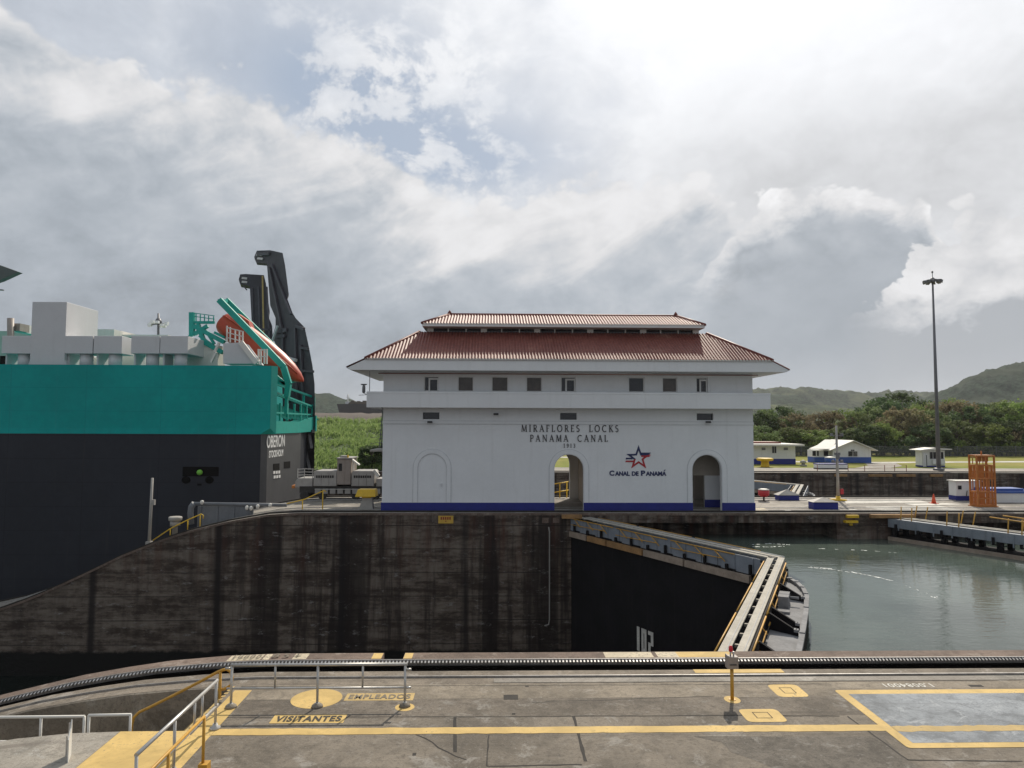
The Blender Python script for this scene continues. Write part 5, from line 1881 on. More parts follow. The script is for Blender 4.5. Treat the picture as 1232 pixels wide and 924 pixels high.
def stern_text(s, pa, pb, sz):
    a, b = onx(*pa), onx(*pb)
    c = (a + b) / 2
    t = text(s, sz, 'whitetrim', 'lettering', ship, upright(Vector((xd + 0.40, c.y, c.z)), R(90)), 0.01, 0.03, 1.0)
    w = t.dimensions.x if t.dimensions.x > 0 else 1
    ys = [v.co.y for v in t.data.vertices]
    w = max(ys) - min(ys)
    k = abs(b.y - a.y) / w
    cy = (max(ys) + min(ys)) / 2
    for v in t.data.vertices:
        v.co.y = cy + (v.co.y - cy) * k


stern_text('OBERON', (321, 531), (342.5, 532), 1.75)
stern_text('STOCKHOLM', (323.5, 546), (340.5, 546), 0.95)
mb = MB()
for (xa, xb, yt_, yb_) in ((328.6, 336, 558, 566), (341.5, 349, 555.5, 563.5)):
    a, b, c, d_ = onx(xa, yt_), onx(xb, yt_ - 0.6), onx(xb, yb_ - 0.6), onx(xa, yb_)
    mb.prism([(xd + 0.386, p.y, p.z) for p in (a, b, c, d_)], (0.03, 0, 0))
build_each(mb, 'mooring_port', 'void', ship)
mb = MB()
for i, (px, py) in enumerate([(329.5, 568.5), (332.5, 568.3), (335.5, 568), (330, 574), (333, 573.7), (336, 573.2)]):
    a = onx(px, py)
    mb.bx(xd + 0.386, xd + 0.44, a.y - 0.28, a.y + 0.28, a.z - 0.14, a.z + 0.14)
build_each(mb, 'draught_mark', 'whitetrim', ship)
# mooring slot in the side
mb = MB()
a, b = AY(220, 561.5, YS), AY(263, 573, YS)
mb.bx(a.x, b.x, YS - 0.03, YS - 0.004, b.z, a.z)
mb.build('mooring_port', 'void', ship)
mb = MB()
for px in (224, 252):
    a = AY(px, 577.5, YS)
    mb.lathe([(0.02, 0), (0.3, 0.0), (0.36, 0.02), (0.3, 0.06)], (0, 0, 0), 16)
    k = len(mb.v) - 64
    for i in range(k, len(mb.v)):
        v = mb.v[i]
        mb.v[i] = Vector((a.x + v.x * 1.2, YS - 0.03 - v.z, a.z + v.y))
a = AY(240, 583, YS)
mb.bx(a.x - 0.2, a.x + 0.2, YS - 0.04, YS - 0.004, a.z - 0.1, a.z + 0.1)
build_each(mb, 'fairlead', 'void', ship)
a = AY(241.5, 568, YS)
mb = MB()
mb.lathe([(0.05, -0.28), (0.22, -0.2), (0.3, 0), (0.2, 0.2), (0.05, 0.26)], (a.x, YS - 0.25, a.z), 12)
mb.build('fender_ball', 'green', ship)
# teal upper works
mb = MB()
mb.prism([(-228, YS, ztl), (xt - 0.9, YS, ztl), (xt, YS + 0.05, ztl + 0.6), (xt, YS + 0.05, zdk), (-228, YS - 0.0, zdk)], (0, 0.75, 0))
mb.bx(-228, -30, YS + 0.76, 101.4, ztl + 0.01, zdk - 0.3)
mb.build('upper_hull', 'teal', ship)
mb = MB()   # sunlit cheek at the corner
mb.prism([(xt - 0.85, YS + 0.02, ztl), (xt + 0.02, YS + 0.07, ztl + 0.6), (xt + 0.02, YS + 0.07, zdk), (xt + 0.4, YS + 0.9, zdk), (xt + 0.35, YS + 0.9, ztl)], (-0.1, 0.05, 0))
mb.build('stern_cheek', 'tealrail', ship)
mb = MB()   # mooring platform over the transom
zp0, zp1 = ztl + 0.02, AY(345, 507, 76).z
mb.bx(-29.9, xd + 0.5, YS + 0.95, 82, zp0, zp1)
xe = AY(380, 510, 88).x
mb.prism([(xd + 0.4, 82.02, zp0 + 0.0), (xe - 0.1, 88, zp0 + 0.1), (xe - 0.1, 88, zp0 + 2.0), (xd + 0.4, 82.02, zp1)], (-1.2, 0, 0))
mb.bx(xe - 1.4, xe, 88.02, 88.5, zp0 + 0.1, zp0 + 2.1)
mb.build('mooring_platform', 'tealrail', ship)
mb = MB()   # dark recess behind the platform
mb.bx(-29.98, -29.6, YS + 0.8, 92, zp1, zdk - 0.8)
mb.build('stern_bulkhead', 'teal', ship)
mb = MB()
for i in range(7):
    y = 72 + i * 2.6
    f = (y - 72) / 16
    zb_ = zp1 + 0.3 * f
    mb.bar((xd + 0.3, y, zb_), (xd + 0.3, y, zb_ + 1.9), 0.2, 0.2)
for i, z in enumerate((0.9, 1.9)):
    mb.bar((xd + 0.3, 72, zp1 + z + 1.2 * i), (xd + 0.3, 88, zp1 + z), 0.18, 0.18)
for i in range(9):
    y = 71 + i * 1.7
    mb.bar((-29, y, zdk - 1.5 - 0.15 * i), (xd + 0.45, y + 5.5, zp1 + 0.3), 0.16, 0.22)
mb.bar((-28, 71, zdk - 0.6), (xe - 0.4, 88.2, zp0 + 3.0), 0.28, 0.3)
mb.bar((xe - 0.35, 88.2, zp0 + 1.9), (xe - 0.35, 88.2, zp0 + 4.4), 0.25, 0.25)
mb.bar((xe - 1.1, 86.2, zp0 + 1.7), (xe - 1.1, 86.2, zp0 + 4.6), 0.25, 0.25)
mb.bar((-28, 73, zdk + 0.1), (xe - 0.35, 88.2, zp0 + 4.4), 0.2, 0.25)
mb.build('railing', 'tealrail', ship)
# lifeboat launching frame
YD1, YD2 = 73.2, 79.0
mb = MB()
for Y, pts in ((YD1, [(264, 361), (323, 422), (341, 441), (347.5, 462), (345, 478)]), (YD2, [(272, 361), (333, 421), (349, 440), (354, 460)])):
    q = [AY(px, py, Y) for px, py in pts]
    for p, r in zip(q, q[1:]):
        mb.bar(p, r, 0.5, 0.62)
    if Y == YD1:
        e_ = AY(327, 448, Y); f_ = AY(343, 462, Y)
        mb.bar(e_, f_, 0.3, 0.35)
        mb.bar(f_, AY(329, 458, Y), 0.3, 0.4)
        mb.bar(AY(345, 478, Y), AY(344, 498, Y), 0.3, 0.3)
a, b = AY(264, 362, YD1), AY(273, 362, YD2)
mb.bar(a, b, 0.35, 0.35)
a, b = AY(300, 398, YD1), AY(306, 397, YD2)
mb.bar(a, b, 0.3, 0.3)
# platform steps and arms at its head
YK = 75.0
for p, q, w in [((231, 376), (231, 404), 0.5), ((231, 391), (270, 412), 0.5), ((238, 390), (246, 412), 0.45), ((246, 412), (268, 424), 0.5), ((234, 402), (250, 392), 0.4), ((248, 398), (258, 414), 0.3),
                ((229, 388), (258, 388), 0.3), ((232, 402), (217, 414), 0.3), ((258, 400), (270, 406), 0.3), ((240, 404), (262, 420), 0.3)]:
    mb.bar(AY(*p, YK), AY(*q, YK + 0.01), w, w * 0.9)
for px in (231, 236, 241, 246, 251, 257):
    mb.bar(AY(px, 388, YK), AY(px, 377 + (px - 231) * 0.14, YK), 0.09, 0.09)
for dy in (0, 4):
    mb.bar(AY(229, 376 + dy, YK), AY(258, 380 + dy, YK), 0.08, 0.08)
mb.build('lifeboat_davit', 'tealrail', ship)
# white stair house and rails
mb = MB()
q = [AY(px, py, YS + 1.0) for px, py in [(268.5, 437.5), (268.5, 413), (290, 412), (309, 437.5)]]
mb.prism(q, (0, 2.2, 0))
mb.build('stair_house', 'shipgrey', ship)
mb = MB()
q = [AY(px, py, YS + 0.9) for px, py in [(290, 412), (309, 437)]]
mb.bar(q[0], q[1], 0.3, 0.5)
for px in (273, 277, 283, 288, 292):
    mb.bar(AY(px, 412, YS + 1.6), AY(px, 392 + (px - 273) * 0.4, YS + 1.6), 0.12, 0.12)
for py in (394, 400, 406):
    mb.bar(AY(273, py, YS + 1.6), AY(293, py + 5, YS + 1.6), 0.1, 0.1)
for px in (311, 314, 318, 321):
    mb.bar(AY(px, 438, YS + 1.2), AY(px, 420, YS + 1.2), 0.14, 0.14)
for py in (421, 429):
    mb.bar(AY(310, py, YS + 1.2), AY(322, py, YS + 1.2), 0.1, 0.1)
for px, py in ((254, 436), (258, 424)):
    mb.bar(AY(px, py, YS + 1.4), AY(px + 6, py - 12, YS + 1.4), 0.3, 0.2)
mb.build('railing', 'shipwhite', ship)
# ventilator houses along the deck edge
YV = YS + 1.3


def vbox(xa, xb, yt_, yb_, dep=3.0, mat='shipgrey', skirt=True):
    a, b = AY(xa, yt_, YV), AY(xb, yb_, YV)
    mb = MB()
    mb.bx(a.x, b.x, YV, YV + dep, b.z, a.z)
    o = mb.build('ventilator', mat, ship, bevel=0.04)
    if skirt:
        mb = MB()
        c = (a.x + b.x) / 2
        mb.lathe([(0.62, zdk - 0.3), (0.62, b.z + 0.02)], (c + 0.35, YV + 0.9, 0), 20)
        mb.bx(a.x + 0.1, a.x + 0.25, YV + 0.5, YV + 2.5, zdk - 0.3, b.z - 0.004)
        mb.build('duct', 'shipgrey', o)


for v in [(2.5, 36.5), (78, 111), (113, 146), (158, 191.5), (193, 225.5)]:
    vbox(v[0], v[1], 404, 425.5, 2.6 if v[0] < 193 else 5.0)
mb = MB()
a, b = AY(39.2, 363, YV), AY(78, 438, YV)
mb.bx(a.x, b.x - 0.05, YV - 0.02, YV + 5.6, zdk - 0.2, a.z)
mb.prism([(a.x - 0.25, YV - 0.02, zdk - 0.2), (a.x - 0.005, YV - 0.02, zdk - 0.2), (a.x - 0.005, YV - 0.02, zdk + 0.6)], (0, 3, 0))
mb.prism([(b.x + 0.3, YV - 0.02, zdk - 0.2), (b.x - 0.045, YV - 0.02, zdk - 0.2), (b.x - 0.045, YV - 0.02, zdk + 0.6)], (0, 3, 0))
mb.build('funnel_casing', 'shipgrey', ship, bevel=0.03)
mb = MB()   # low lockers seen between the ducts, and weather rail
for xa, xb, yt_, m in [(103, 124, 430, 0), (142, 171, 428, 0), (189, 200, 430, 0), (0, 15, 428, 1), (226, 262, 415, 0)]:
    a, b = AY(xa, yt_, YV + 4), AY(xb, 437, YV + 4)
    mb.bx(a.x, b.x, YV + 4, YV + 6, zdk - 0.2, a.z, m)
build_each(mb, 'deck_locker', ['shipwhite', 'void'], ship)
mb = MB()
for xa, xb, yt_, yb_, Y, m in [(-30, 60, 398, 436, 92, 0), (99, 136, 396, 436, 90, 0), (113, 137, 396, 405, 88, 1), (134, 146, 398, 406, 90, 1), (146, 202, 402.5, 405.5, 90, 1), (15, 24, 389, 399, 84, 1), (150, 225, 404, 436, 93, 0)]:
    a, b = AY(xa, yt_, Y), AY(xb, yb_, Y)
    mb.bx(a.x, b.x, Y, Y + 4, b.z, a.z, m)
build_each(mb, 'deckhouse', ['mint', 'shipwhite'], ship)
mb = MB()
a = AY(12.8, 437, 78); b = AY(12.8, 383, 78)
mb.tube([a, b], 0.35, 10)
mb.bx(AY(15, 391, 78.4).x, AY(24, 391, 78.4).x, 78.4, 80, AY(15, 398, 78.4).z, AY(15, 389, 78.4).z)
mb.build('exhaust_pipe', 'mulecab', ship)
mb = MB()
YL = 96
a, b = AY(190.5, 440, YL), AY(190.5, 377, YL)
mb.tube([a, b], [0.25, 0.12], 8)
mb.build('light_mast', 'mast', ship)
mb = MB()
c = AY(190.5, 390, YL)
for i in range(10):
    an = i * 0.628
    q = c + Vector((math.cos(an) * 1.05, math.sin(an) * 1.05, 0.25 * math.sin(i * 1.9)))
    mb.bar(c, q, 0.08, 0.08)
    mb.bx(q.x - 0.24, q.x + 0.24, q.y - 0.2, q.y + 0.2, q.z - 0.16, q.z + 0.2, 1)
mb.lathe([(0.3, 0), (0.5, 0.3), (0.25, 0.8)], (c.x, c.y, c.z), 10)
mb.build('floodlight', ['mast', 'lampglass'], ship)
# grey-green wing platform reaching in at the picture's edge
mb = MB()
YW = 82
q = [AY(px, py, YW) for px, py in [(22, 327), (0, 319), (-45, 308), (-45, 352), (0, 337)]]
mb.prism(q, (0, 0.8, 0))
a, b = AY(-30, 437, YW + 1), AY(-30, 350, YW + 1)
mb.tube([a, b], 0.8, 12)
a, b = AY(-30, 347.5, YW), AY(4, 349, YW)
mb.bar(a, b, 0.3, 0.12)
build_each(mb, 'wing_platform', 'wingpaint', ship)
# stern quarter ramp stowed upright, two black girders
pa, pb = Vector((xd - 0.2, 88.1, 0)), Vector((-37.4, 101.4, 0))
rdir = (pb - pa).normalized()
rn = Vector((-rdir.y, rdir.x, 0))
if rn.dot(Vector((1, 1, 0))) < 0: rn = -rn


def onramp(px, py, off=0.0):
    d = ray(px, py)
    o0 = pa + rn * off
    t = (o0 - Vector((0, 0, CAMZ))).dot(rn) / d.dot(rn)
    return Vector((0, 0, CAMZ)) + d * t


rr = [(309, 301.5), (325, 301), (340, 304.3), (343, 319), (347.5, 354), (345.5, 359), (352, 376.5), (356, 383), (366.6, 394), (371.5, 416.5), (376, 440), (378.5, 462), (379, 500), (377.5, 600), (350, 600), (340, 430), (327.5, 405), (331.5, 393), (331.5, 381), (325, 366), (321, 317), (309, 316), (305.8, 309)]
mb = MB()
mb.prism([onramp(*p) for p in rr], (-0.42, 1.4, 0))
ramp1 = mb.build('stern_ramp', 'rampsteel', ship)
mb = MB()   # stiffeners, hinge arm and chequer lines on the girder face
f = 0.05
for p, q, w in [((324, 322), (340, 400), 0.35), ((327, 318), (350, 378), 0.25), ((340, 395), (344, 600), 0.3), ((355, 392), (361, 600), 0.3), ((362, 415), (369, 600), 0.3), ((331, 399), (345, 397), 0.5),
                ((332, 405), (343, 404), 0.4), ((355, 392), (366, 396), 0.4), ((361, 418), (371, 420), 0.3), ((364, 446), (377, 447), 0.3), ((310, 306), (324, 305), 0.4)]:
    mb.bar(onramp(*p, -f - 0.12), onramp(*q, -f - 0.12), w, 0.25, up=rn)
build_each(mb, 'stiffener', 'ramprib', ramp1)
YR = 99.0
r2 = [(289, 330), (296, 329.6), (317.5, 331), (320, 341), (324.5, 374), (323.5, 382), (327.5, 392), (330, 440), (330, 520), (304, 520), (303, 392), (300.5, 344), (289.5, 342), (287.2, 336)]
mb = MB()
mb.prism([AY(*p, YR) for p in r2], (-0.7, 2.2, 0))
ramp2 = mb.build('stern_ramp', 'rampsteel', ship)
mb = MB()
mb.bar(AY(315.8, 332, YR - 0.06), AY(317.5, 420, YR - 0.06), 0.22, 0.08, up=(0, 1, 0))
mb.build('painted_stripe', 'yfaint', ramp2)
mb = MB()
for p, q in [((303, 346), (306, 430)), ((311, 345), (313, 430)), ((321, 345), (325, 430)), ((305, 395), (326, 397))]:
    mb.bar(AY(*p, YR - 0.1), AY(*q, YR - 0.1), 0.25, 0.18, up=(0, 1, 0))
mb.bar(AY(293, 344, YR - 0.3), AY(297, 349, YR - 0.3), 0.15, 0.15)
build_each(mb, 'stiffener', 'ramprib', ramp2)
mb = MB()   # pale bars standing in for sky light seen through ramp-head holes
for fn, pts in ((lambda x, y: AY(x, y, YR - 0.03), [(294, 334.5), (294, 339)]), (lambda x, y: onramp(x, y, -0.12), [(312, 306.5), (313, 311)])):
    for px, py in pts:
        mb.bar(fn(px - 3, py), fn(px + 3.5, py + 0.6), 0.3, 0.16, up=(0, 1, 0))
mb.build('ramp_head_sky', 'galv', ramp2)
mb = MB()
mb.bar(onramp(334, 392, -0.6), onramp(327, 412, -0.6), 0.22, 0.22)
mb.bar(onramp(344, 430, -0.7), onramp(356, 433.5, -0.7), 0.4, 0.35)
build_each(mb, 'hydraulic_arm', 'shipgrey', ramp1)
# struts on the cut-off quarter below the deck
mb = MB()
for p, q in [((362, 521), (372, 566)), ((371, 521), (374, 540)), ((352, 541), (366, 541)), ((366, 520), (377, 519))]:
    mb.bar(onramp(*p, -0.5), onramp(*q, -0.5), 0.4, 0.4)
mb.build('ramp_strut', 'hullsunlit', ramp1)

# the free-fall lifeboat sits in the frame: a thing of its own
YBT = 76.2
a, b = AY(269, 387, YBT), AY(365.5, 459, YBT)
boat = thing('lifeboat', 'orange enclosed lifeboat tilted nose-down on a teal launching frame', 'lifeboat', tuple(a))
ax = (b - a)
L = ax.length
ax.normalize()
side = Vector((0, 1, 0))
upv = ax.cross(side)
if upv.z < 0: upv = -upv
mb = MB()
prof = [(0.0, 1.3, 1.1), (0.03, 1.45, 1.3), (0.12, 1.55, 1.45), (0.3, 1.58, 1.55), (0.5, 1.55, 1.55), (0.68, 1.45, 1.38), (0.82, 1.2, 1.06), (0.92, 0.75, 0.66), (0.975, 0.36, 0.3), (1.0, 0.05, 0.05)]
n = 22
vs = []
for t, w, h in prof:
    for k in range(n):
        an = 2 * math.pi * k / n
        hh = h * (1.0 if math.sin(an) > 0 else 0.95)
        vs.append(a + ax * (t * L) + side * (math.cos(an) * w) + upv * (math.sin(an) * hh - 0.15 * math.sin(t * 3.1)))
fs = [(i * n + k, i * n + (k + 1) % n, (i + 1) * n + (k + 1) % n, (i + 1) * n + k) for i in range(len(prof) - 1) for k in range(n)]
mb.add(vs, fs, 0, True)
mb.face([vs[k] for k in range(n)])
mb.build('hull', 'orange', boat)
mb = MB()
for k in (2, 9):
    pts = [a + ax * (t * L) + side * (math.cos(2 * math.pi * k / n) * (w + 0.04)) + upv * (math.sin(2 * math.pi * k / n) * h + 0.02 - 0.15 * math.sin(t * 3.1)) for t, w, h in prof[:-2]]
    mb.tube(pts, 0.07, 6)
mb.build('rub_rail', 'orange', boat)
mb = MB()
c = a + ax * (L * 0.16) + upv * 1.15
mb.hexa([c - ax * 1.1 - side * 0.8, c + ax * 1.4 - side * 0.8, c + ax * 1.4 + side * 0.8, c - ax * 1.1 + side * 0.8], [c - ax * 0.9 - side * 0.6 + upv * 0.55, c + ax * 0.6 - side * 0.6 + upv * 0.6, c + ax * 0.6 + side * 0.6 + upv * 0.6, c - ax * 0.9 + side * 0.6 + upv * 0.55])
wh = mb.build('wheelhouse', 'orange', boat)
mb = MB()
mb.bar(c + ax * 0.1 - side * 0.74 + upv * 0.2, c + ax * 0.7 - side * 0.74 + upv * 0.2, 0.04, 0.25)
mb.build('window', 'glass', wh)

# ------------------------------------------------------------------ mule locomotive on the centre wall
YT = 64.5
mx0, mx1 = AY(352, 590, YT).x, AY(462, 590, YT).x
zt1 = AY(400, 567, YT).z
mule = thing('locomotive', 'weathered grey towing locomotive with a tall boxy cab on the lock wall', 'locomotive', ((mx0 + mx1) / 2, YT, 0.05))


def mz(py): return AY(405, py, YT).z
def mx(px): return AY(px, 580, YT).x


mb = MB()
for xa, xb in ((377, 405), (422.5, 450)):
    mb.prism([(mx(xa), YT, mz(585)), (mx(xa), YT, mz(569)), (mx(xa + 2), YT, mz(566.5)), (mx(xb - 2), YT, mz(566.5)), (mx(xb), YT, mz(569)), (mx(xb), YT, mz(585))], (0, 2.6, 0))
build_each(mb, 'body', 'mule', mule, bevel=0.05)
mb = MB()
for xa, xb in ((377, 405), (422.5, 450)):
    for i in range(8):
        p = mx(xa + 3) + (mx(xb - 3) - mx(xa + 3)) * i / 8
        mb.bx(p, p + 0.16, YT - 0.02, YT - 0.003, mz(575), mz(572))
    for i in range(1, 3):
        p = mx(xa) + (mx(xb) - mx(xa)) * i / 3
        mb.bx(p - 0.012, p + 0.012, YT - 0.012, YT - 0.003, mz(584), mz(570))
mb.build('vent_louvre', 'under', mule)
mb = MB()
mb.prism([(mx(354), YT + 0.2, mz(587)), (mx(354.5), YT + 0.2, mz(579)), (mx(358), YT + 0.2, mz(575.5)), (mx(375.5), YT + 0.2, mz(575.5)), (mx(375.5), YT + 0.2, mz(587))], (0, 2.2, 0))
mb.bx(mx(452), mx(468), YT + 0.2, YT + 2.4, mz(587), mz(576))
build_each(mb, 'nose', 'mule', mule, bevel=0.06)
mb = MB()
mb.bx(mx(405.6), mx(422), YT - 0.12, YT + 2.7, mz(583), mz(552))
cab = mb.build('cab', 'mulecab', mule, bevel=0.05)
mb = MB()
mb.bx(mx(407.5), mx(411.5), YT - 0.14, YT - 0.125, mz(566.5), mz(557.5))
mb.build('window', 'glass', cab)
mb = MB()
mb.bx(mx(405), mx(423.5), YT - 0.25, YT + 2.8, mz(551.8), mz(550.6))
mb.bx(mx(408), mx(416), YT + 0.3, YT + 1.2, mz(550.5), mz(548.4))
mb.build('roof', 'mule', cab)
mb = MB()
mb.bx(mx(417), mx(418.6), YT, YT + 0.25, mz(550.5), mz(547.4))
mb.build('beacon', 'brightyellow', cab)
mb = MB()
mb.bar((mx(423), YT + 0.2, mz(553)), (mx(431.5), YT + 0.2, mz(559.5)), 0.5, 0.12)
mb.bar((mx(424), YT + 0.2, mz(556)), (mx(424), YT + 0.2, mz(566)), 0.1, 0.1)
mb.bar((mx(449), YT + 0.2, mz(566)), (mx(455), YT + 0.2, mz(573)), 0.3, 0.3)
build_each(mb, 'cable_arm', 'shipwhite', mule)
mb = MB()
mb.bx(mx(360), mx(462), YT + 0.15, YT + 2.3, mz(593), mz(585.3))
for i in range(9):
    p = mx(379 + i * 9)
    mb.bx(p, p + 0.5, YT + 0.02, YT + 0.145, mz(594), mz(588), 1)
mb.bar((mx(379), YT - 0.05, mz(588.5)), (mx(450), YT - 0.05, mz(588.5)), 0.06, 0.06, 2)
mb.build('underframe', ['under', 'mule', 'galv'], mule)
for px in (366, 388, 428, 452):
    mb = MB()
    mb.lathe([(0.34, 0), (0.4, 0.02), (0.4, 0.1), (0.34, 0.12)], (0, 0, 0), 18)
    mb.v = [Vector((mx(px) + v.x, YT + 0.2 - v.z, 0.42 + v.y)) for v in mb.v]
    mb.build('wheel', 'under', mule)
mb = MB()
for px in (357, 365, 375):
    mb.bar((mx(px), YT + 0.3, mz(575.5)), (mx(px), YT + 0.3, mz(564)), 0.06, 0.06)
for py in (564.3, 568, 571.5):
    mb.bar((mx(356.5), YT + 0.3, mz(py + 0.7)), (mx(365), YT + 0.3, mz(py)), 0.07, 0.07)
    mb.bar((mx(365), YT + 0.3, mz(py)), (mx(376), YT + 0.3, mz(py + 0.4)), 0.06, 0.06)
mb.build('railing', 'galv', mule)
mb = MB()
mb.bx(mx(349.5), mx(353.5), YT + 0.4, YT + 1.6, mz(588), mz(584.5))
mb.build('buffer', 'cage', mule)

# ------------------------------------------------------------------ small things on the centre wall
b0 = G(441.5, 613.3)
bol = thing('bollard', 'squat bollard with a wide yellow cap on a grey pedestal beside the plinth', 'bollard', tuple(b0))
mb = MB()
mb.prism([(b0.x - 0.62, b0.y - 0.35, 0.02), (b0.x + 0.55, b0.y - 0.35, 0.02), (b0.x + 0.42, b0.y - 0.35, 1.1), (b0.x - 0.3, b0.y - 0.35, 1.1)], (0, 0.7, 0))
mb.build('pedestal', 'post', bol, bevel=0.03)
mb = MB()
zc_ = 1.1
mb.hexa([(b0.x - 0.88, b0.y - 0.7, zc_), (b0.x + 0.8, b0.y - 0.7, zc_), (b0.x + 0.8, b0.y + 0.7, zc_), (b0.x - 0.88, b0.y + 0.7, zc_)], [(b0.x - 0.68, b0.y - 0.5, zc_ + 0.6), (b0.x + 0.72, b0.y - 0.5, zc_ + 0.6), (b0.x + 0.72, b0.y + 0.5, zc_ + 0.6), (b0.x - 0.68, b0.y + 0.5, zc_ + 0.6)])
mb.bx(b0.x - 0.4, b0.x + 0.4, b0.y - 0.4, b0.y + 0.4, zc_ - 0.12, zc_ - 0.004)
mb.build('cap', 'brightyellow', bol, bevel=0.08)

# yellow warning plate on the wall face
a, b = AY(527.5, 620.3, YC0), AY(545.5, 629.5, YC0)
sg = thing('warning_sign', 'small yellow plate with red print fixed high on the stained wall', 'sign', (a.x, YC0, b.z))
mb = MB()
mb.bx(a.x, b.x, YC0 - 0.12, YC0 - 0.075, b.z, a.z)
mb.build('plate', 'signyellow', sg)
mb = MB()
w = b.x - a.x
h = a.z - b.z
for i in range(5):
    x = a.x + w * (0.15 + 0.145 * i)
    mb.bx(x, x + w * 0.10, YC0 - 0.13, YC0 - 0.122, a.z - h * 0.52, a.z - h * 0.14)
mb.bx(a.x + w * 0.47, a.x + w * 0.53, YC0 - 0.13, YC0 - 0.122, a.z - h * 0.8, a.z - h * 0.62)
mb.build('lettering', 'signred', sg)

# grey shelter rail, mushroom vent, post and hand rails on the falling crest


def onC(px, py, y): return AY(px, py, y)


YQ = YC0 + 3.0
a, b = AY(232, 605, YQ), AY(345, 605.5, YQ)
bar_ = thing('barrier', 'long grey sheet-metal barrier with a rounded end by the ship', 'barrier', (a.x, YQ, zC(a.x)))
mb = MB()
mb.tube([AY(233.5, 606, YQ), AY(300, 607, YQ), AY(345, 607.8, YQ)], 0.15, 10)
mb.bx(a.x + 0.4, AY(305, 600, YQ).x, YQ + 0.02, YQ + 0.12, zC(a.x) - 1.2, AY(260, 609.0, YQ).z)
k = a.x + 0.6
while k < AY(305, 600, YQ).x:
    mb.bx(k, k + 0.14, YQ - 0.05, YQ + 0.018, zC(a.x) - 1.0, AY(260, 609.2, YQ).z)
    k += 1.35
c = AY(235, 613, YQ)
mb.tube([(c.x - 0.1, YQ, c.z + 0.5), (c.x - 0.35, YQ, c.z + 0.2), (c.x - 0.4, YQ, c.z - 0.3), (c.x - 0.3, YQ, c.z - 1.2)], 0.25, 8)
mb.build('panel', 'barriergrey', bar_)
mb = MB()
for px, py in [(297, 610.5), (302, 611), (310, 609), (325, 607.5), (243, 604)]:
    q = AY(px, py, YQ - 0.3)
    mb.lathe([(0.09, -0.2), (0.15, -0.05), (0.13, 0.1), (0.04, 0.15)], tuple(q), 10)
build_each(mb, 'lamp', 'shipwhite', bar_)
v = AY(210.5, 640, YC0 + 1.6)
zb_ = zC(v.x)
vent = thing('bollard', 'pale grey mushroom-topped bollard on the sloping wall crest', 'bollard', (v.x, v.y, zb_))
zt3 = AY(210.5, 621.5, YC0 + 1.6).z
mb = MB()
mb.lathe([(0.2, zb_), (0.2, zt3 - 0.75), (0.38, zt3 - 0.72), (0.38, zt3 - 0.36)], (v.x, v.y, 0), 18)
mb.build('pedestal', 'post', vent)
mb = MB()
mb.lathe([(0.4, zt3 - 0.35), (0.5, zt3 - 0.3), (0.52, zt3 - 0.06), (0.46, zt3)], (v.x, v.y, 0), 20)
mb.build('cap', 'post', vent)
p, q = AY(179.5, 652, YC0 + 1.2), AY(183.3, 575, YC0 + 1.2)
pst = thing('lamp_post', 'slim pale grey pole standing on the falling crest before the hull', 'pole', (p.x, p.y, zC(p.x)))
mb = MB()
mb.tube([(p.x, p.y, zC(p.x)), (q.x, q.y, q.z)], [0.13, 0.09], 10)
mb.build('shaft', 'post', pst)
mb = MB()
c = AY(184.5, 604.5, YC0 + 1.1)
mb.bx(c.x - 0.1, c.x + 0.13, c.y - 0.1, c.y + 0.1, c.z - 0.2, c.z + 0.22)
mb.bx(p.x - 0.2, p.x + 0.2, p.y - 0.2, p.y + 0.2, zC(p.x) - 0.2, zC(p.x) + 0.3)
build_each(mb, 'switch_box', 'post', pst)


def crest_rail(name, label, pts, y, posts):
    q = [AY(px, py, y) for px, py in pts]
    t = thing(name, label, 'railing', (q[0].x, y, zC(q[0].x)))
    mb = MB()
    mb.tube(q, 0.045, 8)
    mb.build('rail', 'brightyellow', t)
    for px, py in posts:
        a = AY(px, py, y)
        mb = MB()
        mb.tube([(a.x, y, zC(a.x) - 0.05), a], 0.045, 8)
        mb.build('post', 'brightyellow', t)


crest_rail('railing', 'thin yellow handrail climbing the sloping crest past the mushroom bollard', [(184, 650), (205, 636), (225, 626), (242, 618.5), (244.5, 620), (244.5, 624)], YC0 + 1.0, [(205, 636), (226, 625.5), (241, 619)])
crest_rail('railing', 'thin yellow handrail on the flat crest before the towing locomotive', [(345, 606), (364, 601.5), (367, 600.5), (390, 590), (392.5, 592)], YC0 + 2.0, [(364, 601.5), (388.5, 591)])

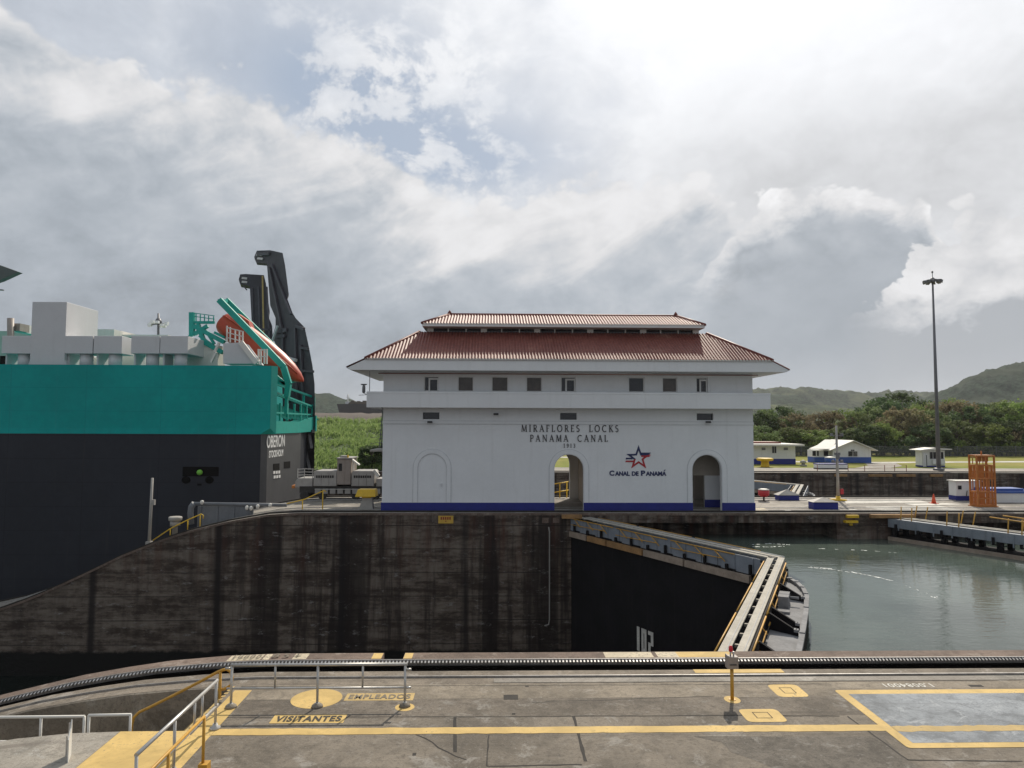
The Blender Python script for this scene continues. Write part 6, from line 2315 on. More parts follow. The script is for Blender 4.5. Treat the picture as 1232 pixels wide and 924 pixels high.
# ------------------------------------------------------------------ right of the house on the centre wall
for label, px, w, pyb, pyr, pyt, ang in [('blue box with a grey pyramid lid standing nearer the pool edge', 1008 - 14, 29.5, 613.2, 604.6, 599.2, 0.0), ('blue box with a grey pyramid lid standing behind its twin by the red reel', 949.5, 24.5, 602.3, 596.2, 589.8, 0.05)]:
    g0 = G(px, pyb)
    t = thing('equipment_box', label, 'box', (g0.x, g0.y + 0.9, 0.014), 'blue boxes with pyramid lids')
    s = (AY(px + w / 2, pyb, g0.y).x - AY(px - w / 2, pyb, g0.y).x)
    zr = AY(px, pyr, g0.y).z
    zt4 = AY(px, pyt, g0.y + s / 2).z
    mb = MB()
    sd = s * 0.5
    zt4 = AY(px, pyt - 1.2, g0.y + sd / 2).z
    mb.bx(g0.x - s / 2, g0.x + s / 2, g0.y, g0.y + sd, 0.014, zr)
    mb.build('body', 'blue', t, bevel=0.02)
    mb = MB()
    o = 0.1
    mb.add([(g0.x - s / 2 - o, g0.y - o, zr + 0.03), (g0.x + s / 2 + o, g0.y - o, zr + 0.03), (g0.x + s / 2 + o, g0.y + sd + o, zr + 0.03), (g0.x - s / 2 - o, g0.y + sd + o, zr + 0.03), (g0.x, g0.y + sd / 2, zt4)], [(3, 2, 1, 0), (0, 1, 4), (1, 2, 4), (2, 3, 4), (3, 0, 4)])
    mb.build('lid', 'post', t)
g0 = G(919, 603)
rl = thing('hose_reel', 'red drum-shaped reel with a pale top on a single leg', 'reel', (g0.x, g0.y, 0.014))
zt5, zb5 = AY(919, 588, g0.y).z, AY(919, 597.5, g0.y).z
mb = MB()
mb.lathe([(0.3, zb5), (0.5, zb5 + 0.15), (0.5, zt5 - 0.14), (0.4, zt5 - 0.12)], (g0.x, g0.y, 0), 18)
mb.build('drum', 'redp', rl)
mb = MB()
mb.lathe([(0.48, zt5 - 0.115), (0.5, zt5 - 0.06), (0.3, zt5)], (g0.x, g0.y, 0), 18)
mb.build('top', 'shipwhite', rl)
mb = MB()
mb.lathe([(0.09, 0.02), (0.09, zb5 + 0.01)], (g0.x, g0.y, 0), 10)
mb.bx(g0.x - 0.5, g0.x + 0.5, g0.y - 0.07, g0.y + 0.07, 0.02, 0.07)
mb.bx(g0.x - 0.07, g0.x + 0.07, g0.y - 0.4, g0.y + 0.4, 0.021, 0.065)
mb.build('stand', 'under', rl)
# slim lamp post with fittings
g0 = G(1008.5, 602)
lp = thing('lamp_post', 'slim pale lamp post with small fittings beside the pyramid boxes', 'lamp post', (g0.x, g0.y, 0.014))
zt6 = AY(1007, 512, g0.y).z
mb = MB()
mb.tube([(g0.x, g0.y, 0.014), (g0.x - 0.02, g0.y, zt6)], [0.15, 0.09], 10)
mb.build('shaft', 'post', lp)
mb = MB()
for py, w in ((524, 0.5), (547, 0.14), (556, 0.42)):
    z = AY(1007, py, g0.y).z
    mb.bar((g0.x - w, g0.y, z), (g0.x + w, g0.y, z), 0.07, 0.07)
    for s in (-1, 1):
        mb.bx(g0.x + s * w - 0.1, g0.x + s * w + 0.1, g0.y - 0.14, g0.y + 0.1, z - 0.05, z + 0.2)
mb.bx(g0.x - 0.16, g0.x + 0.16, g0.y - 0.16, g0.y - 0.1, AY(1007, 552, g0.y).z, AY(1007, 546, g0.y).z)
mb.build('floodlight', 'mast', lp)
mb = MB()
mb.lathe([(0.75, 0.016), (0.75, 0.10), (0.2, 0.14), (0.2, 0.4)], (g0.x, g0.y, 0), 16)
mb.build('base', 'brightyellow', lp)
mb = MB()
mb.bx(g0.x + 0.12, g0.x + 0.42, g0.y - 0.25, g0.y - 0.2, 0.6, 1.1)
mb.build('warning_plate', 'redp', lp)
# traffic cone
g0 = G(1123.5, 606)
cone = thing('traffic_cone', 'small orange traffic cone on the pale deck slab', 'cone', (g0.x, g0.y, 0.014))
mb = MB()
mb.lathe([(0.2, 0.06), (0.13, 0.45), (0.04, 0.86), (0.03, 0.88)], (g0.x, g0.y, 0), 16)
mb.build('body', 'conecol', cone)
mb = MB()
mb.bx(g0.x - 0.3, g0.x + 0.3, g0.y - 0.3, g0.y + 0.3, 0.02, 0.06)
mb.build('base', 'conecol', cone)
# small white hut with blue skirt
g0, g1 = G(1151, 602.5), G(1180, 602.5)
hut = thing('equipment_hut', 'small white equipment cabin with a blue skirt behind the orange cage', 'cabin', (g0.x, g0.y, 0.014))
zt7 = AY(1160, 579.5, g0.y).z
mb = MB()
mb.bx(g0.x, g1.x, g0.y, g0.y + 1.1, 0.45, zt7)
hb = mb.build('body', 'whitetrim', hut, bevel=0.02)
mb = MB()
mb.bx(g0.x - 0.02, g1.x + 0.02, g0.y - 0.02, g0.y + 1.12, 0.02, 0.445)
mb.build('skirt', 'blue', hut)
mb = MB()
mb.bx(g0.x - 0.12, g1.x + 0.12, g0.y - 0.12, g0.y + 1.2, zt7 + 0.004, zt7 + 0.1)
mb.build('roof', 'metalroof', hut)
a = AY(1154.5, 586.5, g0.y)
mb = MB()
mb.bx(a.x - 0.16, a.x + 0.16, g0.y - 0.05, g0.y - 0.004, a.z - 0.18, a.z + 0.18)
mb.build('window', 'glass', hut)
mb = MB()
for px, py in ((1162, 594), (1166, 597), (1168, 596)):
    a = AY(px, py, g0.y)
    mb.tube([(a.x, g0.y - 0.06, a.z - 0.25), (a.x + 0.1, g0.y - 0.06, a.z + 0.3)], 0.03, 6)
mb.build('pipe', 'under', hut)
# long low white unit with blue roof, running out of the picture
g0 = G(1201, 605)
zq = AY(1215, 592, g0.y).z
lo = thing('low_store', 'long low white store with a bright blue roof edge beyond the orange cage', 'store', (g0.x, g0.y, 0.014))
mb = MB()
mb.bx(g0.x - 1.2, g0.x + 22, g0.y, g0.y + 2.0, 0.02, zq - 0.12)
mb.build('wall', 'whitetrim', lo)
mb = MB()
mb.bx(g0.x - 1.3, g0.x + 22.1, g0.y - 0.1, g0.y + 2.1, zq - 0.115, zq + 0.08)
mb.bx(g0.x - 1.0, g0.x + 2.6, g0.y + 0.2, g0.y + 1.8, zq + 0.085, zq + 0.3)
mb.build('roof', 'bluefar', lo)
# orange access cage
g0, g1 = G(1179, 610.5), G(1203, 611)
cw = g1.x - g0.x
ctop = AY(1186, 548.5, g0.y).z
cage = thing('access_cage', 'tall orange steel access cage standing on the pool-side deck', 'cage', ((g0.x + g1.x) / 2, g0.y + cw / 2, 0.014))
x0, x1, y0, y1 = g0.x, g1.x, g0.y + 0.2, g0.y + 0.2 + cw * 0.62
mb = MB()
for x in (x0, x1):
    for y in (y0, y1):
        mb.bx(x - 0.06, x + 0.06, y - 0.06, y + 0.06, 0.02, ctop)
for z in (0.1, 1.25, 2.4, 3.55, ctop - 0.08):
    for y in (y0, y1):
        mb.bx(x0 + 0.061, x1 - 0.061, y - 0.05, y + 0.05, z, z + 0.1)
    for x in (x0, x1):
        mb.bx(x - 0.05, x + 0.05, y0 + 0.061, y1 - 0.061, z, z + 0.1)
mb.build('frame', 'cage', cage)
mb = MB()
for z0_, z1_ in ((0.2, 1.25), (2.5, 3.55)):      # panels of close-set flat bars with a few gaps
    for y in (y0, y1):
        mb = MB()
        k = 0
        x = x0 + 0.07
        while x < x1 - 0.1:
            if rnd.random() > 0.06:
                mb.bx(x, x + 0.06, y - 0.015, y + 0.015, z0_, z1_ - 0.002 - (0.25 * rnd.random() if rnd.random() < 0.12 else 0))
            x += 0.125
        mb.bx(x0 + 0.07, x1 - 0.07, y - 0.035, y - 0.017, (z0_ + z1_) / 2 - 0.05, (z0_ + z1_) / 2 + 0.05)
        mb.build('mesh_panel', 'cage', cage)
    for x in (x0, x1):
        mb = MB()
        y = y0 + 0.07
        while y < y1 - 0.1:
            mb.bx(x - 0.015, x + 0.015, y, y + 0.06, z0_, z1_ - 0.002)
            y += 0.125
        mb.build('mesh_panel', 'cage', cage)
mb = MB()
mb = MB()
for i in range(1, 6):
    x = x0 + (x1 - x0) * i / 6
    mb.bx(x - 0.045, x + 0.045, y0 - 0.03, y0 + 0.03, 1.36, 2.39)
    mb.bx(x - 0.03, x + 0.03, y1 - 0.03, y1 + 0.03, 1.36, 2.39)
for x, w in ((x0 + 0.5, 0.26), (x1 - 0.45, 0.26)):
    mb.bx(x - w, x + w, y0 + 0.45, y0 + 0.51, 3.9, ctop - 0.1)
mb.bx((x0 + x1) / 2 - 0.04, (x0 + x1) / 2 + 0.04, y0 - 0.03, y0 + 0.03, 3.66, ctop - 0.1)
for i in range(1, 5):
    x = x0 + (x1 - x0) * i / 5
    mb.bx(x - 0.025, x + 0.025, y1 - 0.03, y1 + 0.03, 3.66, 4.2)
mb.bx(x0 + 0.07, x1 - 0.07, y1 - 0.03, y1 + 0.03, 4.21, 4.27)
build_each(mb, 'bar', 'cage', cage)
mb = MB()
mb.bx(x0 - 0.15, x1 + 0.15, y0 - 0.15, y1 + 0.15, 0.0151, 0.09)
mb.build('base', 'cage', cage)
mb = MB()
mb.bx(x0 - 0.05, x1 + 0.05, y0 - 0.05, y1 + 0.05, ctop + 0.004, ctop + 0.06)
mb.tube([((x0 + x1) / 2, (y0 + y1) / 2, ctop + 0.06), ((x0 + x1) / 2, (y0 + y1) / 2, ctop + 0.4)], 0.06, 8)
mb.build('top', 'cage', cage)
# ------------------------------------------------------------------ far bank


def gable_hut(name, label, xa, xb, yfront, depth, zeave, zridge, axis, over, roofmat, plinth, plinthmat, openings, extra=None):
    """a small hut; axis 'x': ridge along x, 'y': ridge runs away from us (gable faces us)"""
    t = thing(name, label, 'hut', ((xa + xb) / 2, yfront, 0))
    y0, y1 = yfront, yfront + depth
    xm = (xa + xb) / 2
    ym = (y0 + y1) / 2
    mb = MB()
    mb.bx(xa, xb, y0, y1, 0.01, zeave)
    if axis == 'y':
        mb.prism([(xa, y0, zeave + 0.002), (xb, y0, zeave + 0.002), (xm, y0, zridge - 0.05)], (0, depth, 0))
    elif axis == 'x':
        mb.prism([(xa, y0, zeave + 0.002), (xa, y1, zeave + 0.002), (xa, ym, zridge - 0.05)], (xb - xa, 0, 0))
    mb.build('wall', 'whitetrim', t)
    if plinth:
        mb = MB()
        mb.bx(xa - 0.03, xb + 0.03, y0 - 0.03, y1 + 0.03, 0.012, plinth)
        mb.build('plinth', plinthmat, t)
    mb = MB()
    th = 0.14
    if axis == 'y':
        sl = (zridge - zeave) / (xm - xa)
        for s, xe in ((-1, xa), (1, xb)):
            ze = zeave - sl * over
            xo = xe + s * over
            mb.prism([(xo, y0 - over, ze), (xo, y0 - over, ze + th), (xm, y0 - over, zridge + th), (xm, y0 - over, zridge)], (0, depth + 2 * over, 0))
    elif axis == 'x':
        sl = (zridge - zeave) / (ym - y0)
        for s, ye in ((-1, y0), (1, y1)):
            ze = zeave - sl * over
            yo = ye + s * over
            mb.prism([(xa - over, yo, ze), (xa - over, yo, ze + th), (xa - over, ym, zridge + th), (xa - over, ym, zridge)], (xb - xa + 2 * over, 0, 0))
    else:
        mb.bx(xa - over, xb + over, y0 - over, y1 + over, zeave + 0.003, zridge)
    mb.build('roof', roofmat, t)
    for k, u0, u1, z0, z1 in openings:
        mb = MB()
        mb.bx(u0, u1, y0 - 0.05, y0 - 0.032, z0, z1)
        o = mb.build(k, 'glass' if k != 'air_conditioner' else 'mast', t)
        if k == 'window':
            mb = MB()
            for a, b, c, d in ((u0 - 0.06, u0, z0, z1), (u1, u1 + 0.06, z0, z1), (u0, u1, z1, z1 + 0.06), (u0, u1, z0 - 0.06, z0), ((u0 + u1) / 2 - 0.03, (u0 + u1) / 2 + 0.03, z0, z1)):
                mb.bx(a, b, y0 - 0.075, y0 - 0.052, c, d)
            mb.build('frame', 'whitetrim', o)
    return t


def gx(px, Y): return AY(px, 550, Y).x
def gz(px, py, Y): return AY(px, py, Y).z


YA = G(950, 558.7).y
ops_ = [('window', gx(929, YA), gx(934, YA), gz(930, 545, YA), gz(930, 537, YA)), ('air_conditioner', gx(916.5, YA), gx(921, YA), gz(918, 541.5, YA), gz(918, 538.5, YA)), ('air_conditioner', gx(943, YA), gx(948, YA), gz(945, 541.5, YA), gz(945, 538.5, YA))]
t = gable_hut('hut', 'low white hut with blue skirt and flat red-edged roof partly behind the control house', gx(880, YA), gx(957, YA), YA, 9, gz(930, 536.5, YA), gz(930, 534.2, YA), 'flat', 1.2, 'metalroof', gz(930, 552, YA), 'blue', ops_)
mb = MB()
mb.bx(gx(880, YA), gx(940, YA + 3), YA + 3, YA + 8, gz(930, 534, YA), gz(930, 532.2, YA))
mb.build('roof', 'redroof', t)
YBH = G(1030, 557).y
xa, xb = gx(1002, YBH), gx(1048, YBH)
ops_ = [('window', gx(1020.5, YBH), gx(1031.5, YBH), gz(1026, 549, YBH), gz(1026, 543, YBH)), ('window', gx(1024, YBH), gx(1028, YBH), gz(1026, 542.7, YBH), gz(1026, 541, YBH))]
hutb = gable_hut('hut', 'white hut with a gabled pale roof and mid-blue skirt on the lawn', xa, xb, YBH, 7, gz(1026, 540, YBH), gz(1026, 530.5, YBH), 'y', 0.9, 'metalroof', gz(1026, 550, YBH), 'bluefar', ops_)
# its long wing to the left under a sloping roof
YBW = YBH + 1.2
xw0 = gx(980, YBW)
mb = MB()
mb.bx(xw0, xa - 0.01, YBW, YBW + 3.0, 0.011, gz(985, 541.5, YBW))
mb.build('wall', 'whitetrim', hutb)
mb = MB()
mb.bx(xw0 - 0.03, xa - 0.012, YBW - 0.03, YBW + 2.9, 0.012, gz(985, 550, YBW))
mb.build('plinth', 'bluefar', hutb)
mb = MB()
zl, zr_ = gz(985, 540.5, YBW), gz(1000, 530.8, YBH)
mb.prism([(xw0 - 1.0, YBW - 1.2, zl), (xa - 0.2, YBW - 1.2, zl - 0.0), (xa + (xb - xa) * 0.42, YBW + 3.0, zr_ + 0.1), (xw0 + 3.5, YBW + 3.0, zr_ + 0.1)], (0, 0, 0.12))
mb.build('roof', 'metalroof', hutb)
for u0, u1 in ((977.5, 981.5), (991, 996.5), (983, 985)):
    mb = MB()
    mb.bx(gx(u0, YBW), gx(u1, YBW), YBW - 0.05, YBW - 0.035, gz(985, 548.5, YBW), gz(985, 542.5, YBW))
    mb.build('window', 'glass', hutb)
# kiosk
YK_ = G(1125, 562).y
xa, xb = gx(1109.5, YK_), gx(1136.5, YK_)
zk = gz(1120, 543, YK_)
ops_ = [('window', gx(1118.5, YK_), gx(1126, YK_), gz(1120, 552, YK_), gz(1120, 543.8, YK_)), ('window', gx(1128, YK_), gx(1135, YK_), gz(1120, 552, YK_), gz(1120, 543.8, YK_)), ('door', gx(1113.2, YK_), gx(1115, YK_), 0.1, gz(1120, 547.5, YK_))]
kiosk = gable_hut('kiosk', 'tiny white kiosk with wide windows behind the tall lamp mast', xa, xb, YK_, 1.9, zk, zk + 0.12, 'flat', 0.05, 'whitetrim', 0.25, 'blue', ops_)
mb = MB()
mb.prism([(xa - 0.75, YK_ - 0.7, zk + 0.13), (xb + 0.9, YK_ - 0.7, zk + 0.3), (xb + 0.9, YK_ - 0.7, zk + 0.45), ((xa + xb) / 2, YK_ - 0.7, zk + 0.62), (xa - 0.75, YK_ - 0.7, zk + 0.25)], (0, 3.2, 0))
mb.build('roof', 'metalroof', kiosk)
mb = MB()
mb.bx(gx(1109.8, YK_), gx(1113, YK_), YK_ - 0.3, YK_ - 0.08, 0.1, gz(1120, 545, YK_))
mb.build('door', 'shipgrey', kiosk)
mb = MB()
mb.bx(xa + 1.6, xb - 0.2, YK_ - 0.4, YK_ - 0.08, 0.5, gz(1120, 552.8, YK_))
mb.build('counter', 'whitetrim', kiosk)

# bollard, tank and low white boxes at the far bank's edge
g0 = G(920.5, 562)
bol2 = thing('bollard', 'bright yellow drum bollard on the far bank in front of the low hut', 'bollard', (g0.x, g0.y, 0.005))
s = (gx(931, g0.y) - gx(912, g0.y)) / 2
zt8 = gz(920, 551, g0.y)
mb = MB()
mb.lathe([(s * 0.55, 0.01), (s * 0.5, 0.2), (s * 0.46, zt8 * 0.6), (s * 0.6, zt8 * 0.68)], (g0.x, g0.y, 0), 20)
mb.build('drum', 'brightyellow', bol2)
mb = MB()
mb.lathe([(s * 0.85, zt8 * 0.69), (s, zt8 * 0.76), (s, zt8 * 0.94), (s * 0.85, zt8)], (g0.x, g0.y, 0), 20)
mb.build('cap', 'brightyellow', bol2)
g0 = G(966.5, 561)
vb = thing('vent_pipe', 'small grey vent stub on the far bank between the two huts', 'vent', (g0.x, g0.y, 0.005))
mb = MB()
mb.lathe([(0.3, 0.01), (0.3, 0.5), (0.5, 0.55), (0.5, 0.85), (0.1, 1.1)], (g0.x, g0.y, 0), 14)
mb.bx(g0.x - 0.45, g0.x + 0.45, g0.y - 0.45, g0.y + 0.45, 0.008, 0.3)
mb.build('stub', 'post', vb)
g0 = G(1007, 564.5)
for label, a, b in (('longer low white box with a blue top beside the slim lamp post', 984, 1006.5), ('shorter low white box with a blue top at the far bank edge', 1008.5, 1019.5)):
    x0_, x1_ = gx(a, g0.y), gx(b, g0.y)
    t = thing('equipment_box', label, 'box', ((x0_ + x1_) / 2, g0.y + 0.8, 0.005), 'low white boxes on the far bank')
    zt9 = gz(1000, 558.8, g0.y)
    mb = MB()
    mb.bx(x0_, x1_, g0.y, g0.y + 1.6, 0.15, zt9)
    mb.bx(x0_ - 0.1, x1_ + 0.1, g0.y + 0.1, g0.y + 1.5, 0.01, 0.145, 1)
    mb.build('body', ['whitetrim', 'under'], t, bevel=0.03)
    mb = MB()
    mb.bx(x0_ - 0.04, x1_ + 0.04, g0.y - 0.04, g0.y + 1.64, zt9 + 0.004, zt9 + 0.14)
    mb.build('lid', 'blue', t)
g1 = G(999, 558.5)
t = thing('tank', 'round blue water tank with a pale lid in front of the gabled hut', 'tank', (g1.x, g1.y, 0.005))
zt9 = gz(999, 551, g1.y)
r_ = (gx(1005, g1.y) - gx(992.5, g1.y)) / 2
mb = MB()
mb.lathe([(r_, 0.01), (r_, zt9)], (g1.x, g1.y, 0), 20)
mb.build('shell', 'bluefar', t)
mb = MB()
mb.lathe([(r_ * 1.03, zt9 + 0.002), (r_ * 0.9, zt9 + 0.16), (r_ * 0.3, zt9 + 0.26)], (g1.x, g1.y, 0), 20)
mb.build('lid', 'shipwhite', t)
# a thin rope rail along the edge
mb_ = None
rt = thing('railing', 'thin brown chain railing along the far bank edge by the tank', 'railing', (gx(985, 106), 106, 0))
for px in (983, 1020, 1040, 1064, 1076, 1090):
    mb = MB()
    x = gx(px, 106)
    mb.tube([(x, 106, 0.005), (x, 106, 1.0)], 0.05, 6)
    mb.build('post', 'redroof', rt)
mb = MB()
for z in (0.5, 0.98):
    mb.tube([(gx(1020, 106), 106, z), (gx(1040, 106), 106, z - 0.06), (gx(1064, 106), 106, z), (gx(1090, 106), 106, z)], 0.025, 6)
mb.build('chain', 'redroof', rt)

# high mast
YMS = G(1129.5, 566).y
p = G(1129.5, 566)
mast = thing('lamp_mast', 'very tall grey steel lamp mast with a crown of floodlights', 'lamp mast', (p.x, p.y, 0.005))
zt_m = AY(1121, 337, YMS).z
mb = MB()
mb.tube([(p.x, p.y, 0.005), (p.x, p.y, zt_m)], [0.34, 0.13], 14)
mb.lathe([(0.8, 0.01), (0.8, 0.3), (0.55, 0.4)], (p.x, p.y, 0), 14)
mb.build('shaft', 'mast', mast)
mb = MB()
mb.tube([(p.x, p.y, zt_m), (p.x, p.y, zt_m + 1.3)], 0.05, 6)
mb.lathe([(0.05, 0), (0.14, 0.1), (0.14, 0.3), (0.05, 0.4)], (p.x, p.y, zt_m + 1.1), 8)
mb.build('lightning_rod', 'mast', mast)
mb = MB()
ring = [(p.x + 0.9 * math.cos(a * 0.5236), p.y + 0.9 * math.sin(a * 0.5236), zt_m - 0.1) for a in range(12)]
mb.tube(ring, 0.06, 6, closed=True)
for a in range(0, 12, 3):
    mb.bar((p.x, p.y, zt_m + 0.15), ring[a], 0.07, 0.07)
mb.lathe([(0.35, zt_m - 0.4), (0.4, zt_m + 0.1), (0.2, zt_m + 0.4)], (p.x, p.y, 0), 10)
mb.build('head_frame', 'mast', mast)
for a in range(9):
    an = a * 2 * math.pi / 9 + 0.2
    c = Vector((p.x + 1.15 * math.cos(an), p.y + 1.15 * math.sin(an), zt_m - 0.2))
    mb = MB()
    dr = Vector((math.cos(an), math.sin(an), 0))
    sd = Vector((-dr.y, dr.x, 0))
    mb.hexa([c - dr * 0.25 - sd * 0.28 - Vector((0, 0, 0.1)), c + dr * 0.2 - sd * 0.28 - Vector((0, 0, 0.32)), c + dr * 0.2 + sd * 0.28 - Vector((0, 0, 0.32)), c - dr * 0.25 + sd * 0.28 - Vector((0, 0, 0.1))],
            [c - dr * 0.3 - sd * 0.2 + Vector((0, 0, 0.2)), c + dr * 0.3 - sd * 0.2 + Vector((0, 0, 0.12)), c + dr * 0.3 + sd * 0.2 + Vector((0, 0, 0.12)), c - dr * 0.3 + sd * 0.2 + Vector((0, 0, 0.2))])
    mb.build('floodlight', 'mast', mast)

# chain link fence
YFN = G(1100, 549).y
fence = thing('fence', 'long chain-link fence between the lawn and the trees', 'fence', (60, YFN, 0))
zf = gz(1100, 537, YFN)
mb = MB()
mb.add([(25, YFN, 0.05), (190, YFN, 0.05), (190, YFN, zf), (25, YFN, zf)], [(0, 1, 2, 3)])
mb.build('mesh_panel', 'chain', fence)
x = 25.0
while x < 190:
    mb = MB()
    mb.tube([(x, YFN + 0.06, 0), (x, YFN + 0.06, zf + 0.15)], 0.07, 6)
    mb.build('post', 'mast', fence)
    x += 4.6
mb = MB()
for z in (0.1, zf * 0.5, zf):
    mb.tube([(25, YFN + 0.07, z), (190, YFN + 0.07, z)], 0.035, 6)
mb.build('rail', 'mast', fence)

# ------------------------------------------------------------------ trees


def crown(seed, w, h, nclump, per, leafsize):
    r = random.Random(seed)
    mb = MB()
    cl = []
    for i in range(nclump):
        while True:
            u = Vector((r.uniform(-1, 1), r.uniform(-1, 1), r.uniform(-1, 1)))
            if 0.25 < u.length < 1.0: break
        u = u * (0.95 / max(u.length, 0.6)) if r.random() < 0.6 else u
        z = 0.5 + 0.5 * u.z
        k = 1.0 - 0.35 * max(0, -u.z)
        cl.append((Vector((u.x * w * k, u.y * w * k, h * (0.22 + 0.78 * z))), r.uniform(0.14, 0.27) * w))
    for c, rad in cl:
        for j in range(per):
            d = Vector((r.gauss(0, 1), r.gauss(0, 1), r.gauss(0, 0.75)))
            d = d.normalized() * rad * r.random() ** 0.4
            p = c + d
            nrm = (d.normalized() * 0.8 + Vector((r.gauss(0, 0.6), r.gauss(0, 0.6), r.gauss(0.4, 0.6)))).normalized()
            a = nrm.orthogonal().normalized()
            b = nrm.cross(a)
            an = r.uniform(0, 6.28)
            a, b = a * math.cos(an) + b * math.sin(an), b * math.cos(an) - a * math.sin(an)
            s = leafsize * r.uniform(0.6, 1.35)
            mb.add([p - a * s, p + b * s * 0.55, p + a * s, p - b * s * 0.55], [(0, 1, 2, 3)])
    return mb, cl


def make_tree(name, label, seed, w, h, mat, nclump=60, per=52, leafsize=0.32, trunk=True):
    t = thing(name, label, 'tree' if trunk else 'shrub', (0, 0, 0))
    mb, cl = crown(seed, w, h, nclump, per, leafsize)
    mb.build('crown' if trunk else 'foliage', mat, t, normals=False)
    r = random.Random(seed + 5)
    mb = MB()
    mb.tube([(0, 0, -0.1), (r.uniform(-.2, .2), r.uniform(-.2, .2), h * 0.28), (r.uniform(-.4, .4), r.uniform(-.4, .4), h * 0.6), (r.uniform(-.5, .5), 0, h * 0.85)], [w * 0.075, w * 0.06, w * 0.04, 0.03], 8)
    for c, rad in r.sample(cl, min(9, len(cl))):
        z0 = min(c.z * 0.6, h * 0.5) + 0.1
        mb.tube([(0, 0, z0), (c.x * 0.5, c.y * 0.5, (z0 + c.z) / 2 + 0.2), tuple(c)], [w * 0.03, w * 0.02, 0.02], 5)
    mb.build('trunk' if trunk else 'stem', 'bark', t)
    return t


kinds = [('broadleaf_tree', 'bushy mid-green tree in the wood behind the fence', 'leafa'), ('broadleaf_tree', 'dense dark-green tree in the wood behind the fence', 'leafb'),
         ('broadleaf_tree', 'rusty olive-brown tree in the wood behind the fence', 'leafc'), ('broadleaf_tree', 'fresh bright-green tree in the wood behind the fence', 'leafd')]
protos = []
for i, (nm, lb, mt) in enumerate(kinds):
    for v in range(2):
        protos.append((i, make_tree(nm, lb, 40 + i * 3 + v, 5.2, 11.0, mt, 58, 72, 0.27)))
GRP = ['bushy mid-green trees behind the fence', 'dense dark-green trees behind the fence', 'rusty olive-brown trees behind the fence', 'fresh bright-green trees behind the fence']
# crest of the wood, pixel by pixel of the sky line: x, y of the top, kind, distance
tr = [(908, 496, 1, 172), (925, 492, 0, 176), (940, 490, 1, 181), (955, 499, 2, 172), (968, 500, 0, 186), (982, 498, 2, 180), (1000, 496, 2, 175), (1014, 494, 3, 190), (1030, 497, 0, 170), (1045, 490, 0, 188), (1056, 484, 1, 196), (1070, 479, 1, 200),
      (1084, 474, 1, 206), (1078, 490, 2, 172), (1096, 492, 2, 170), (1108, 487, 3, 184), (1115, 494, 0, 172), (1130, 486, 2, 180), (1143, 481, 3, 192), (1158, 484, 2, 176), (1168, 490, 1, 170), (1180, 487, 1, 184), (1196, 489, 0, 174), (1206, 484, 3, 190), (1220, 482, 3, 176), (1234, 486, 0, 182), (1250, 484, 1, 176),
      (1266, 480, 0, 180), (1290, 484, 2, 176), (1310, 480, 1, 182), (1335, 486, 0, 176),
      (915, 512, 0, 163), (950, 514, 0, 163), (972, 516, 3, 162), (1010, 514, 0, 164), (1040, 512, 1, 163), (1060, 508, 3, 163), (1118, 510, 1, 163), (1150, 506, 0, 163), (1188, 510, 3, 163), (1215, 507, 1, 163), (1240, 510, 2, 163), (890, 498, 0, 176), (870, 497, 1, 178)]
used = {}
for px, py, k, Y in tr:
    q = AY(px, py, Y)
    cand = [o for kk, o in protos if kk == k]
    o = rnd.choice(cand)
    sz = q.z / 11.0
    sw = max(0.85, sz) * rnd.uniform(0.92, 1.2)
    rz = rnd.uniform(0, 6.28)
    if o.name not in used:
        used[o.name] = 1
        o.location = (q.x, Y, -0.1); o.rotation_euler = (0, 0, rz); o.scale = (sw, sw, sz)
        o['group'] = GRP[k]
        ORG[o.name] = Vector((q.x, Y, 0))
    else:
        dup(o, (q.x, Y, -0.1), rz, (sw, sw, sz), None, GRP[k])
# a few taller open trees breaking the sky line on the middle hill, and undergrowth behind the fence
sh = make_tree('shrub', 'leafy shrub growing right behind the chain-link fence', 77, 2.6, 2.6, 'leafd', 26, 60, 0.2, trunk=False)
sh2 = make_tree('shrub', 'darker leafy shrub growing right behind the chain-link fence', 78, 2.6, 2.6, 'leafb', 26, 60, 0.2, trunk=False)
first = {0: True, 1: True}
for i in range(34):
    px = 962 + i * 8.6 + rnd.uniform(-3, 3)
    k = 0 if rnd.random() < 0.6 else 1
    o = (sh, sh2)[k]
    Y = YFN + rnd.uniform(2.6, 5.0)
    x = AY(px, 545, Y).x
    s = rnd.uniform(0.75, 1.5)
    g = ('fresh green shrubs along the fence', 'dark green shrubs along the fence')[k]
    if first[k]:
        first[k] = False
        o.location = (x, Y, -0.05); o.scale = (s, s, s * 1.1); o['group'] = g
    else:
        dup(o, (x, Y, -0.05), rnd.uniform(0, 6.28), (s, s, s * rnd.uniform(0.8, 1.4)), None, g)
# the dark bush by the reeds
bush = make_tree('shrub', 'round dark bush at the foot of the reeds beside the control house stair', 91, 2.7, 3.6, 'leafb', 44, 80, 0.2, trunk=False)
q = AY(446, 580, 105.5)
bush.location = (q.x, 106.5, 0.0)
bush2 = dup(bush, (AY(480, 570, 106).x, 107, 0.2), 1.3, (1.1, 1.1, 1.2), 'dark bush half hidden behind the control house end wall', None)

# ------------------------------------------------------------------ far black ship beyond the reeds
YX = 640
q0 = AY(405, 498, YX)
fs_ = thing('cargo_ship', 'distant black ship hull beyond the reeds and brown bank', 'ship', (q0.x + 60, YX, q0.z - 6))


def fx(px): return AY(px, 490, YX).x
def fz(py): return AY(430, py, YX).z


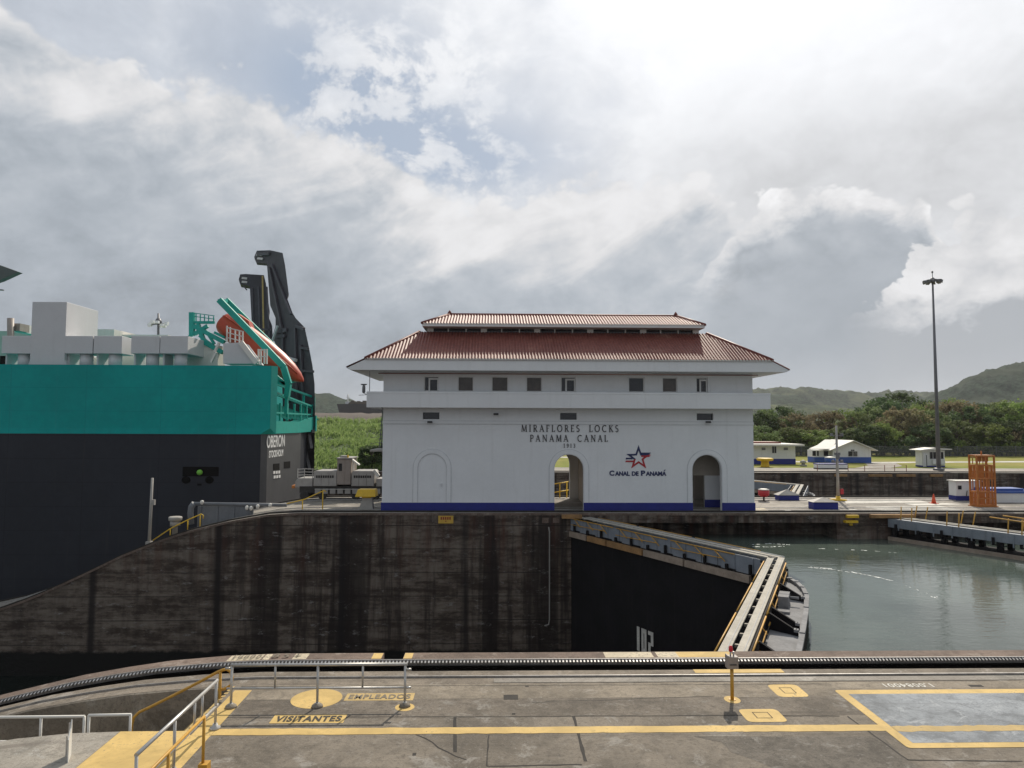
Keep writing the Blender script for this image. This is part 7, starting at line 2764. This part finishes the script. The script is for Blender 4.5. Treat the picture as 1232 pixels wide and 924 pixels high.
mb = MB()
mb.prism([(fx(405), YX, fz(486)), (fx(409), YX, fz(499)), (fx(412), YX, fz(510)), (fx(700), YX, fz(510)), (fx(700), YX, fz(486.5))], (0, 26, 0))
mb.build('hull', 'farship', fs_)
mb = MB()
mb.prism([(fx(418), YX + 2, fz(486)), (fx(420), YX + 2, fz(483.5)), (fx(462), YX + 2, fz(483)), (fx(560), YX + 2, fz(483)), (fx(560), YX + 2, fz(486))], (0, 20, 0))
for i in range(7):
    mb.bx(fx(421 + i * 7), fx(425 + i * 7), YX + 4, YX + 8, fz(483.2), fz(481.8 + 0.5 * (i % 2)))
mb.build('deck_gear', 'brownwall', fs_)
mb = MB()
mb.tube([(fx(416.2), YX + 8, fz(486)), (fx(416.2), YX + 8, fz(474))], 0.6, 8)
mb.bx(fx(413.5), fx(418.5), YX + 6, YX + 10, fz(486.2), fz(483))
mb.bar((fx(414), YX + 8, fz(478)), (fx(418.4), YX + 8, fz(478)), 0.4, 0.4)
mb.build('mast', 'shipgrey', fs_)

# yellow rail seen through the house passage
q = [AY(px, py, 66.6) for px, py in ((663, 583), (684, 579.5))]
tr_ = thing('railing', 'short yellow handrail seen through the open passage of the control house', 'railing', (q[0].x, 66.6, 0.014))
mb = MB()
mb.tube([q[0], q[1]], 0.05, 8)
mb.tube([q[0] - Vector((0, 0, 0.8)), q[1] - Vector((0, 0, 0.8))], 0.05, 8)
mb.build('rail', 'brightyellow', tr_)
for f in (0.1, 0.5, 0.9):
    p = q[0].lerp(q[1], f)
    mb = MB()
    mb.tube([(p.x, p.y, 0.014), p], 0.05, 8)
    mb.build('post', 'brightyellow', tr_)

# ------------------------------------------------------------------ near plaza furniture


def flange(mb, p, r=0.13, h=0.05):
    mb.lathe([(r, 0.005), (r, h), (r * 0.5, h + 0.03), (r * 0.45, h + 0.08)], (p[0], p[1], p[2] if len(p) > 2 else 0), 16)


# galvanised railing beside the painted words
ya = (G(278, 851).y + G(382, 849).y + G(487, 852).y) / 3
rail1 = thing('railing', 'galvanised pipe railing on the plaza above the painted words', 'railing', (G(382, 849).x, ya, 0))
xs = [G(px, 850).x for px in (279, 331, 382, 436, 487)]
mb = MB()
ZR, ZL = 1.03, 0.46
xe0, xe1 = xs[0], xs[-1]
mb.tube([(xe0 - 0.03, ya, ZR), (xe1 + 0.05, ya, ZR)], 0.036, 12)
mb.tube([(xe0 - 0.12, ya, ZL), (xe1 + 0.13, ya, ZL)], 0.026, 12)
mb.build('rail', 'galv', rail1)
for i, x in enumerate(xs):
    mb = MB()
    if i in (0, 2, 4):
        mb.tube([(x, ya, 0.006), (x, ya, ZR)], 0.032, 12)
        flange(mb, (x, ya, 0), 0.10, 0.03)
    else:
        mb.tube([(x, ya, ZL), (x, ya, ZR)], 0.026, 12)
    mb.build('post', 'galv' if i not in (0, 2, 4) else 'galv', rail1)
mb = MB()
for x in xs[::2]:
    mb.lathe([(0.145, 0.0065), (0.13, 0.05), (0.08, 0.09), (0.06, 0.10)], (x, ya, 0), 16)
build_each(mb, 'base', 'pit', rail1)
mb = MB()
for z in (ZR - 0.13, ZL):
    mb.tube([(xe1 + 0.03, ya - 0.0, z), (xe1 + 0.15, ya, z)], 0.032, 8)
mb.tube([(xe0 - 0.16, ya, ZR - 0.08), (xe0 - 0.03, ya, ZR - 0.08)], 0.03, 8)
mb.build('coupling', 'galv', rail1)

# white pipe railing along the top of the steps
xr = (G(258, 877).x + G(168, 908, 1.07).x) / 2 - 0.02
yb_, ye_ = G(258, 877).y, G(168, 908, 1.07).y
rail2 = thing('railing', 'pale pipe railing rising across the yellow floor by the steps', 'railing', (xr, (yb_ + ye_) / 2, 0))
mb = MB()
mb.tube([(xr, ye_ - 0.02, 1.07), (xr, yb_ + 0.05, 1.07)], 0.038, 12)
mb.tube([(xr, ye_ - 0.9, 0.5), (xr, yb_ + 0.12, 0.5)], 0.03, 12)
mb.build('rail', 'galv', rail2)
for i, f in enumerate((0.0, 0.42, 0.68, 1.0)):
    y = ye_ + (yb_ - ye_) * f
    mb = MB()
    if i in (0, 1, 3):
        mb.tube([(xr, y, 0.006), (xr, y, 1.07)], 0.03, 12)
        flange(mb, (xr, y, 0), 0.12, 0.04)
    else:
        mb.tube([(xr, y, 0.5), (xr, y, 1.07)], 0.026, 12)
    mb.build('post', 'galv', rail2)
mb = MB()
y = yb_ - 0.75
mb.tube([(xr, y, 0.5), (xr, y, 1.07)], 0.026, 12)
mb.build('post', 'galv', rail2)
# yellow rail nearer to us
p1_, p2_ = G(242, 862, 1.07), G(207, 905, 1.07)
xq = (p1_.x + p2_.x) / 2
rail3 = thing('railing', 'short yellow railing in the corner of the yellow floor', 'railing', (xq, p1_.y, 0))
mb = MB()
mb.tube([(xq, p2_.y - 2.0, 1.07), (xq, p1_.y, 1.07)], 0.03, 10)
mb.build('rail', 'yellow', rail3)
for y in (p1_.y, p2_.y, p2_.y - 1.5):
    mb = MB()
    mb.tube([(xq, y, 0.006), (xq, y, 1.07)], 0.03, 10)
    mb.bx(xq - 0.06, xq + 0.12, y - 0.1, y + 0.1, 0.006, 0.16)
    mb.build('post', 'yellow', rail3)
# curved yellow stair rail down the pit
YSR = 18.25
q = [AY(px, py, YSR) for px, py in [(157.5, 884), (158.5, 872), (161, 863), (168, 856.5), (180, 851), (210, 836), (240, 820.5), (262, 808.5), (268, 806)]]
top = q[-1]
loop = [Vector((top.x + 0.10, YSR, top.z + 0.02)), Vector((top.x + 0.2, YSR, top.z - 0.04)), Vector((top.x + 0.25, YSR, top.z - 0.2)), Vector((top.x + 0.22, YSR, top.z - 0.38)), Vector((top.x + 0.05, YSR, top.z - 0.48)), Vector((top.x - 0.12, YSR, top.z - 0.5))]
rail4 = thing('railing', 'curved yellow stair rail sloping down into the pit', 'railing', (q[5].x, YSR, q[0].z))
mb = MB()
mb.tube([(q[0].x, YSR, q[0].z - 1.2)] + q + loop, 0.036, 12)
mb.build('rail', 'yellow', rail4)
mb = MB()
a = AY(265.5, 808, YSR)
mb.tube([(a.x, YSR - 0.02, -0.6), (a.x, YSR - 0.02, a.z)], 0.036, 12)
mb.build('post', 'yellow', rail4)
# low white railings in the pit at the picture's edge
YLW = 17.7
for label, pts, posts in (('longer low white pipe railing in the pit at the edge of the picture', [(-60, 869), (0, 863), (102, 862)], (-20, 49.5, 101.5)), ('short low white pipe railing in the pit beside the curved stair rail', [(106.5, 860.7), (158, 859.8)], (107, 157))):
    q = [AY(px, py, YLW) for px, py in pts]
    t = thing('railing', label, 'railing', (q[-1].x, YLW, q[-1].z - 1.0), 'low white railings in the pit')
    mb = MB()
    mb.tube(q, 0.034, 10)
    q2 = [v - Vector((0, 0, 0.58)) for v in q]
    mb.tube(q2, 0.03, 10)
    mb.build('rail', 'shipwhite', t)
    f = interp([(v.x, v.z) for v in q])
    for px in posts:
        x = AY(px, 862, YLW).x
        mb = MB()
        mb.tube([(x, YLW, f(x) - 1.3), (x, YLW, f(x))], 0.032, 10)
        mb.build('post', 'shipwhite', t)
# thin white folded board standing at the edge
g0 = G(80, 926, -0.15)
bd = thing('notice_board', 'narrow white board seen edge-on standing on the pale slab', 'board', (g0.x, g0.y, -0.2))
mb = MB()
u = Vector((-0.44, 1.0, 0)).normalized()
d0 = Vector((g0.x, g0.y, -0.15))
mb.prism([d0, d0 + u * 0.42, d0 + u * 0.42 + Vector((0, 0, 0.86)), d0 + u * 0.3 + Vector((0, 0, 0.72)), d0 + Vector((0, 0, 0.60))], (0.035, -0.012, 0))
mb.build('panel', 'shipwhite', bd)
mb = MB()
mb.bar(d0 + u * 0.05 + Vector((-0.02, 0, 0)), d0 + u * 0.05 + Vector((-0.02, 0, 0.66)), 0.03, 0.03)
mb.bar(d0 + u * 0.38 + Vector((-0.02, 0, 0)), d0 + u * 0.38 + Vector((-0.02, 0, 0.8)), 0.03, 0.03)
mb.bx(d0.x - 0.2, d0.x + 0.1, d0.y - 0.1, d0.y + 0.5, -0.2, -0.13)
mb.build('stand', 'galv', bd)
# signal box on a yellow pole with a red lamp
g0 = G(881, 842)
zb1_ = AY(881, 803.5, g0.y).z
zb2_ = AY(881, 789, g0.y).z
sig = thing('signal_box', 'grey control box with a red lamp on a yellow pole', 'signal', (g0.x, g0.y, 0.005))
mb = MB()
mb.tube([(g0.x, g0.y, 0.006), (g0.x, g0.y, zb1_)], 0.045, 12)
mb.lathe([(0.09, 0.006), (0.09, 0.02)], (g0.x, g0.y, 0), 14)
mb.build('pole', 'yellow', sig)
w = (AY(887.5, 795, g0.y).x - AY(874.5, 795, g0.y).x) / 2
mb = MB()
mb.bx(g0.x - w, g0.x + w, g0.y - 0.11, g0.y + 0.11, zb1_, zb2_)
mb.bx(g0.x - w, g0.x - w + 0.04, g0.y - 0.11, g0.y + 0.11, zb2_ + 0.002, zb2_ + 0.03)
bx_o = mb.build('box', 'mulecab', sig, bevel=0.012)
mb = MB()
mb.bx(g0.x - w * 0.6, g0.x + w * 0.6, g0.y - 0.125, g0.y - 0.114, zb1_ + 0.10, zb1_ + 0.125)
mb.build('slot', 'under', bx_o)
mb = MB()
zl_ = AY(880, 776.5, g0.y).z
for s in (-0.03, 0.05):
    mb.tube([(g0.x + s, g0.y, zb2_ - 0.002), (g0.x + s, g0.y, zb2_ + 0.11)], 0.022, 8)
mb.build('lamp_stem', 'galv', sig)
mb = MB()
zz = zb2_ + 0.11
mb.lathe([(0.045, zz), (0.055, zz + 0.03), (0.052, zl_ - 0.05), (0.03, zl_ - 0.01), (0.005, zl_)], (g0.x - 0.02, g0.y, 0), 14)
mb.build('lamp', 'red', sig)

# ------------------------------------------------------------------ air
m = bpy.data.materials.new('haze')
m.use_nodes = True
nt = m.node_tree
for x in list(nt.nodes): nt.nodes.remove(x)
out = nt.nodes.new('ShaderNodeOutputMaterial')
pv = nt.nodes.new('ShaderNodeVolumePrincipled')
pv.inputs['Color'].default_value = (0.93, 0.95, 1.0, 1)
pv.inputs['Density'].default_value = 0.00008
pv.inputs['Anisotropy'].default_value = 0.2
nt.links.new(pv.outputs[0], out.inputs['Volume'])
mb = MB()
mb.bx(-3700, 3700, -300, 3700, -18, 140)
if HAZE:
    hz_ = tag(mb.build('haze', m), kind='stuff')
